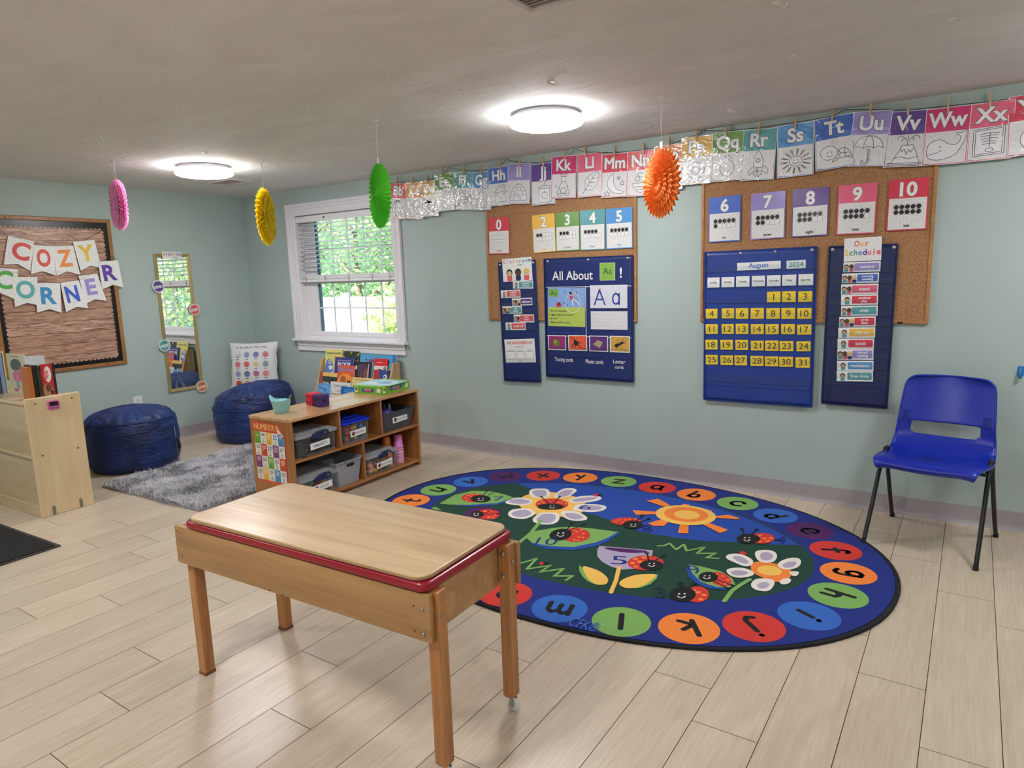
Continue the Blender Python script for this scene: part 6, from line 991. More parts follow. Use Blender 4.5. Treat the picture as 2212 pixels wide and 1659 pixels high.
# ---- oval alphabet rug
rug = thing('alphabet_rug', 'large oval blue alphabet rug with flowers, ladybirds and a sun', 'rug', (-1.632,3.195,0))
RA, RBt, RBb, RR = 1.452, 1.035, 1.020, math.radians(-4.2)
def oval(k, n=96):
    out = []
    for i in range(n):
        t = 2*PI*i/n; c, s = math.cos(t), math.sin(t); e = .93
        x = RA*k*math.copysign(abs(c)**e, c); y = (RBt if s > 0 else RBb)*k*math.copysign(abs(s)**e, s)
        out.append((x*math.cos(RR)-y*math.sin(RR), x*math.sin(RR)+y*math.cos(RR)))
    return out
M_BIND = plain('black_rug_binding', (18,18,24), .85, .2, 300)
MB().prism(oval(1.0), 0, .009).build('backing', M_BIND, rug)
MB().tube([(x,y,.0065) for x, y in oval(.996)], .0065, 8, closed=True).build('binding', M_BIND, rug)
RC = dict(blue=(28,70,160), green=(20,62,48), navyb=(22,34,104), gold=(240,190,90), cream=(228,222,210), lav=(172,160,184), red=(206,52,42), orange=(240,130,52), black=(16,15,18), lime=(122,170,88), purple=(78,24,92), navy=(20,40,120), navy2=(20,48,66), mblue=(66,110,200))
def rpts(c, ry, rx, rot, n=72): return [(c[0]+rx*math.cos(t)*math.cos(rot)-ry*math.sin(t)*math.sin(rot), c[1]+rx*math.cos(t)*math.sin(rot)+ry*math.sin(t)*math.cos(rot)) for t in [2*PI*i/n for i in range(n)]]
a = Art(.000012)
a.slab(oval(.985), (20,40,124), .003)
IN = rpts((-.004,.018), .702, 1.103, math.radians(-2.4)); a.poly(IN, RC['green'])
# sky: the part of the inner oval above the hill line
sky = list(RUG['SKY']); 
def inside_up():
    lo, hi = sky[0], sky[-1]; arc = []
    for p in rpts((-.004,.018), .690, 1.091, math.radians(-2.4), 144): arc.append(p)
    def near(q): return min(range(len(arc)), key=lambda i: (arc[i][0]-q[0])**2+(arc[i][1]-q[1])**2)
    i, j = near(hi), near(lo); seg = [arc[k % 144] for k in range(i, j+1 if j > i else j+145)]
    return [arc[j]] + sky[1:-1] + [arc[i]] + seg[1:-1]
a.poly(inside_up(), RC['blue'])
# letter discs
LC = dict(zip('abcdefghijklmnopqrstuvwxyz', ['red','orange','lime','disc','purple','red','orange','lime','disc','red','orange','lime','disc','red','orange','purple','lime','red','disc','orange','lime','disc','purple','red','orange','lime']))
RC['disc'] = (46,100,184)
LP = dict(RUG['LET']); LP.update({'o':[-.285,-.872],'p':[-.555,-.800],'q':[-.800,-.690],'r':[-1.01,-.545],'s':[-1.175,-.350]})
G = {'a':[[(.85,.9),(.5,1),(.15,.8),(.1,.4),(.3,.05),(.6,.1),(.8,.5),(.85,.95),(.85,.3),(1,0)]],'b':[[(.1,1.7),(.12,0)],[(.12,.3),(.4,0),(.8,.15),(.9,.6),(.6,.95),(.15,.7)]],
'c':[[(.9,.8),(.6,1),(.25,.85),(.1,.45),(.3,.08),(.65,0),(.95,.2)]],'d':[[(.9,1.7),(.88,0)],[(.85,.7),(.5,.98),(.12,.7),(.1,.3),(.4,0),(.85,.25)]],
'e':[[(.12,.5),(.9,.55),(.75,.95),(.4,1),(.12,.7),(.15,.25),(.5,0),(.9,.15)]],'f':[[(.95,1.5),(.7,1.7),(.48,1.5),(.45,.8),(.4,0)],[(.1,.9),(.8,.95)]],
'g':[[(.85,.85),(.5,1),(.15,.75),(.15,.35),(.45,.1),(.82,.4),(.85,.95),(.85,-.3),(.5,-.65),(.1,-.5)]],'h':[[(.12,1.7),(.12,0)],[(.12,.6),(.45,.95),(.8,.8),(.85,0)]],
'i':[[(.5,1),(.5,0)],[(.5,1.42),(.5,1.46)]],'j':[[(.6,1),(.6,-.3),(.35,-.6),(.0,-.45)],[(.6,1.42),(.6,1.46)]],'k':[[(.12,1.7),(.12,0)],[(.85,1),(.15,.5),(.9,0)]],'l':[[(.5,1.7),(.5,0)]],
'm':[[(-.1,1),(-.05,0)],[(-.05,.7),(.25,1),(.48,.75),(.5,.1)],[(.5,.7),(.8,1),(1.05,.75),(1.1,0)]],'n':[[(.1,1),(.12,0)],[(.12,.65),(.45,1),(.8,.8),(.85,0)]],'o':[[(.5,1),(.12,.75),(.12,.25),(.5,0),(.88,.25),(.88,.75),(.5,1)]],
'p':[[(.12,1),(.12,-.7)],[(.12,.8),(.5,1),(.88,.7),(.85,.25),(.5,0),(.15,.2)]],'q':[[(.88,1),(.88,-.7)],[(.85,.8),(.5,1),(.12,.7),(.15,.25),(.5,0),(.85,.2)]],'r':[[(.15,1),(.15,0)],[(.15,.6),(.4,.95),(.8,.9)]],
's':[[(.85,.85),(.5,1),(.2,.8),(.5,.5),(.82,.25),(.5,0),(.1,.15)]],'t':[[(.45,1.6),(.45,.2),(.65,0),(.9,.1)],[(.1,1),(.85,1.02)]],'u':[[(.12,1),(.15,.25),(.45,0),(.8,.25),(.85,1),(.88,0)]],
'v':[[(.08,1),(.45,0),(.9,1)]],'w':[[(-.1,1),(.2,0),(.5,.75),(.8,0),(1.1,1)]],'x':[[(.1,1),(.9,0)],[(.9,1),(.1,0)]],'y':[[(.1,1),(.5,.25)],[(.92,1),(.25,-.65)]],'z':[[(.1,1),(.85,1),(.12,0),(.95,0)]]}
for ch, (cx, cy) in LP.items():
    a.ell(cx, cy, .119, .119, RC[LC[ch]], n=36)
    ang = math.atan2(cy*1.55, cx) - PI/2; s = .082 if max(q[1] for st in G[ch] for q in st) <= 1.01 and min(q[1] for st in G[ch] for q in st) > -.1 else .068
    hi = max(q[1] for st in G[ch] for q in st); lo = min(q[1] for st in G[ch] for q in st)
    for st in G[ch]:
        pts = curve_pts(st, 3) if len(st) > 4 else st
        pts = [((x-.5)*s, (y-(hi+lo)/2)*s) for x, y in pts]
        pts = [(cx+x*math.cos(ang)-y*math.sin(ang), cy+x*math.sin(ang)+y*math.cos(ang)) for x, y in pts]
        a.line(pts, .023, RC['black'] if ch not in 'ew' else (34,16,44))
for s in RUG['S']:
    c = RC[s[1]]
    if s[0] == 'p': pts = s[3:]; a.poly(smooth_closed(pts, 2) if s[2] else pts, c)
    elif s[0] == 'e':
        (cx,cy),(ux,uy),(vx,vy) = s[2:5]; a.poly([(cx+ux*math.cos(t)+vx*math.sin(t), cy+uy*math.cos(t)+vy*math.sin(t)) for t in [2*PI*i/22 for i in range(22)]], c)
    elif s[0] == 's': a.line(curve_pts(s[3:], 3) if len(s) == 7 and s[1] != 'lime' else s[3:], s[2], c)
    elif s[0] == 't':
        A_, B_ = s[3], s[4]; L = math.hypot(B_[0]-A_[0], B_[1]-A_[1]); a.text(s[2], (A_[0]+B_[0])/2, (A_[1]+B_[1])/2, s[5], c, fit=L, rot=math.atan2(B_[1]-A_[1], B_[0]-A_[0]), bold=0)
o = a.build('pile', M_RUG, rug); o.location = (0,0,.0122)
# ================================================================= CHAIR
ch = thing('stacking_chair', 'blue plastic shell chair with black tubular legs by the window wall', 'chair', (-.108,3.905,0), (0,0,math.radians(-9.5)))
M_CH = plain('blue_chair_plastic', (16,40,160), .3, .03, 500, .05, .0005, spec=.5)
M_BT = plain('black_tube', (20,20,22), .3, .05, 60)
prof = [(-.225,.405,.195),(-.245,.420,.205),(-.240,.438,.212),(-.21,.450,.222),(-.14,.447,.232),(-.05,.438,.238),(.04,.434,.236),(.10,.446,.230),(.142,.475,.224),(.165,.515,.219),(.180,.565,.214),(.198,.63,.210),(.216,.70,.205),(.232,.765,.198),(.238,.795,.185),(.241,.812,.160),(.242,.818,.12)]
prof = curve_pts(prof, 4); NU = 28; v = []; f = []
for k, (y, z, hw) in enumerate(prof):
    back = min(1, max(0, (z-.46)/.12))
    for i in range(NU+1):
        u = -1+2*i/NU; e = abs(u)**3
        v.append((u*hw, y - back*.030*u*u - (1-back)*0, z + (1-back)*.016*(u*u)-(1-back)*.006*e - (.012*(abs(u)**8) if z < .46 else 0)))
def hole(k, i):
    z = (prof[k][1]+prof[k+1][1])/2; x = (-1+2*(i+.5)/NU)*prof[k][2]
    return prof[k][0] > .1 and .515 < z < .575 and abs(x) < .150 + (.006 if .53 < z < .56 else -.004)
for k in range(len(prof)-1):
    for i in range(NU):
        if not hole(k, i): q = k*(NU+1)+i; f.append((q,q+1,q+NU+2,q+NU+1))
sh = MB().add(v, f, sm=True).build('shell', M_CH, ch)
m = sh.modifiers.new('s', 'SOLIDIFY'); m.thickness = .006; m.offset = 0
m = sh.modifiers.new('b', 'SUBSURF'); m.levels = m.render_levels = 1
rim = MB()
edge = [v[k*(NU+1)] for k in range(2,len(prof))] + [v[(len(prof)-1)*(NU+1)+i] for i in range(NU+1)] + [v[k*(NU+1)+NU] for k in range(len(prof)-1,1,-1)]
rim.tube(edge, .0055, 8, caps=True); rim.build('rolled_rim', M_CH, sh)
rb = MB()
for sx in (-1,1):
    for r_ in range(5):
        z = .585+r_*.011; rb.tube([(sx*(.160+.008*j), .182-.030*((.160+.008*j)/.21)**2+.0035+(z-.585)*.27-.006, z+.002*math.sin(j*2.1)) for j in range(6)], .0022, 6)
rb.build('grip_ribs', M_CH, sh)
vt = MB()
for j in range(5): vt.box((-.004,-.011,0),(.004,.011,.001), Matrix.Translation((-.036+j*.018,-.085,.4465)) @ Matrix.Rotation(.35,4,'Z'))
vt.build('drain_slots', M_DARK, sh)
for sx in (-1,1):
    for sy, ft in ((-1,-.258),(1,.255)):
        p = [(sx*.240,ft,.006),(sx*.236,ft*.62,.18),(sx*.232,ft*.26,.36),(sx*.229,ft*.10+.02,.435),(sx*.226,.022,.452)]
        lg = MB().tube(curve_pts(p,4), .0105, 10).build('leg', M_BT, ch)
        MB().lathe([(.0125,0),(.013,.004),(.012,.022),(.0106,.024)], 14, Matrix.Translation((sx*.240,ft,0))).build('foot_cap', M_DARK, lg)
fr_ = MB()
for y, z in ((-.075,.405),(.075,.405)): fr_.tube([(-.229,y,z),(.229,y,z)], .008, 8)
for sx in (-1,1): fr_.tube([(sx*.226,-.06,.418),(sx*.226,.02,.428),(sx*.226,.08,.420)], .010, 8); fr_.lathe([(.006,0),(.006,.006),(.001,.008)], 10, Matrix.Translation((sx*.236,.02,.448)) @ Matrix.Rotation(sx*PI/2,4,'Y'))
fr_.build('seat_frame', M_BT, ch)
# ---- blue hook at the right edge
hk = thing('wall_hook', 'small blue plastic hook on the wall at the right edge', 'hook', mw=WB(.222,.845,0))
MB().prism(rrect(-.014,-.024,.014,.024,.006,4), 0, .006).build('plate', plain('hook_blue', (34,120,190), .35), hk, bevel=.002)
MB().tube(curve_pts([(0,.012,.006),(-.002,.010,.026),(-.004,-.008,.032),(-.004,-.026,.028),(0,-.03,.018)],4), .008, 8).build('prong', plain('hook_blue', (34,120,190), .35), hk)
# ================================================================= OUTLET, MIRROR, LEFT BOARD
ol = thing('wall_outlet', 'white outlet plate low on the left wall behind the pouf', 'outlet', mw=WL(3.025,.395,0))
MB().prism(rrect(-.038,-.060,.038,.060,.004,3), 0, .006).build('plate', plain('outlet_white', (232,230,228), .4), ol, bevel=.002)
for dz in (-.025,.025): MB().prism(rrect(-.015,dz-.014,.015,dz+.014,.008,3), .006, .0075).build('socket', plain('outlet_socket', (206,204,200), .4), ol)
mi = thing('wall_mirror', 'tall narrow gold-framed mirror on the left wall', 'mirror', mw=WL(3.478,1.066,0))
mw_, mh_ = .168, .627
fb = MB(); fw = .030
def frame_prof(mb, w, h, fw, prof):
    # mitred frame: profile points (inset, height)
    loops = []
    for d, z in prof: loops.append([(-w+d,-h+d,z),(w-d,-h+d,z),(w-d,h-d,z),(-w+d,h-d,z)])
    v = [p for l in loops for p in l]; n = len(loops)
    f = [(i*4+j, i*4+(j+1)%4, (i+1)*4+(j+1)%4, (i+1)*4+j) for i in range(n-1) for j in range(4)]
    mb.add(v, f)
frame_prof(fb, mw_, mh_, fw, [(0,0),(0,.014),(.004,.018),(.010,.016),(.014,.019),(.022,.013),(.028,.010),(.030,.006)])
fb.build('frame', plain('champagne_gold_frame', (176,156,104), .35, .08, 40, metal=.35), mi)
MB().box((-mw_+.02,-mh_+.02,.003),(mw_-.02,mh_-.02,.0065)).build('glass', plain('mirror_silver', (235,238,236), .01, 0, 1, metal=1), mi)
sg = Art(); sg.slab(rectpts(.180,.060), 'white', .0008); confetti(sg,-.088,-.028,.088,.028,60,L=.005,seed=3)
sg.rtext('AFFIRMATION',0,-.004,.026,['crimson','orange','teal','blue','violet'],.170,.05); sg.text('Station',.030,-.024,.013,'ink',bold=0)
o = sg.build('affirmation_sign', M_LAM2, mw=WL(3.473,1.680,.0205)); tag(o, 'AFFIRMATION sign taped across the top of the gold mirror frame', 'sign')
for (wd, y, z), c, l in zip(STICK, ('violet','coral','teal',(222,130,70)), ('round purple KIND badge on the left of the mirror frame','round coral HONEST badge on the right of the mirror frame','round teal UNIQUE badge on the left of the mirror frame','round orange LOVED badge at the lower right mirror corner')):
    s = Art(); s.slab([(.055*math.cos(t),.055*math.sin(t)) for t in [2*PI*i/36 for i in range(36)]], 'white', .001, 'grey'); s.ell(0,0,.047,.047,c,n=32); s.text('I AM',0,.014,.011,'ink',bold=.02); s.text(wd,0,-.014,.024,'white',bold=.04,maxw=.084,rot=.15)
    o = s.build('affirmation_badge', M_LAM2, mw=WL(y,z,.0205)); tag(o, l, 'badge', 'affirmation badges around the mirror')
# bulletin board with wood paper
bb = thing('bulletin_board', 'oak-framed bulletin board with black edge and wood-plank paper', 'board', mw=WL(2.512,1.3635,0))
BWH, BHH = .457, .610
fb = MB(); frame_prof(fb, BWH, BHH, .03, [(0,0),(0,.016),(.004,.019),(.026,.019),(.030,.016),(.030,.006)])
fo = fb.build('frame', woodmat('oak_frame', (176,124,70), (142,94,48), 2, .45, .1, 30), bb)
sc_ = MB()
for x in (-.30,0,.30):
    for y in (-BHH+.015, BHH-.015): sc_.lathe([(.005,.019),(.0045,.0205),(.0005,.021)], 10, Matrix.Translation((x,y,0)))
sc_.build('screw', M_DARK, fo)
MB().box((-BWH+.02,-BHH+.02,.002),(BWH-.02,BHH-.02,.008)).build('black_backing', plain('black_poster_paper', (22,20,22), .28, .1, 30, .3, .003, bscale=8), bb)
# scalloped wood paper
def scallop():
    x0, x1, y0, y1 = -.385, .385, -.535, .520; r = .0135; pts = []
    def side(a, b, nx, ny):
        L = math.hypot(b[0]-a[0], b[1]-a[1]); n = int(round(L/.034))
        for i in range(n):
            for j in range(6):
                t = (i+j/6)/n; q = abs(math.sin(PI*(j/6)))**.7*r; pts.append((a[0]+(b[0]-a[0])*t+nx*q, a[1]+(b[1]-a[1])*t+ny*q))
    side((x0,y0),(x1,y0),0,-1); side((x1,y0),(x1,y1),1,0); side((x1,y1),(x0,y1),0,1); side((x0,y1),(x0,y0),-1,0)
    return pts
m, nt, b = newmat('plank_print_paper')
tc = nd(nt, 'ShaderNodeTexCoord'); mp = nd(nt, 'ShaderNodeMapping'); mp.inputs['Scale'].default_value = (2.2, 22, 1); nt.links.new(tc.outputs['Object'], mp.inputs[0])
n1 = nd(nt, 'ShaderNodeTexNoise', Scale=3.0, Detail=7.0, Roughness=.7, Distortion=1.2); nt.links.new(mp.outputs[0], n1.inputs[0])
sx = nd(nt, 'ShaderNodeSeparateXYZ'); nt.links.new(tc.outputs['Object'], sx.inputs[0])
dv = nd(nt, 'ShaderNodeMath', operation='MULTIPLY_ADD'); dv.inputs[1].default_value = 1/.0915; dv.inputs[2].default_value = 7.33; nt.links.new(sx.outputs[1], dv.inputs[0])
fl_ = nd(nt, 'ShaderNodeMath', operation='FLOOR'); fr2 = nd(nt, 'ShaderNodeMath', operation='FRACT'); nt.links.new(dv.outputs[0], fl_.inputs[0]); nt.links.new(dv.outputs[0], fr2.inputs[0])
wn = nd(nt, 'ShaderNodeTexWhiteNoise', noise_dimensions='1D'); nt.links.new(fl_.outputs[0], wn.inputs['W'])
gp = nd(nt, 'ShaderNodeMath', operation='LESS_THAN'); gp.inputs[1].default_value = .035; nt.links.new(fr2.outputs[0], gp.inputs[0])
rg = nd(nt, 'ShaderNodeMapRange'); rg.inputs[1].default_value = .36; rg.inputs[2].default_value = .64; nt.links.new(n1.outputs[0], rg.inputs[0])
c1 = mixcol(nt, rg.outputs[0], lin((112,68,54)), lin((226,186,160))); c2 = mixcol(nt, wn.outputs[0], c1, mixcol(nt, .5, c1, lin((170,124,104)))); c3 = mixcol(nt, gp.outputs[0], c2, lin((44,28,22)))
nt.links.new(c3, b.inputs['Base Color']); b.inputs['Roughness'].default_value = .35; addbump(nt, b, n1.outputs[0], .15, .001)
pp = MB().prism(scallop(), .0085, .0100).build('wood_plank_paper', m, bb)
# banners
def banner(name, label, pens, string, cols, word, offs):
    t = thing(name, label, 'banner', mw=WL(2.3,1.6,0)); iw = t.matrix_world.inverted()
    for k, ((L_, pts), c) in enumerate(zip(pens, cols)):
        cy = sum(p[0] for p in pts)/5; cz = sum(p[1] for p in pts)/5; q = [(p[0]-cy, p[1]-cz) for p in pts]
        a = Art(); a.slab(q, 'white', .0008, c); s = [(x*.93,y*.93) for x, y in q]
        confetti_poly(a, q, 90, seed=k+int(offs*999)); 
        w = abs(q[1][0]-q[0][0]); rot = math.atan2(q[1][1]-q[0][1], q[1][0]-q[0][0])
        mx = (q[0][0]+q[1][0]+q[4][0]+q[2][0])/4; my = (q[0][1]+q[1][1]+q[3][1]*2)/4
        a.text(L_, mx, my-.058, .124, c, bold=.035, rot=rot, maxw=w*.72)
        a.build('pennant', M_LAM2, t).matrix_world = WL(cy, cz, offs+.0015*(k % 2))
    MB().tube([iw @ WL(y, z, offs-.001) @ Vector((0,0,0)) for y, z in string], .0016, 6).build('string', M_DARK, t)
def confetti_poly(a, q, n, seed):
    r = random.Random(seed); x0, x1 = min(p[0] for p in q), max(p[0] for p in q); y0, y1 = min(p[1] for p in q), max(p[1] for p in q); a.z += a.step
    def ins(x, y):
        c = False
        for i in range(len(q)):
            (ax, ay), (bx, by) = q[i-1], q[i]
            if (ay > y) != (by > y) and x < (bx-ax)*(y-ay)/(by-ay)+ax: c = not c
        return c
    m = int(math.sqrt(n))
    for i in range(m):
        for j in range(m):
            x = x0+(i+.5+r.uniform(-.3,.3))*(x1-x0)/m; y = y0+(j+.5+r.uniform(-.3,.3))*(y1-y0)/m
            if not all(ins(x+dx, y+dy) for dx in (-.006,.006) for dy in (-.006,.006)): continue
            t = r.uniform(0,PI); dx, dy = math.cos(t)*.0035, math.sin(t)*.0035; a.poly([(x-dx-dy*.3,y-dy+dx*.3),(x+dx-dy*.3,y+dy+dx*.3),(x+dx+dy*.3,y+dy-dx*.3),(x-dx+dy*.3,y-dy-dx*.3)], r.choice(['teal','coral','lilac','grey']), False)
banner('letter_banner', 'COZY pennant banner strung across the upper bulletin board', COZY, CSTR1, [(214,66,72),(226,84,72),(236,140,60),(236,190,70)], 'COZY', .024)
banner('letter_banner', 'CORNER pennant banner strung below COZY and past the board frame', CORNER, CSTR2, [(84,170,72),(92,178,176),(56,140,200),(60,96,200),(158,144,214),(98,62,160)], 'CORNER', .029)
# ================================================================= HANGING PAPER FANS
def fan(name, label, x, y, ztop, zbot, face, kind, col, col2):
    """a paper rosette hung by its rim; face = heading of the disc normal"""
    t = thing(name, label, 'paper fan', (x,y,ZC)); R = (ztop-zbot)/2; cz = (ztop+zbot)/2-ZC
    M = Matrix.Translation((0,0,cz)) @ Matrix.Rotation(face,4,'Z')   # local x = disc normal
    m = plain('tissue_'+kind, col, .65, .08, 30, .2, .002); mb = MB(); nt = m.node_tree
    tl = nd(nt, 'ShaderNodeBsdfTranslucent'); tl.inputs[0].default_value = lin(col); mx = nd(nt, 'ShaderNodeMixShader'); mx.inputs[0].default_value = .4
    nt.links.new(nt.nodes['Principled BSDF'].outputs[0], mx.inputs[1]); nt.links.new(tl.outputs[0], mx.inputs[2]); nt.links.new(mx.outputs[0], nt.nodes['Material Output'].inputs[0])
    if kind == 'green':     # one pleated fan, slightly coned
        n = 40; v = [(.036,0,0)]; fs = []
        for i in range(n*2):
            a = PI*i/n; out = i % 2
            for q in (.10,.55,1.0): v.append(((.036*(1-q)**1.5) + (.008 if out else -.008)*min(1,q*1.6), R*(1.0 if out else .97)*q*math.sin(a), R*(1.0 if out else .97)*q*math.cos(a)))
        for i in range(n*2):
            j = (i+1) % (n*2); A, B = 1+i*3, 1+j*3
            fs += [(0,A,B),(A,A+1,B+1,B),(A+1,A+2,B+2,B+1)]
        mb.add(v, fs, M)
    else:                    # layered pleated rosettes, largest in the middle
        layers = {'orange':[(1.0,.0,32),(.78,.012,28),(.56,.022,22),(.34,.030,16)],'yellow':[(1.0,.0,30),(.93,.012,30),(.84,.022,26),(.5,.028,20)],'pink':[(1.0,.0,34),(.95,.010,32),(.88,.022,28),(.5,.026,20)]}[kind]
        for fr_, dx, n in layers:
            for sg in (-1,1):
                v = []; fs = []
                for i in range(n*2):
                    a = PI*i/n+dx*3; out = (i % 2 == 0); rr = R*fr_*(1.0 if out else .84)*(1+.015*math.sin(i*7.3+sg))
                    for q, w_ in ((.03,.0),(.45,.55),(.82,1.0),(1.0,.75)):
                        dd = (.010 if out else -.001)*w_*(1 if q < 1 else .45); r_ = rr*q
                        v.append((sg*((dx+.004)*min(1,w_*1.6)+dd), r_*math.sin(a), r_*math.cos(a)))
                for i in range(n*2):
                    j = (i+1) % (n*2)
                    for q in range(3): fs.append((i*4+q,i*4+q+1,j*4+q+1,j*4+q))
                mb.add(v, fs, M)
    o = mb.build('paper_rosette', m, t)
    MB().lathe([(.002,-.004),(.022,-.003),(.026,0),(.022,.003),(.002,.004)], 20, M @ Matrix.Translation((.0,0,0)) @ Matrix.Rotation(PI/2,4,'Y')).build('centre_disc', plain('fan_core_'+kind, col2, .8), t)
    MB().box((-.001,-.012,R-.012),(.001,.012,R+.026), M).build('tab', plain('fan_tab', (226,222,216), .6), t)
    sw = MB().tube([(0,0,0),(0,0,ztop-ZC+.022)], .0013, 6)
    sw.tube([(0,0,0),(.004,.002,-.02),(.003,0,ztop-ZC+.02)], .0009, 5); sw.box((-.016,-.010,-.003),(.016,.010,0))
    sw.build('string', plain('white_string', (230,228,224), .7), t)
head = lambda x, y, off: math.atan2(-y, -x) + math.radians(off)
fan('paper_fan', 'pink tissue paper fan hanging nearly edge-on above the bulletin board', -4.845,2.446,2.135,1.786, head(-4.845,2.446,-80), 'pink', (250,168,212), (216,100,156))
fan('paper_fan', 'yellow ruffled paper fan hanging in front of the corner', -4.183,3.120,2.074,1.661, head(-4.183,3.12,76), 'yellow', (246,216,24), (190,150,20))
fan('paper_fan', 'green pleated paper fan hanging in front of the window frame', -2.700,2.752,2.024,1.683, head(-2.7,2.752,-70), 'green', (88,196,50), (30,110,30))
fan('paper_fan', 'orange layered paper fan hanging in front of the alphabet cards', -1.329,3.329,2.010,1.661, head(-1.329,3.329,-58), 'orange', (252,142,50), (206,70,14))
# ================================================================= CORK BOARDS
def corkmat():
    m, nt, b = newmat('cork'); mp = coords(nt); n1 = nd(nt, 'ShaderNodeTexNoise', Scale=160.0, Detail=4.0); nt.links.new(mp.outputs[0], n1.inputs[0])
    vo = nd(nt, 'ShaderNodeTexVoronoi', Scale=150.0); nt.links.new(mp.outputs[0], vo.inputs[0])
    r = nd(nt, 'ShaderNodeMapRange'); r.inputs[1].default_value = .35; r.inputs[2].default_value = .65; nt.links.new(n1.outputs[0], r.inputs[0])
    nt.links.new(mixcol(nt, r.outputs[0], lin((140,98,64)), lin((184,140,98))), b.inputs['Base Color']); b.inputs['Roughness'].default_value = .9; addbump(nt, b, n1.outputs[0], .4, .0015); return m
M_CORK = corkmat(); M_CFR = woodmat('cork_frame_oak', (190,138,84), (160,108,62), 0, .45, .15, 28)
def cork(label, x0, x1, z0, z1):
    t = thing('cork_board', label, 'board', mw=WB((x0+x1)/2, (z0+z1)/2, 0)); w, h = (x1-x0)/2, (z1-z0)/2
    fb = MB(); frame_prof(fb, w, h, .02, [(0,0),(0,.015),(.003,.018),(.015,.018),(.018,.014),(.019,.008)]); fb.build('frame', M_CFR, t)
    MB().box((-w+.015,-h+.015,.001),(w-.015,h-.015,.011)).build('cork_sheet', M_CORK, t); return t
cork('oak-framed cork board holding number cards zero to five', -3.088, -1.866, 1.068, 1.945)
ck = cork('oak-framed cork board holding number cards six to ten', -1.432, -.194, 1.077, 1.960)
MB().prism(rrect(-.014,-.005,.014,.005,.003,3), .018, .0186, Matrix.Translation((.49,-.4345,0))).build('maker_plate', M_DARK, ck)
def numcard(k, q, col, word):
    x, z, w, h, r = q; a = Art(); a.slab(rectpts(w,h), 'white', .0006, col)
    a.rect(-w/2,-h/2,w/2,h/2,col); a.rect(-w/2+.006,-h/2+.006,w/2-.006,h*.13,(226,226,224)); confetti(a,-w/2+.01,-h/2+.01,w/2-.01,h*.12,260,('grey','ink','teal','coral'),.004,seed=k)
    a.text(str(k), 0, h*.175, h*.262, (110,112,118), bold=.05); a.text(str(k), 0, h*.178, h*.257, 'white', bold=.032)
    gw, gh = w*.70, w*.29; gy = -h*.09; a.rect(-gw/2,gy-gh/2,gw/2,gy+gh/2,'ink')
    for i in range(5):
        for j in range(2):
            cx = -gw/2+gw*(i+.5)/5; cy = gy+gh/2-gh*(j+.5)/2; a.rect(cx-gw/10+.0008,cy-gh/4+.0008,cx+gw/10-.0008,cy+gh/4-.0008,(230,230,228))
            if j*5+i < k: a.ell(cx,cy,gw*.088,gh*.225,'black')
    a.text(word, 0, -h*.43, h*.055, 'ink' if k > 5 else col, bold=.02)
    o = a.build('number_card', M_LAM2, mw=WB(x,z,.0195,r)); tag(o, 'number card %s with ten-frame dots, on the %s cork board' % (word, 'right' if k > 5 else 'left'), 'card', 'number cards')
for k, c, wd in ((0,'crimson','zero'),(2,'gold','two'),(3,'green','three'),(4,'teal','four'),(5,'sky','five'),(6,'royal','six'),(7,'lilac','seven'),(8,'violet','eight'),(9,'pink','nine'),(10,'crimson','ten')): numcard(k, NUM[str(k)], P[c], wd)
# ================================================================= POCKET CHARTS
def chart(name, label, q, rows, wave=.0, col=(15,38,102), hooks=(-.45,.45), y0=.020):
    x, z, w, h, r = q; t = thing(name, label, 'pocket chart', mw=WB(x, z, y0, r))
    m = plain('nylon_%d_%d_%d' % col, col, .48, .08, 4, .5, .006, bscale=7, coat=.2)
    NX, NY = 24, 40; v = []; f = []
    for j in range(NY+1):
        for i in range(NX+1):
            u, s = -1+2*i/NX, -1+2*j/NY; d = .0012*noise.noise(Vector((u*2,s*3,x*5)))
            if s < -.72: d -= 0; 
            v.append((u*w/2*(1+.004*math.sin(s*5)), s*h/2, d))
    for j in range(NY):
        for i in range(NX): k = j*(NX+1)+i; f.append((k,k+1,k+NX+2,k+NX+1))
    n0 = len(v)
    v += [(p[0],p[1],p[2]-.002) for p in v]; f += [tuple(reversed([i+n0 for i in q_])) for q_ in f]
    bd = [i for i in range(NX+1)] + [j*(NX+1)+NX for j in range(1,NY+1)] + [NY*(NX+1)+i for i in range(NX-1,-1,-1)] + [j*(NX+1) for j in range(NY-1,0,-1)]
    f += [(bd[i], bd[i]+n0, bd[(i+1)%len(bd)]+n0, bd[(i+1)%len(bd)]) for i in range(len(bd))]
    MB().add(v, f, sm=True).build('cloth_panel', m, t)
    ed = MB()
    for sy in (-1,1): ed.box((-w/2,sy*h/2-.004,.0005),(w/2,sy*h/2+.004,.0022))
    for sx in (-1,1): ed.box((sx*w/2-.004,-h/2,.0005),(sx*w/2+.004,h/2,.0022))
    for s in rows: ed.box((-w/2+.003,s[0]-.0015,.0008),(w/2-.003,s[0]+.0015,.0020))
    ed.build('stitched_hem', plain('hem_%d_%d_%d' % col, tuple(int(c*.85) for c in col), .5), t)
    for s in rows:
        if len(s) > 1: MB().box((-w/2+.006,s[0],.0052),(w/2-.006,s[0]+s[1],.0056)).build('clear_pocket', M_CLEAR, t)
    for hx in hooks:
        g = MB().lathe([(.0045,.0022),(.0095,.0022),(.0095,.0035),(.0045,.0035)], 16, Matrix.Translation((hx*w,h/2-.018,0))); g.build('grommet', M_CHROME, t)
        g = MB().lathe([(.001,.002),(.0065,.008),(.006,.013),(.0015,.016),(.0003,.016)], 12, Matrix.Translation((hx*w,h/2-.014,0))); g.build('push_pin', plain('clear_pin', (206,206,214), .15), t)
    return t
R6 = lambda zs, hh: [(z_, hh) for z_ in zs]
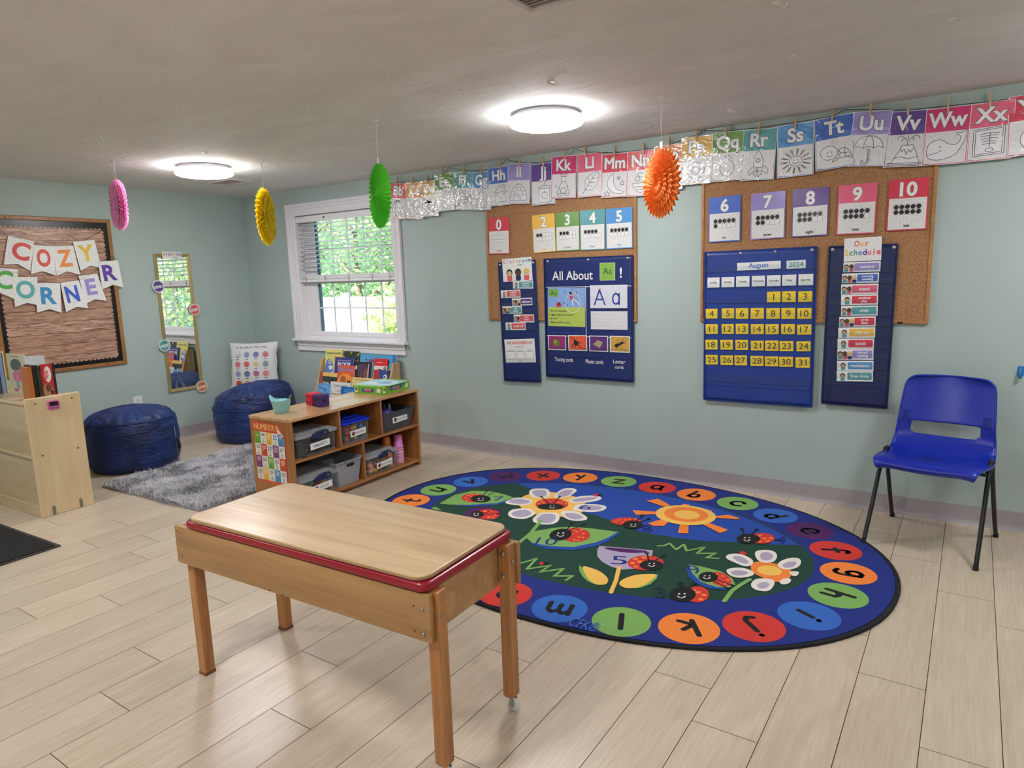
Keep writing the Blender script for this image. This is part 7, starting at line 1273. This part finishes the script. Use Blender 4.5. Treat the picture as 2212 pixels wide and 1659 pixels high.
cj = CH['jobs']; chart('pocket_chart', 'narrow navy pocket chart with classroom job cards on the left', cj, R6([1.303-cj[1],1.236-cj[1],1.177-cj[1],1.115-cj[1],1.053-cj[1],.995-cj[1]],.032)+[(.935-cj[1],),(.752-cj[1],.03),(.70-cj[1],)])
ca = CH['aa']; ta = chart('pocket_chart', 'wide navy chart headed All About Aa! with letter cards', ca, [(.855-ca[1],.03),(.815-ca[1],)], hooks=(-.45,.02,.45))
cc = CH['cal']; zc_ = cc[1]
chart('pocket_chart', 'royal blue calendar pocket chart for August 2024', cc, R6([1.385-zc_,1.285-zc_,1.194-zc_,1.10-zc_,1.008-zc_,.914-zc_,.822-zc_],.034)+[(.70-zc_,.05),(.675-zc_,)], col=(17,55,140), hooks=(-.46,-.16,.15,.46))
cs = CH['sch']; chart('pocket_chart', 'narrow dark navy pocket chart with the daily schedule cards', cs, R6([1.36+.0-cs[1]-.06*i for i in range(11)],.028)+[(.715-cs[1],)], col=(14,30,82))
# printed lettering on the All About chart
def onchart(q, dx, dz): return dx, dz
a = Art(); w_, h_ = ca[2], ca[3]
a.text('All About', -.115, .275, .062, 'white', bold=.012, fit=.325); a.text('!', .258, .282, .066, 'white', bold=.02)
for (x0,z0,x1,z1) in ((-.333,.2235,.333,.2275),(-.333,-.1255,.333,-.1215),(-.012,-.122,-.008,.224)): a.rect(x0,z0,x1,z1,'white')
a.rect(-.325,-.105,-.025,.205,(30,62,140)); a.rect(-.318,-.098,-.032,.198,(20,38,108))
a.text('Tracing cards', -.195, -.308, .028, 'white', bold=.008, fit=.150); a.text('Photo cards', .053, -.312, .028, 'white', bold=.008, fit=.138); a.text('Letter', .243, -.302, .026, 'white', bold=.008); a.text('cards', .243, -.338, .022, 'white', bold=.008)
o = a.build('printed_lettering', M_PAPER, ta); o.matrix_local = Matrix.Translation((0,0,.0026))
def card(name, label, q, fn, group=None, cat='card', off=.0245, mat=None, col='white', edge=None):
    x, z, w, h, r = q; a = Art(); a.slab(rectpts(w,h), col, .0006, edge); fn(a, w, h)
    o = a.build(name, mat or M_LAM2, mw=WB(x,z,off,r)); return tag(o, label, cat, group)
# -- All About cards
card('letter_card', 'green card reading Aa beside the All About heading', AA['letter'], lambda a,w,h: (a.rect(-w*.48,-h*.48,w*.48,h*.48,(132,180,72)), a.text('Aa',0,-h*.14,h*.36,'ink')))
def f_poem(a,w,h):
    a.rect(-w/2,0,w/2,h/2,(134,168,220)); a.rect(-w/2,-h/2,w/2,0,(178,198,92)); a.rect(-w*.47,h*.27,-w*.22,h*.47,(120,176,60)); a.text('Aa',-w*.345,h*.31,h*.11,'ink')
    a.ring(w*.18,h*.12,w*.2,h*.26,.003,'cream'); a.ell(-w*.2,h*.06,.022,.017,'crimson'); a.ell(-w*.2,h*.09,.014,.010,(150,30,40))
    a.ell(w*.12,h*.34,.011,.013,'skin'); a.ell(w*.12,h*.365,.012,.009,'black'); a.poly([(w*.09,h*.30),(w*.17,h*.29),(w*.19,h*.20),(w*.12,h*.19)],'crimson'); a.line([(w*.17,h*.2),(w*.17,h*.05)],.006,'cream'); a.line([(w*.19,h*.22),(w*.34,h*.1),(w*.33,h*.02)],.006,'cream'); a.line([(w*.16,h*.29),(w*.3,h*.36)],.006,'skin')
    for x,y in ((-.03,.4),(.17,.46),(.28,.38),(-.05,.11),(.03,.05),(.33,.04)): a.ell(w*x,h*y,.004,.005,'navy',n=8)
    for k,s in enumerate(('Ann the acrobat','juggles apples in an act.','/a//a//a/','Apple, apple...oops!')): a.text(s,-w*.44,-h*(.12+.10*k),h*.052,'ink','L',maxw=w*.82)
card('poem_card', 'large blue and green alphabet story card about Ann the acrobat', AA['poem'], f_poem)
def f_trace(a,w,h):
    circ = lambda cx,cy,rx,ry,n: [(cx+rx*math.cos(2*PI*i/n), cy+ry*math.sin(2*PI*i/n)) for i in range(n+1)]
    c = (36,62,150); a.line([(-w*.38,-h*.34),(-w*.24,h*.30),(-w*.10,-h*.34)],.011,c); a.line([(-w*.32,-h*.12),(-w*.16,-h*.12)],.010,c)
    a.line(circ(w*.20,-h*.10,w*.085,h*.22,24),.011,c); a.line([(w*.285,h*.12),(w*.285,-h*.34)],.011,c)
    for x,y in ((-.40,-.1),(-.08,-.1),(-.34,-.2),(-.14,-.2),(-.27,.36),(-.21,.36),(.2,.2),(.34,-.1)): a.ell(w*x,h*y,.0035,.0035,'coral',n=6)
card('tracing_card', 'white tracing card with large blue capital and small A', AA['trace'], f_trace, col=(214,216,226))
card('tracing_card', 'blank lined white writing card below the blue letter tracing card', AA['write'], lambda a,w,h: [a.rect(-w*.48,h*y,w*.48,h*y+.0012,'lav') for y in (.3,.1,-.1,-.3)], col=(216,216,218))
def f_photo(kind):
    def fn(a,w,h):
        bgc = dict(apple=(150,40,110),alligator=(228,92,50),afghan=(92,44,120),ant=(206,160,70))[kind]; a.rect(-w/2+.006,-h/2+.006,w/2-.006,h/2-.006,bgc)
        if kind == 'apple': a.ell(-w*.04,0,h*.27,h*.27,(110,128,50)); a.ell(-w*.10,h*.06,h*.12,h*.12,(150,166,80)); a.line([(-w*.04,h*.24),(0,h*.32)],.003,'brown')
        elif kind == 'alligator':
            a.poly(smooth_closed([(-w*.2,h*.2),(0,h*.14),(w*.06,-h*.05),(-.01,-h*.22),(-w*.2,-h*.1)]),'black'); a.line([(-w*.14,h*.15),(-w*.26,h*.32),(-w*.36,h*.34)],.006,'black')
            for p in ([(-w*.2,-h*.05),(-w*.3,-h*.2),(-w*.28,-h*.28)],[(0,-h*.1),(w*.10,-h*.18),(w*.14,-h*.28)],[(-w*.1,-h*.15),(-w*.14,-h*.3)],[(w*.02,h*.05),(w*.16,h*.0)]): a.line(p,.006,'black')
        elif kind == 'afghan':
            a.poly([(-w*.3,-h*.05),(-w*.05,h*.22),(w*.22,h*.1),(w*.05,-h*.28)],(196,186,130))
            for i in range(5): t=i/5; a.line([(-w*.3+w*.35*t,-h*.05-h*.23*t),(-w*.05+w*.27*t,h*.22-h*.12*t)],.0018,(90,60,70),cap=False); a.line([(-w*.3+w*.25*t,-h*.05+h*.27*t),(w*.05+w*.17*t,-h*.28+h*.38*t)],.0018,(90,60,70),cap=False)
        else:
            for x,y,rx,ry in ((-.15,-.08,.12,.11),(0,.0,.06,.07),(.11,.08,.08,.08)): a.ell(w*x,h*y,w*rx,h*ry,'black',.4)
            for s in (-1,1):
                for x0,x1 in ((-.06,-.16),(.0,.02),(.06,.2)): a.line([(w*x0,0),(w*(x0+x1)/2,s*h*.2),(w*x1,s*h*.34)],.0022,'black')
            a.line([(w*.15,h*.12),(w*.3,h*.2)],.002,'black'); a.line([(w*.15,h*.1),(w*.3,h*.06)],.002,'black')
        a.text(kind,w*.28,-h*.38,h*.08,'ink',maxw=w*.36)
    return fn
for k, l in (('apple','photo card of a green apple on magenta'),('alligator','photo card of an alligator on orange'),('afghan','photo card of a plaid afghan on purple'),('ant','photo card of a black ant on mustard yellow')):
    card('photo_card', l+' in the All About chart', AA[k], f_photo(k), 'photo cards')
# -- job cards
def f_head(a,w,h):
    confetti(a,-w*.48,-h*.48,w*.48,h*.48,240,('grey','ink','coral'),.004,seed=5); a.rtext('Classroom',0,h*.30,h*.155,['coral','orange','lilac','orange','gold','green','teal','sky','violet'],w*.97,.05); a.text('Jobs',w*.1,h*.17,h*.09,'ink')
    for x,s,hr,sh in ((-.27,'tan','black','coral'),(.03,'brown',(40,28,22),'navy'),(.31,'tan','gold','coral')): kid(a,w*x,-h*.16,h*.32,hr,s,sh)
def f_job(word, col, n):
    def fn(a,w,h):
        confetti(a,-w*.48,-h*.46,w*.48,h*.46,40,('grey','ink','coral'),.004,seed=7); L = w*(.28 if n < 3 else .40)
        a.rect(-w/2+L+.004,-h*.36,w/2-.006,h*.36,col,.004); a.ring(0,0,0,0,.001,col) if 0 else None
        for i in range(n): kid(a,-w/2+L*(i+.6)/n,-h*.0,h*.46,['black','brown','gold'][i%3],['skin','brown','tan'][i%3],['teal','coral','navy'][i%3])
        ls = word.split('\n'); cx = (-w/2+L+w/2)/2
        for k, s_ in enumerate(ls): a.text(s_, cx, (-.13*h if len(ls) == 1 else h*(.07-.30*k)), h*(.30 if len(ls) == 1 else .22), 'white', bold=.03, maxw=(w-L)*.82)
    return fn
jc = ['', 'teal','coral','violet','teal','coral','coral']; jn = [0,1,1,3,4,2,1]
for i, (n_, *q) in enumerate(JOBS):
    if i == 0: card('header_card', 'Classroom Jobs header card with three cartoon children', q, f_head)
    elif i < 7: card('job_card', 'job card reading %s in the navy classroom jobs chart' % n_.replace('\n',' ').replace("'s",''), q, f_job(n_, P[jc[i]], jn[i]), 'classroom job cards', edge=P[jc[i]])
    else:
        def f_we(a,w,h):
            confetti(a,-w*.48,-h*.48,w*.48,h*.48,240,('grey','ink','coral'),.004,seed=8); a.text('WE HAVE BEEN AT',0,h*.28,h*.125,'crimson',bold=.02,fit=w*.86); a.text('school for',0,h*.14,h*.08,'ink')
            for k, s_ in enumerate(('HUNDREDS','TENS','ONES')): x=(-.31+.31*k)*w; a.text(s_,x,h*.0,h*.05,'blue',maxw=w*.24); a.rect(x-w*.135,-h*.36,x+w*.135,-h*.02,'ink'); a.rect(x-w*.128,-h*.347,x+w*.128,-h*.033,'white')
            a.text('days',0,-h*.455,h*.07,'ink')
        card('day_count_card', 'white WE HAVE BEEN AT school day-count card low in the jobs chart', q, f_we)
# -- calendar
card('month_card', 'white card reading August in blue on the calendar', MONTH, lambda a,w,h: a.text('August',0,-h*.22,h*.62,'royal',bold=.02), edge='royal')
card('year_card', 'white card reading 2024 in green on the calendar', YEAR, lambda a,w,h: a.text('2024',0,-h*.3,h*.60,'teal',bold=.03,maxw=w*.9), edge='teal')
for s_, q in zip(('Sunday','Monday','Tuesday','Wednesday','Thursday','Friday','Saturday'), DAYS):
    card('weekday_card', 'white weekday card reading %s on the calendar chart' % s_, q, lambda a,w,h: a.text(s_,0,-h*.08,h*.17,'ink',bold=.03,maxw=w*.84), 'weekday cards')
for k, q in CAL.items():
    card('date_card', 'yellow calendar date card printed with the number %d' % k, q, lambda a,w,h: a.text(str(k),0,-h*.29,h*.60,'ink',maxw=w*.8,stretch=1.12), 'yellow date cards', col=(240,206,52), mat=M_PAPER)
# -- schedule
def f_os(a,w,h):
    confetti(a,-w*.48,-h*.48,w*.48,h*.48,260,('grey','ink','coral'),.004,seed=9); a.rtext('Our',-w*.02,h*.14,h*.24,['coral','gold','orange'],w*.42,.05); a.rtext('Schedule',0,-h*.24,h*.24,['gold','green','teal','sky','violet','pink','coral','crimson'],w*.98,.05)
scol = ['','lilac','royal','pink','crimson','teal','crimson','gold','crimson','lilac','sky','teal']; sn = [0,2,3,2,1,2,3,1,1,3,1,1]
for i, (n_, *q) in enumerate(SCH):
    if i == 0: card('header_card', 'Our Schedule header card in rainbow lettering', q, f_os)
    else: card('schedule_card', 'schedule card reading %s in the narrow dark navy chart' % n_.replace('\n',' '), q, f_job(n_, P[scol[i]], sn[i]), 'daily schedule cards', edge=P[scol[i]])
# ================================================================= ALPHABET LINE
D = {}   # line drawings: strokes in a unit square
def circ(cx,cy,rx,ry,n=18,a0=0,a1=2*PI): return [(cx+rx*math.cos(a0+(a1-a0)*i/n), cy+ry*math.sin(a0+(a1-a0)*i/n)) for i in range(n+1)]
D['Bb'] = [circ(.5,.45,.33,.40),circ(.5,.45,.13,.40),circ(.5,.45,.24,.40),circ(.5,.82,.12,.05)]
D['Cc'] = [circ(.45,.35,.3,.3),circ(.6,.6,.2,.2)]
D['Dd'] = [[(.1,.6),(.2,.8),(.35,.75),(.4,.6),(.8,.6),(.95,.75)],[(.35,.4),(.35,.1),(.45,.1),(.45,.35),(.7,.35),(.7,.1),(.8,.1),(.82,.55)],[(.1,.6),(.3,.45),(.35,.4)]]
D['Ee'] = [circ(.6,.45,.30,.42)]
D['Ff'] = [circ(.42,.42,.32,.28),[(.72,.45),(.95,.65),(.95,.25),(.72,.4)],[(.35,.7),(.4,.88),(.55,.68)],[(.4,.14),(.4,.02)]]+[circ(.3+.13*i,.3+.14*j,.07,.07,8,PI,2*PI) for i in range(4) for j in range(3)]
D['Gg'] = [[(.25,.05),(.25,.6),(.4,.72),(.65,.72),(.78,.6),(.78,.05),(.25,.05)],[(.42,.72),(.5,.9),(.56,.9),(.63,.72)],[(.32,.15),(.32,.5),(.7,.5),(.7,.15),(.32,.15)],circ(.42,.42,.04,.04,8),circ(.6,.42,.04,.04,8),circ(.5,.33,.1,.06,8,PI,2*PI)]
D['Hh'] = [[(.3,.1),(.3,.55),(.85,.55),(.85,.1),(.3,.1)],[(.22,.52),(.57,.88),(.95,.52)],[(.72,.78),(.72,.9),(.8,.9),(.8,.7)],[(.5,.1),(.5,.32),(.65,.32),(.65,.1)],[(.36,.4),(.36,.5),(.46,.5),(.46,.4),(.36,.4)],[(.7,.4),(.7,.5),(.8,.5),(.8,.4),(.7,.4)]]
D['Ii'] = [circ(.5,.08,.40,.72,18,0,PI)+[(.9,.08),(.1,.08)],circ(.42,.08,.18,.32,12,0,PI),circ(.42,.08,.10,.22,12,0,PI),[(.2,.5),(.82,.5)],[(.14,.3),(.28,.32)],[(.58,.32),(.88,.3)],[(.3,.66),(.7,.66)],[(.4,.5),(.4,.66)],[(.6,.5),(.6,.66)],[(.7,.32),(.7,.5)],[(.3,.35),(.3,.5)],[(.5,.66),(.5,.8)]]
D['Jj'] = [[(.3,.05),(.3,.65),(.8,.62),(.8,.03),(.3,.05)],[(.3,.65),(.42,.75),(.9,.72),(.8,.62)],[(.9,.72),(.9,.12),(.8,.03)],circ(.56,.32,.13,.15),[(.56,.47),(.6,.55)],[(.55,.74),(.6,.95),(.7,.95)]]
D['Kk'] = [circ(.5,.74,.11,.11),circ(.42,.9,.05,.06,10),circ(.6,.9,.05,.06,10),circ(.5,.38,.17,.26),circ(.5,.25,.12,.12),[(.3,.1),(.2,.2),(.3,.3)],[(.7,.1),(.8,.2),(.7,.3)],circ(.34,.08,.12,.05,10),circ(.66,.08,.12,.05,10),[(.33,.3),(.15,.45),(.2,.55)],[(.36,.5),(.3,.4)],[(.64,.5),(.7,.4)]]
D['Ll'] = [curve_pts([(.15,.05),(.3,.25),(.28,.55),(.5,.8),(.85,.95),(.88,.6),(.7,.3),(.45,.2),(.3,.25)],4),[(.2,.1),(.5,.5),(.85,.95)],[(.4,.38),(.32,.55)],[(.5,.5),(.45,.7)],[(.62,.66),(.6,.82)],[(.4,.38),(.62,.35)],[(.5,.5),(.75,.5)],[(.62,.66),(.83,.68)]]
D['Mm'] = [curve_pts([(.45,.92),(.25,.7),(.22,.4),(.42,.15),(.7,.06),(.92,.12),(.62,.25),(.48,.5),(.45,.92)],4),[(.2,.22),(.24,.12),(.34,.12),(.26,.06),(.3,-.02),(.2,.03),(.1,-.02),(.14,.07),(.06,.12),(.17,.13),(.2,.22)],[(.68,.8),(.7,.74),(.76,.74),(.71,.7),(.73,.64),(.68,.68),(.62,.64),(.65,.7),(.6,.74),(.66,.74),(.68,.8)],[(.84,.62),(.86,.54),(.93,.53),(.87,.48),(.9,.4),(.83,.45),(.76,.4),(.79,.48),(.73,.53),(.82,.54),(.84,.62)]]
D['Nn'] = [circ(.55,.45,.35,.38,12,PI,2*PI)+[(.9,.45),(.2,.45)],circ(.4,.62,.1,.1),circ(.65,.6,.1,.1),circ(.5,.78,.09,.09),[(.25,.3),(.85,.3)],[(.35,.18),(.75,.18)]]
D['Oo'] = [circ(.5,.5,.2,.25)]
D['Pp'] = [circ(.5,.45,.3,.3),circ(.5,.45,.15,.15)]
D['Qq'] = [circ(.5,.4,.25,.3),[(.3,.7),(.5,.9),(.7,.7)]]
D['Rr'] = [curve_pts([(.4,.25),(.36,.6),(.5,.95),(.66,.6),(.64,.25)],5)+[(.4,.25)],circ(.5,.62,.08,.08,12),circ(.5,.62,.05,.05,10),[(.38,.45),(.22,.25),(.26,.1),(.4,.28)],[(.65,.45),(.85,.3),(.82,.12),(.64,.28)],[(.47,.4),(.5,.15),(.54,.4)],[(.42,.24),(.36,.14),(.43,.16),(.45,.04),(.5,.12),(.56,.02),(.58,.14),(.66,.1),(.62,.24)],[(.38,.36),(.66,.36)]]
D['Ss'] = [circ(.52,.45,.19,.17)]+[[(.52+.24*math.cos(t)*k0,.45+.22*math.sin(t)*k0) for k0 in (1,1.9)] for t in [.05+2*PI*i/14 for i in range(14)]]+[[(.52+.24*math.cos(t)*k0,.45+.22*math.sin(t)*k0) for k0 in (1,1.9)] for t in [.13+2*PI*i/14 for i in range(14)]]+[circ(.52,.43,.09,.07,8,PI,2*PI),circ(.46,.49,.008,.012,6),circ(.58,.49,.008,.012,6)]
D['Tt'] = [circ(.35,.48,.24,.24),circ(.3,.5,.012,.02,6),circ(.42,.5,.012,.02,6),circ(.36,.42,.08,.07,8,PI,2*PI),[(.58,.42),(.62,.55),(.78,.6),(.92,.45),(.98,.28),(.55,.25),(.5,.32)],[(.62,.55),(.66,.42),(.9,.4)],[(.78,.6),(.78,.42)],[(.66,.42),(.6,.3)],[(.78,.42),(.8,.28)],[(.5,.26),(.42,.15),(.55,.18),(.6,.25)],[(.85,.27),(.98,.18),(.98,.28)]]
D['Uu'] = [circ(.5,.5,.42,.42,14,0,PI),circ(.22,.5,.14,.07,6,0,PI),circ(.5,.5,.14,.07,6,0,PI),circ(.78,.5,.14,.07,6,0,PI),circ(.5,.5,.14,.42,10,0,PI),[(.5,.5),(.52,.12),(.46,.02),(.38,.05),(.38,.12)],[(.54,.5),(.56,.12),(.48,-.03),(.34,.0),(.34,.12),(.38,.12)]]
D['Vv'] = [[(.15,.05),(.35,.45),(.42,.62),(.7,.62),(.78,.45),(.92,.05),(.15,.05)],[(.38,.55),(.42,.4),(.48,.5),(.55,.32),(.6,.48),(.66,.38),(.74,.55)],[(.05,.05),(.98,.05),(.95,0),(.1,0),(.05,.05)],circ(.45,.75,.06,.1,8,0,PI),circ(.65,.75,.06,.1,8,0,PI),[(.55,.62),(.55,.92)],circ(.36,.82,.09,.1,8,0,PI),circ(.76,.82,.09,.1,8,0,PI),[(.2,.2),(.4,.26),(.6,.18),(.85,.24)]]
D['Ww'] = [curve_pts([(.05,.35),(.1,.6),(.35,.72),(.6,.55),(.78,.55),(.86,.75),(.74,.88),(.9,.9),(.98,.98),(.98,.75),(.9,.5),(.75,.22),(.4,.08),(.12,.14),(.05,.35)],4),[(.08,.25),(.3,.3),(.42,.38)],circ(.38,.48,.014,.02,6)]
D['Xx'] = [[(.1,.08),(.1,.9),(.85,.95),(.85,.12),(.1,.08)],[(.15,.13),(.15,.85),(.8,.9),(.8,.17),(.15,.13)],[(.5,.8),(.5,.3)],circ(.5,.25,.1,.06,10)]+[[(.25+.02*i,.75-.08*i),(.5,.78-.08*i),(.73-.02*i,.76-.08*i)] for i in range(5)]
D['Yy'] = [circ(.6,.4,.35,.35),circ(.6,.4,.1,.1)]
AC = dict(Bb=(222,96,92),Cc=(226,160,70),Dd=(214,172,76),Ee='green',Ff='teal',Gg='sky',Hh='royal',Ii='lilac',Jj='violet',Kk='hot',Ll='pink',Mm='crimson',Nn=(228,98,104),Oo=(226,140,80),Pp=(220,180,84),Qq='green',Rr='teal',Ss='sky',Tt='royal',Uu='lilac',Vv='violet',Ww='hot',Xx='pink',Yy='crimson')
AN = dict(Bb='beach ball',Cc='outline drawing under glare',Dd='four-legged animal',Ee='egg',Ff='fish',Gg='glue bottle',Hh='house',Ii='igloo',Jj='juice box',Kk='kangaroo',Ll='leaf',Mm='moon and stars',Nn='nest',Oo='picture half hidden by the orange fan',Pp='picture under bright glare',Qq='picture under bright glare',Rr='rocket',Ss='sun',Tt='turtle',Uu='umbrella',Vv='volcano',Ww='whale',Xx='x-ray',Yy='round toy at the right edge')
AT = dict(Cc=.02,Dd=.0,Oo=.02,Pp=.0,Qq=.02)
for i, (k, q) in enumerate(ALPHA.items()):
    x, z, w, h, r = q; c = AC[k]; c = P[c] if isinstance(c, str) else c; a = Art(); w = min(max(w,.185),.198)
    a.slab(rectpts(w,h), 'white', .0007); a.rect(-w/2+.003,-h/2+.003,w/2-.003,h/2-.003,c); a.rect(-w/2+.006,-h/2+.006,w/2-.006,h*.08,(226,226,226))
    confetti(a,-w/2+.008,-h/2+.008,w/2-.008,h*.07,300,('grey','ink'),.0035,seed=i)
    a.text(k,0,h*.158,h*.262,(90,92,98),bold=.05,maxw=w*.90); a.text(k,0,h*.163,h*.255,(238,238,240),bold=.028,maxw=w*.87)
    a.clip = (-w/2+.004,-h/2+.004,w/2-.004,h*.5)
    if D[k] and len(D[k][0]) > 3 and k not in ('Pp','Qq','Oo','Cc'):
        pts = D[k][0]; fp_ = [(-w*.46+px*w*.92,-h*.46+py*h*.56) for px, py in pts]; a.poly(fp_,(232,232,234))
    for st in D[k]: a.line([(-w*.46+px*w*.92,-h*.46+py*h*.56) for px, py in st], .0026, 'ink', cap=False)
    a.clip = None
    a.rect(-w*.46,-h*.478,-w*.34,-h*.470,'grey')
    off = .030+.0016*(i % 2)+(.0016 if k in ('Kk','Hh','Ee','Ww','Tt') else 0)
    def bow(p, s=rnd.uniform(-1,1)): return (p[0], p[1], p[2] + .0020*math.sin(p[1]*14+s*3)+.0012*s*math.cos(p[0]*16))
    o = a.build('alphabet_card', M_LAM, mw=WB(x,z,off,r,AT.get(k,.008*((i*7) % 5-2))))
    tag(o, 'alphabet card %s with %s, hanging on the clothesline' % (k, AN[k]), 'card', 'alphabet cards on the clothesline')
for k, (x1, z1, x0, z0) in PINS.items():
    z1 = min(z1, ZC-.003); t = thing('clothespin', 'wooden clothespin gripping the top edge of alphabet card '+k, 'clothespin', mw=WB((x0+x1)/2,(z0+z1)/2,.0355,math.atan2(x0-x1, z1-z0)), group='clothespins on the line')
    L = min(.072, math.hypot(x1-x0, z1-z0)+.004)/2
    for s in (1,-1):
        MB().prism([(-L,0),(-L*.2,.001),(L*.1,.0035),(L,.0065),(L,.0095),(L*.1,.0085),(-L*.6,.0045),(-L,.0035)] if s > 0 else [(-L,0),(-L*.2,-.001),(L*.1,-.0035),(L,-.0065),(L,-.0095),(L*.1,-.0085),(-L*.6,-.0045),(-L,-.0035)], -.0045, .0045, Matrix(((0,0,1,0),(1,0,0,0),(0,1,0,0),(0,0,0,1)))).build('wooden_arm', M_PINE, t)
    MB().tube([(-.0055,0,.003),(-.0055,0,-.003),(.0055,0,-.003),(.0055,0,.003),(-.0055,0,.003)], .0012, 5).build('spring', M_CHROME, t)
t = thing('clothesline', 'thin black cord carrying the alphabet cards below the ceiling', 'cord', mw=WB(-1.9,2.2,.0285)); iw = t.matrix_world.inverted()
MB().tube([iw @ WB(x,min(z,ZC-.008),.0285) @ Vector((0,0,0)) for x, z in STRING], .0017, 6).build('cord', M_DARK, t)
hb = MB()
for x, z in STRING:
    if z > 2.24: hb.tube([iw @ WB(x,ZC-.008,.001) @ Vector((0,0,0)), iw @ WB(x,ZC-.008,.030) @ Vector((0,0,0))], .0035, 6)
hb.build('cord_hook', plain('clear_hook', (196,196,200), .2), t)
# ================================================================= CAMERA
cam = bpy.data.cameras.new('camera'); co = bpy.data.objects.new('camera', cam); COL.objects.link(co); SC.camera = co
yaw, pit, rol = -.59812, .16086, -.03266
fw = Vector((math.sin(yaw)*math.cos(pit), math.cos(yaw)*math.cos(pit), -math.sin(pit))); rt = Vector((math.cos(yaw), -math.sin(yaw), 0)); up = rt.cross(fw)
c_, s_ = math.cos(rol), math.sin(rol); rx = rt*c_+up*s_; ry = up*c_-rt*s_
co.matrix_world = Matrix(((rx.x,ry.x,-fw.x,0),(rx.y,ry.y,-fw.y,0),(rx.z,ry.z,-fw.z,1.415),(0,0,0,1)))
cam.sensor_fit = 'HORIZONTAL'; cam.sensor_width = 36; cam.lens = 36*1465.9/2212; cam.clip_start = .02
SC.view_settings.view_transform = 'Standard'; SC.view_settings.look = 'None'; SC.view_settings.gamma = 1; SC.view_settings.use_curve_mapping = False
SC.view_settings.exposure = EXPO
SC.cycles.use_denoising = True; SC.cycles.max_bounces = 7; SC.cycles.diffuse_bounces = 4; SC.cycles.glossy_bounces = 3; SC.cycles.transmission_bounces = 3; SC.cycles.transparent_max_bounces = 14; SC.cycles.use_adaptive_sampling = True; SC.cycles.adaptive_threshold = .09; SC.cycles.adaptive_min_samples = 16; SC.cycles.sample_clamp_indirect = 8
